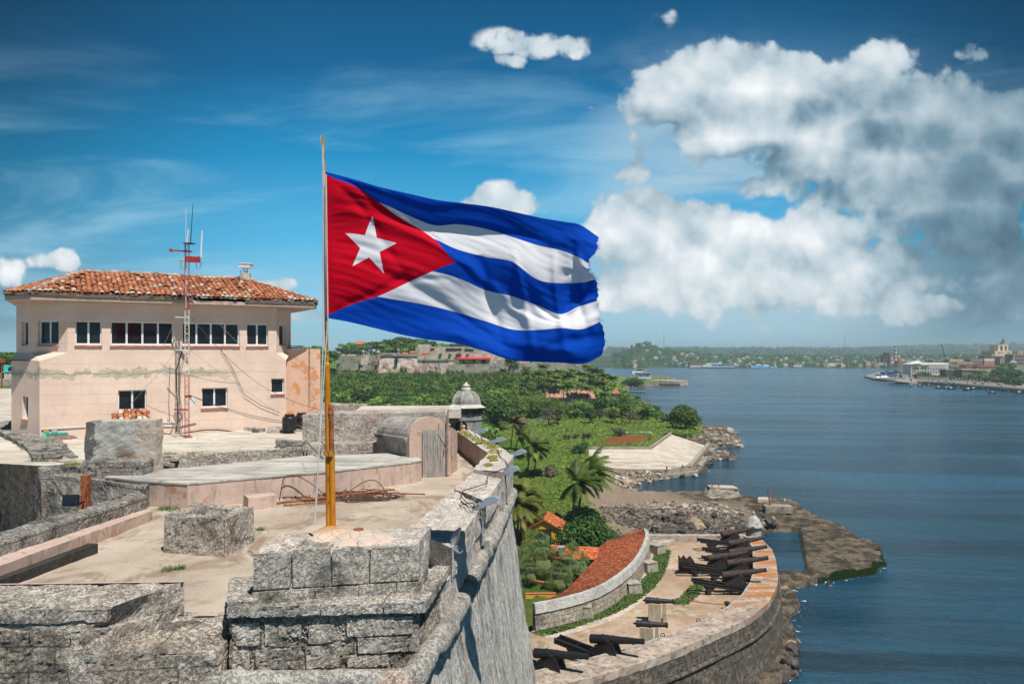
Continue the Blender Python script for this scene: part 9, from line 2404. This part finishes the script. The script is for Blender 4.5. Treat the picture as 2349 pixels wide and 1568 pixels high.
# cars on the road
def car(c_, lab, x, y, rz, s_=1.0):
 t_ = thing('parked_car', lab, 'car', P(x, y, 2.66), 'cars on the waterfront road', rz)
 g = G(); g.hexa([(-2.2,-.85,.35),(2.2,-.85,.35),(2.2,.85,.35),(-2.2,.85,.35)],[(-2.1,-.8,.9),(2.15,-.8,.85),(2.15,.8,.85),(-2.1,.8,.9)]); g.hexa([(-1.4,-.78,.88),(1.1,-.78,.88),(1.1,.78,.88),(-1.4,.78,.88)],[(-1.0,-.65,1.45),(.6,-.65,1.45),(.6,.65,1.45),(-1.0,.65,1.45)]); g.build('body',c_,t_,origin='local')
 g = G(); g.hexa([(-1.45,-.79,.95),(1.15,-.79,.95),(1.15,.79,.95),(-1.45,.79,.95)],[(-1.05,-.68,1.38),(.66,-.68,1.38),(.66,.68,1.38),(-1.05,.68,1.38)]); g.build('windows',M_glass,t_,origin='local')
 for sx in (-1.35, 1.35):
  for sy in (-.8,.8): g = G(); g.cyl((sx,sy - .1,.33),(sx,sy + .1,.33),.33,.33,10); g.build('wheel',M_black,t_,origin='local')
 return t_
cc = {n_: plain('car_' + n_,v,.35,var=.03,spec=.6) for n_,v in dict(blue=(.03,.10,.35),white=(.65,.65,.65),dark=(.03,.035,.04),teal=(.02,.30,.38),red=(.35,.03,.03),silver=(.40,.42,.44)).items()}
ang = math.atan2(QW[-1].y - QW[5].y, QW[-1].x - QW[5].x)
for i,(x,y,c_,lb) in enumerate([(2130,871.5,'teal','teal car farthest along the waterfront road'),(2140,872.5,'dark','dark car behind the teal one on the waterfront road'),(2153,875,'teal','lone turquoise car where the quay road begins'),(2170,875,'blue','blue car left of the white car on the quay road'),(2178,877,'white','white car right of the two blue cars on the quay road'),(2184,874.5,'blue','blue car furthest right of the blue cars on the quay road'),
 (2190,879,'silver','silver car below the second blue car on the quay road'),(2212,876.5,'white','white car left of the pair of pale cars by the railing'),(2220,878,'white','white car right of the pair of pale cars by the railing'),(2221,882,'silver','silver car alone in the near lane of the quay road'),(2236,879.5,'dark','dark car under the first big street tree'),(2254,881,'dark','dark car between the street trees'),(2291,883,'dark','dark car by the palms near the right frame edge'),
 (2299,886,'white','white car in the near lane toward the right frame edge'),(2326,885,'red','dark red car near the right frame edge')]): car(cc[c_],lb,x,y,ang + (0 if i % 2 else .1))
# boats moored off the wall
def boat_mesh():
 t_ = thing('moored_boat', 'x', 'boat', (0, 0, 0), 'small boats moored off the promenade')
 secs = [[Vector((x,-w_,h_)),Vector((x,-w_ * .6,0)),Vector((x,0,-.35)),Vector((x,w_ * .6,0)),Vector((x,w_,h_)),Vector((x,w_ * .8,h_ - .25)),Vector((x,-w_ * .8,h_ - .25))] for x,w_,h_ in ((-3.4,.95,.9),(-1.5,1.2,.85),(1,1.2,.95),(2.8,.7,1.2),(3.9,.08,1.5))]
 g = G(); g.loft(secs); g.build('hull', M_gunblack, t_, origin='local')
 g = G(); g.box((-.6, 0, 1.3), (1.8, 1.3, 1.1), taper=.85); g.build('cabin', M_w2, t_, origin='local')
 g = G(); g.bar((-2.8,-.9,1.2),(-2.8,.9,1.2),.1); g.cyl((.6,0,1.0),(.6,0,3.2),.05,.04,5); g.build('mast',M_white,t_,origin='local'); return t_
bp = boat_mesh()
BT = [(2075,884.5,.9,'small dark boat farthest left below the quay terrace'),(2089,886,.9,'small pale boat second from the left off the quay'),(2110,886,1.3,'larger boat with a cabin directly below the quay terrace end'),(2129,884,1.3,'long flat boat moored against the wall start'),(2153,890,1.6,'dark boat left of the blue ones off the promenade'),(2169,890.5,1.3,'boat with a short mast between the dark pair off the promenade'),(2182,892.5,1.6,'long dark boat just right of the one with a short mast'),
      (2175,886.5,1.0,'pale boat close under the promenade wall'),(2199,889.5,1.1,'small boat close to the wall, near the middle of the moorings'),(2218,895,1.9,'largest dark boat lying farthest out in the moorings'),(2234,892.5,1.5,'long low boat between the largest one and the blue one'),(2253,893,1.2,'boat with a blue bow near the promenade wall'),(2267,896,.9,'tiny boat right of the one with the blue bow'),(2275,901.5,1.2,'dark boat lying lowest in the moorings'),(2296,896.5,1.3,'boat with a blue cabin under the wall'),(2312,898.5,.9,'small dinghy between the blue cabin boat and the frame edge'),(2339,902.5,1.6,'dark boat nearest the right frame edge')]
for i, (x, y, s_, lb) in enumerate(BT):
 o = bp if i == 0 else copy_tree(bp,label=lb); o['label'] = lb; p = P(x,y,0); o.location = (p.x,p.y,.1); o.rotation_euler[2] = random.uniform(-.4,.4) + (PI if i % 2 else 0); o.scale = (s_ * .8,) * 3
 if i in (11, 14):
  for ch in o.children:
   if ch.name.startswith('cabin'): ch.data = ch.data.copy(); ch.data.materials[0] = M_b2
# ---------------------------------------------------------------- people
def person_mesh(name, J, E, seed=0):
 """one continuous skinned body"""
 me = bpy.data.meshes.new(name); keys = list(J); me.from_pydata([J[k][0] for k in keys],[(keys.index(a),keys.index(b)) for a,b in E],[])
 o = bpy.data.objects.new(name, me); COL.objects.link(o)
 md = o.modifiers.new('skin', 'SKIN'); sv = me.skin_vertices[0].data
 for i,k in enumerate(keys): r_ = J[k][1]; sv[i].radius = (r_,r_) if not isinstance(r_,tuple) else r_; sv[i].use_root = (k == 'pelvis')
 md2 = o.modifiers.new('smooth', 'SUBSURF'); md2.levels = 1; md2.render_levels = 1
 dg = bpy.context.evaluated_depsgraph_get(); m2 = bpy.data.meshes.new_from_object(o.evaluated_get(dg)); bpy.data.objects.remove(o); m2.name = name
 return m2
E0 = [('pelvis','waist'),('waist','chest'),('chest','neck'),('neck','head'),('head','crown')] + [e for s_ in 'lr' for e in ((('chest','sh' + s_),('sh' + s_,'el' + s_),('el' + s_,'ha' + s_),('ha' + s_,'fi' + s_),('pelvis','hi' + s_),('hi' + s_,'kn' + s_),('kn' + s_,'an' + s_),('an' + s_,'to' + s_)))]
def pose(kind):
 if kind == 'stand':
  J = dict(pelvis=((0,0,.95),(.15,.11)),waist=((0,0,1.12),(.13,.10)),chest=((0,0,1.34),(.16,.11)),neck=((0,.01,1.50),.055),head=((0,.0,1.60),.085),crown=((0,0,1.72),.07))
  for s_,q in (('l',-1),('r',1)): J.update({'sh' + s_: ((.19 * q,0,1.42),.055),'el' + s_: ((.26 * q,.02,1.14),.042),'ha' + s_: ((.25 * q,-.10,.90),.03),'fi' + s_: ((.24 * q,-.14,.80),.025),'hi' + s_: ((.09 * q,0,.86),.085),'kn' + s_: ((.11 * q,-.06 * q,.48),.058),'an' + s_: ((.12 * q,.04 * q,.09),.04),'to' + s_: ((.13 * q,-.14 + .04 * q,.04),.035)})
  return J
 J = dict(pelvis=((0,0,.14),(.17,.14)),waist=((0,-.03,.30),(.14,.11)),chest=((0,-.08,.52),(.17,.11)),neck=((0,-.10,.68),.055),head=((0,-.11,.78),.085),crown=((0,-.10,.90),.07))
 for s_,q in (('l',-1),('r',1)): J.update({'sh' + s_: ((.19 * q,-.08,.60),.055),'el' + s_: ((.26 * q,-.20,.36),.042),'ha' + s_: ((.14 * q,-.42,.38),.03),'fi' + s_: ((.10 * q,-.50,.40),.025),'hi' + s_: ((.10 * q,-.05,.12),.09),'kn' + s_: ((.16 * q,-.44,.36),.06),'an' + s_: ((.15 * q,-.58,.05),.04),'to' + s_: ((.16 * q,-.72,.04),.035)})
 return J
PM = {k: person_mesh('person', pose(k), E0) for k in ('stand', 'sit')}
def shirt_geo(kind):
 J = pose(kind); g = G(); secs = []
 for k, (a, b) in (('pelvis', (.19, .15)), ('waist', (.175, .135)), ('chest', (.22, .145)), ):
  c_ = Vector(J[k][0]); secs.append([c_ + Vector((a * math.cos(q),b * math.sin(q),0)) for q in [i * PI / 6 for i in range(12)]])
 c_ = Vector(J['chest'][0]) + Vector((0,0,.11)); secs.append([c_ + Vector((.20 * math.cos(q),.11 * math.sin(q),0)) for q in [i * PI / 6 for i in range(12)]])
 c_ = Vector(J['neck'][0]) ; secs.append([c_ + Vector((.075 * math.cos(q),.07 * math.sin(q),0)) for q in [i * PI / 6 for i in range(12)]])
 g.loft(secs); return g
def legs_geo(kind):
 J = pose(kind); g = G()
 for s_ in 'lr': g.tube([J[k + s_][0] for k in ('hi', 'kn', 'an')], [.115, .085, .06], 8)
 return g
def hair_geo(kind, long_=False):
 J = pose(kind); c_ = Vector(J['head'][0]); g = G(); g.lathe([(.118,-.02),(.125,.05),(.11,.12),(.06,.17),(.01,.18)],c_ + Vector((0,.02,0)),12)
 if long_: g.tube([c_ + Vector((0,.09,.05)),c_ + Vector((0,.12,-.12)),c_ + Vector((0,.10,-.26))],[.09,.08,.04],8)
 return g
cl = {n_: plain('cloth_' + n_,v,.85,var=.1) for n_,v in dict(red=(.50,.02,.03),white=(.70,.70,.68),yellow=(.72,.46,.02),amber=(.62,.36,.05),dark=(.03,.03,.035),blue=(.05,.09,.20),maroon=(.12,.02,.02),tan=(.45,.30,.18)).items()}
def person(lab, x, y, z, kind, top, bot, rz=0.0, s_=1.0, hair=None, long_=False, loc=None):
 p = loc if loc is not None else P(x, y, z)
 t_ = bpy.data.objects.new('person', PM[kind]); COL.objects.link(t_)
 if not PM[kind].materials: PM[kind].materials.append(M_skin)
 t_.location = p; t_.rotation_euler[2] = rz; t_.scale = (s_,) * 3; tag(t_,lab,'person','people by the water')
 for nm,gg,mt in (('shirt',shirt_geo(kind),cl[top]),('trousers',legs_geo(kind),cl[bot]),('hair',hair_geo(kind,long_),hair or M_hairdark)): gg.build(nm,mt,t_,origin='local')
 return t_
sl2 = sl_ = P(1650, 1126, 2.2)
person('person in an amber top sitting at the left end of the flat slab',0,0,0,'sit','amber','dark',PI,1.1,loc=P(1634.5,1119,3.2))
person('person in a bright yellow top sitting mid way along the flat slab',0,0,0,'sit','yellow','dark',PI - .3,1.15,loc=P(1649,1119,3.2))
person('person in a white vest sitting on the rock shelf edge right of the rusty post',1799.5,1149,1.5,'sit','white','dark',PI - .5,1.05)
person('person in a red top standing on the outermost rocks by the ramp',1677,1041,1.0,'stand','red','dark',.4,1.15)
person('person in white crouching on the rocks below the standing one in red',1679,1049,1.1,'sit','white','tan',1.0)
person('person in a pale top bending at the right of the group on the outer rocks',1688,1048.5,1.1,'sit','white','dark',2.0,1.1)
person('person in a dark red top sitting on the toe wall of the ramp',1529,1075,2.6,'sit','maroon','dark',.2,1.0)
person('person in white sitting at the lower corner of the ramp',1580,1072,3.1,'sit','white','blue',.8,1.15)
person('person in dark clothes at the foot of the ramp left of the corner',1565,1071,2.6,'sit','blue','dark',.5,1.0)
person('person in dark clothes standing on the rocks right of the large rounded tree',1615,981,2.2,'stand','dark','dark',.3,1.0)
person('person with bare shoulders standing next to the dark clothed one by the large tree',1619,982,2.2,'stand','tan','dark',.6,.95)
person('person sitting on the outer rock edge above the stepped rocks',1668,980,2.3,'sit','tan','dark',1.2,1.2)
person('person in a maroon top sitting on dark rocks at the waterline',1678,1000,2.2,'sit','maroon','white',1.5,1.15)
person('person in a red and white top on the dark rocks at the waterline',1681,1001,2.1,'sit','red','white',2.0,1.1)
ph = person('person with fair hair sitting low in the dark doorway of the sentry box',0,0,0,'sit','tan','tan',.9,.75,hair=plain('fair_hair',(.60,.36,.16),.7),long_=True,loc=Vector((-2.70,43.55,CAMZ - 4.62))); ph['group'] = 'person in the sentry box'
g = G(); c_ = P(1899,1343,0); g.lathe([(.02,-.1),(.16,.0),(.18,.12),(.13,.24),(.02,.30)],c_,10); sw = g.build('person',M_hairdark); tag(sw,'person swimming, only the head above water off the green weed','person')
g = G(); g.tube([c_ + Vector((.1,0,-.1)),c_ + Vector((.5,.1,.05)),c_ + Vector((.9,.1,-.1))],.09,6); q = g.build('shoulder',M_skin,None); q.parent = sw
# ---------------------------------------------------------------- sea air
hz_ = bpy.data.materials.new('haze'); hz_.use_nodes = True; tn = NT(hz_.node_tree); tn.n.clear()
pv = tn.new('ShaderNodeVolumePrincipled'); pv.inputs['Color'].default_value = (.66,.88,1.0,1); pv.inputs['Density'].default_value = .00014; pv.inputs['Anisotropy'].default_value = .1
oo_ = tn.new('ShaderNodeOutputMaterial'); tn.l.new(pv.outputs[0], oo_.inputs['Volume'])
g = G(); g.hexa([(-4000,-300,-4),(14500,-300,-4),(14500,15000,-4),(-4000,15000,-4)],[(-4000,-300,114),(14500,-300,114),(14500,15000,114),(-4000,15000,114)])
o = g.build('haze', hz_); tag(o, 'thin sea haze over the whole bay', 'haze', kind='stuff')
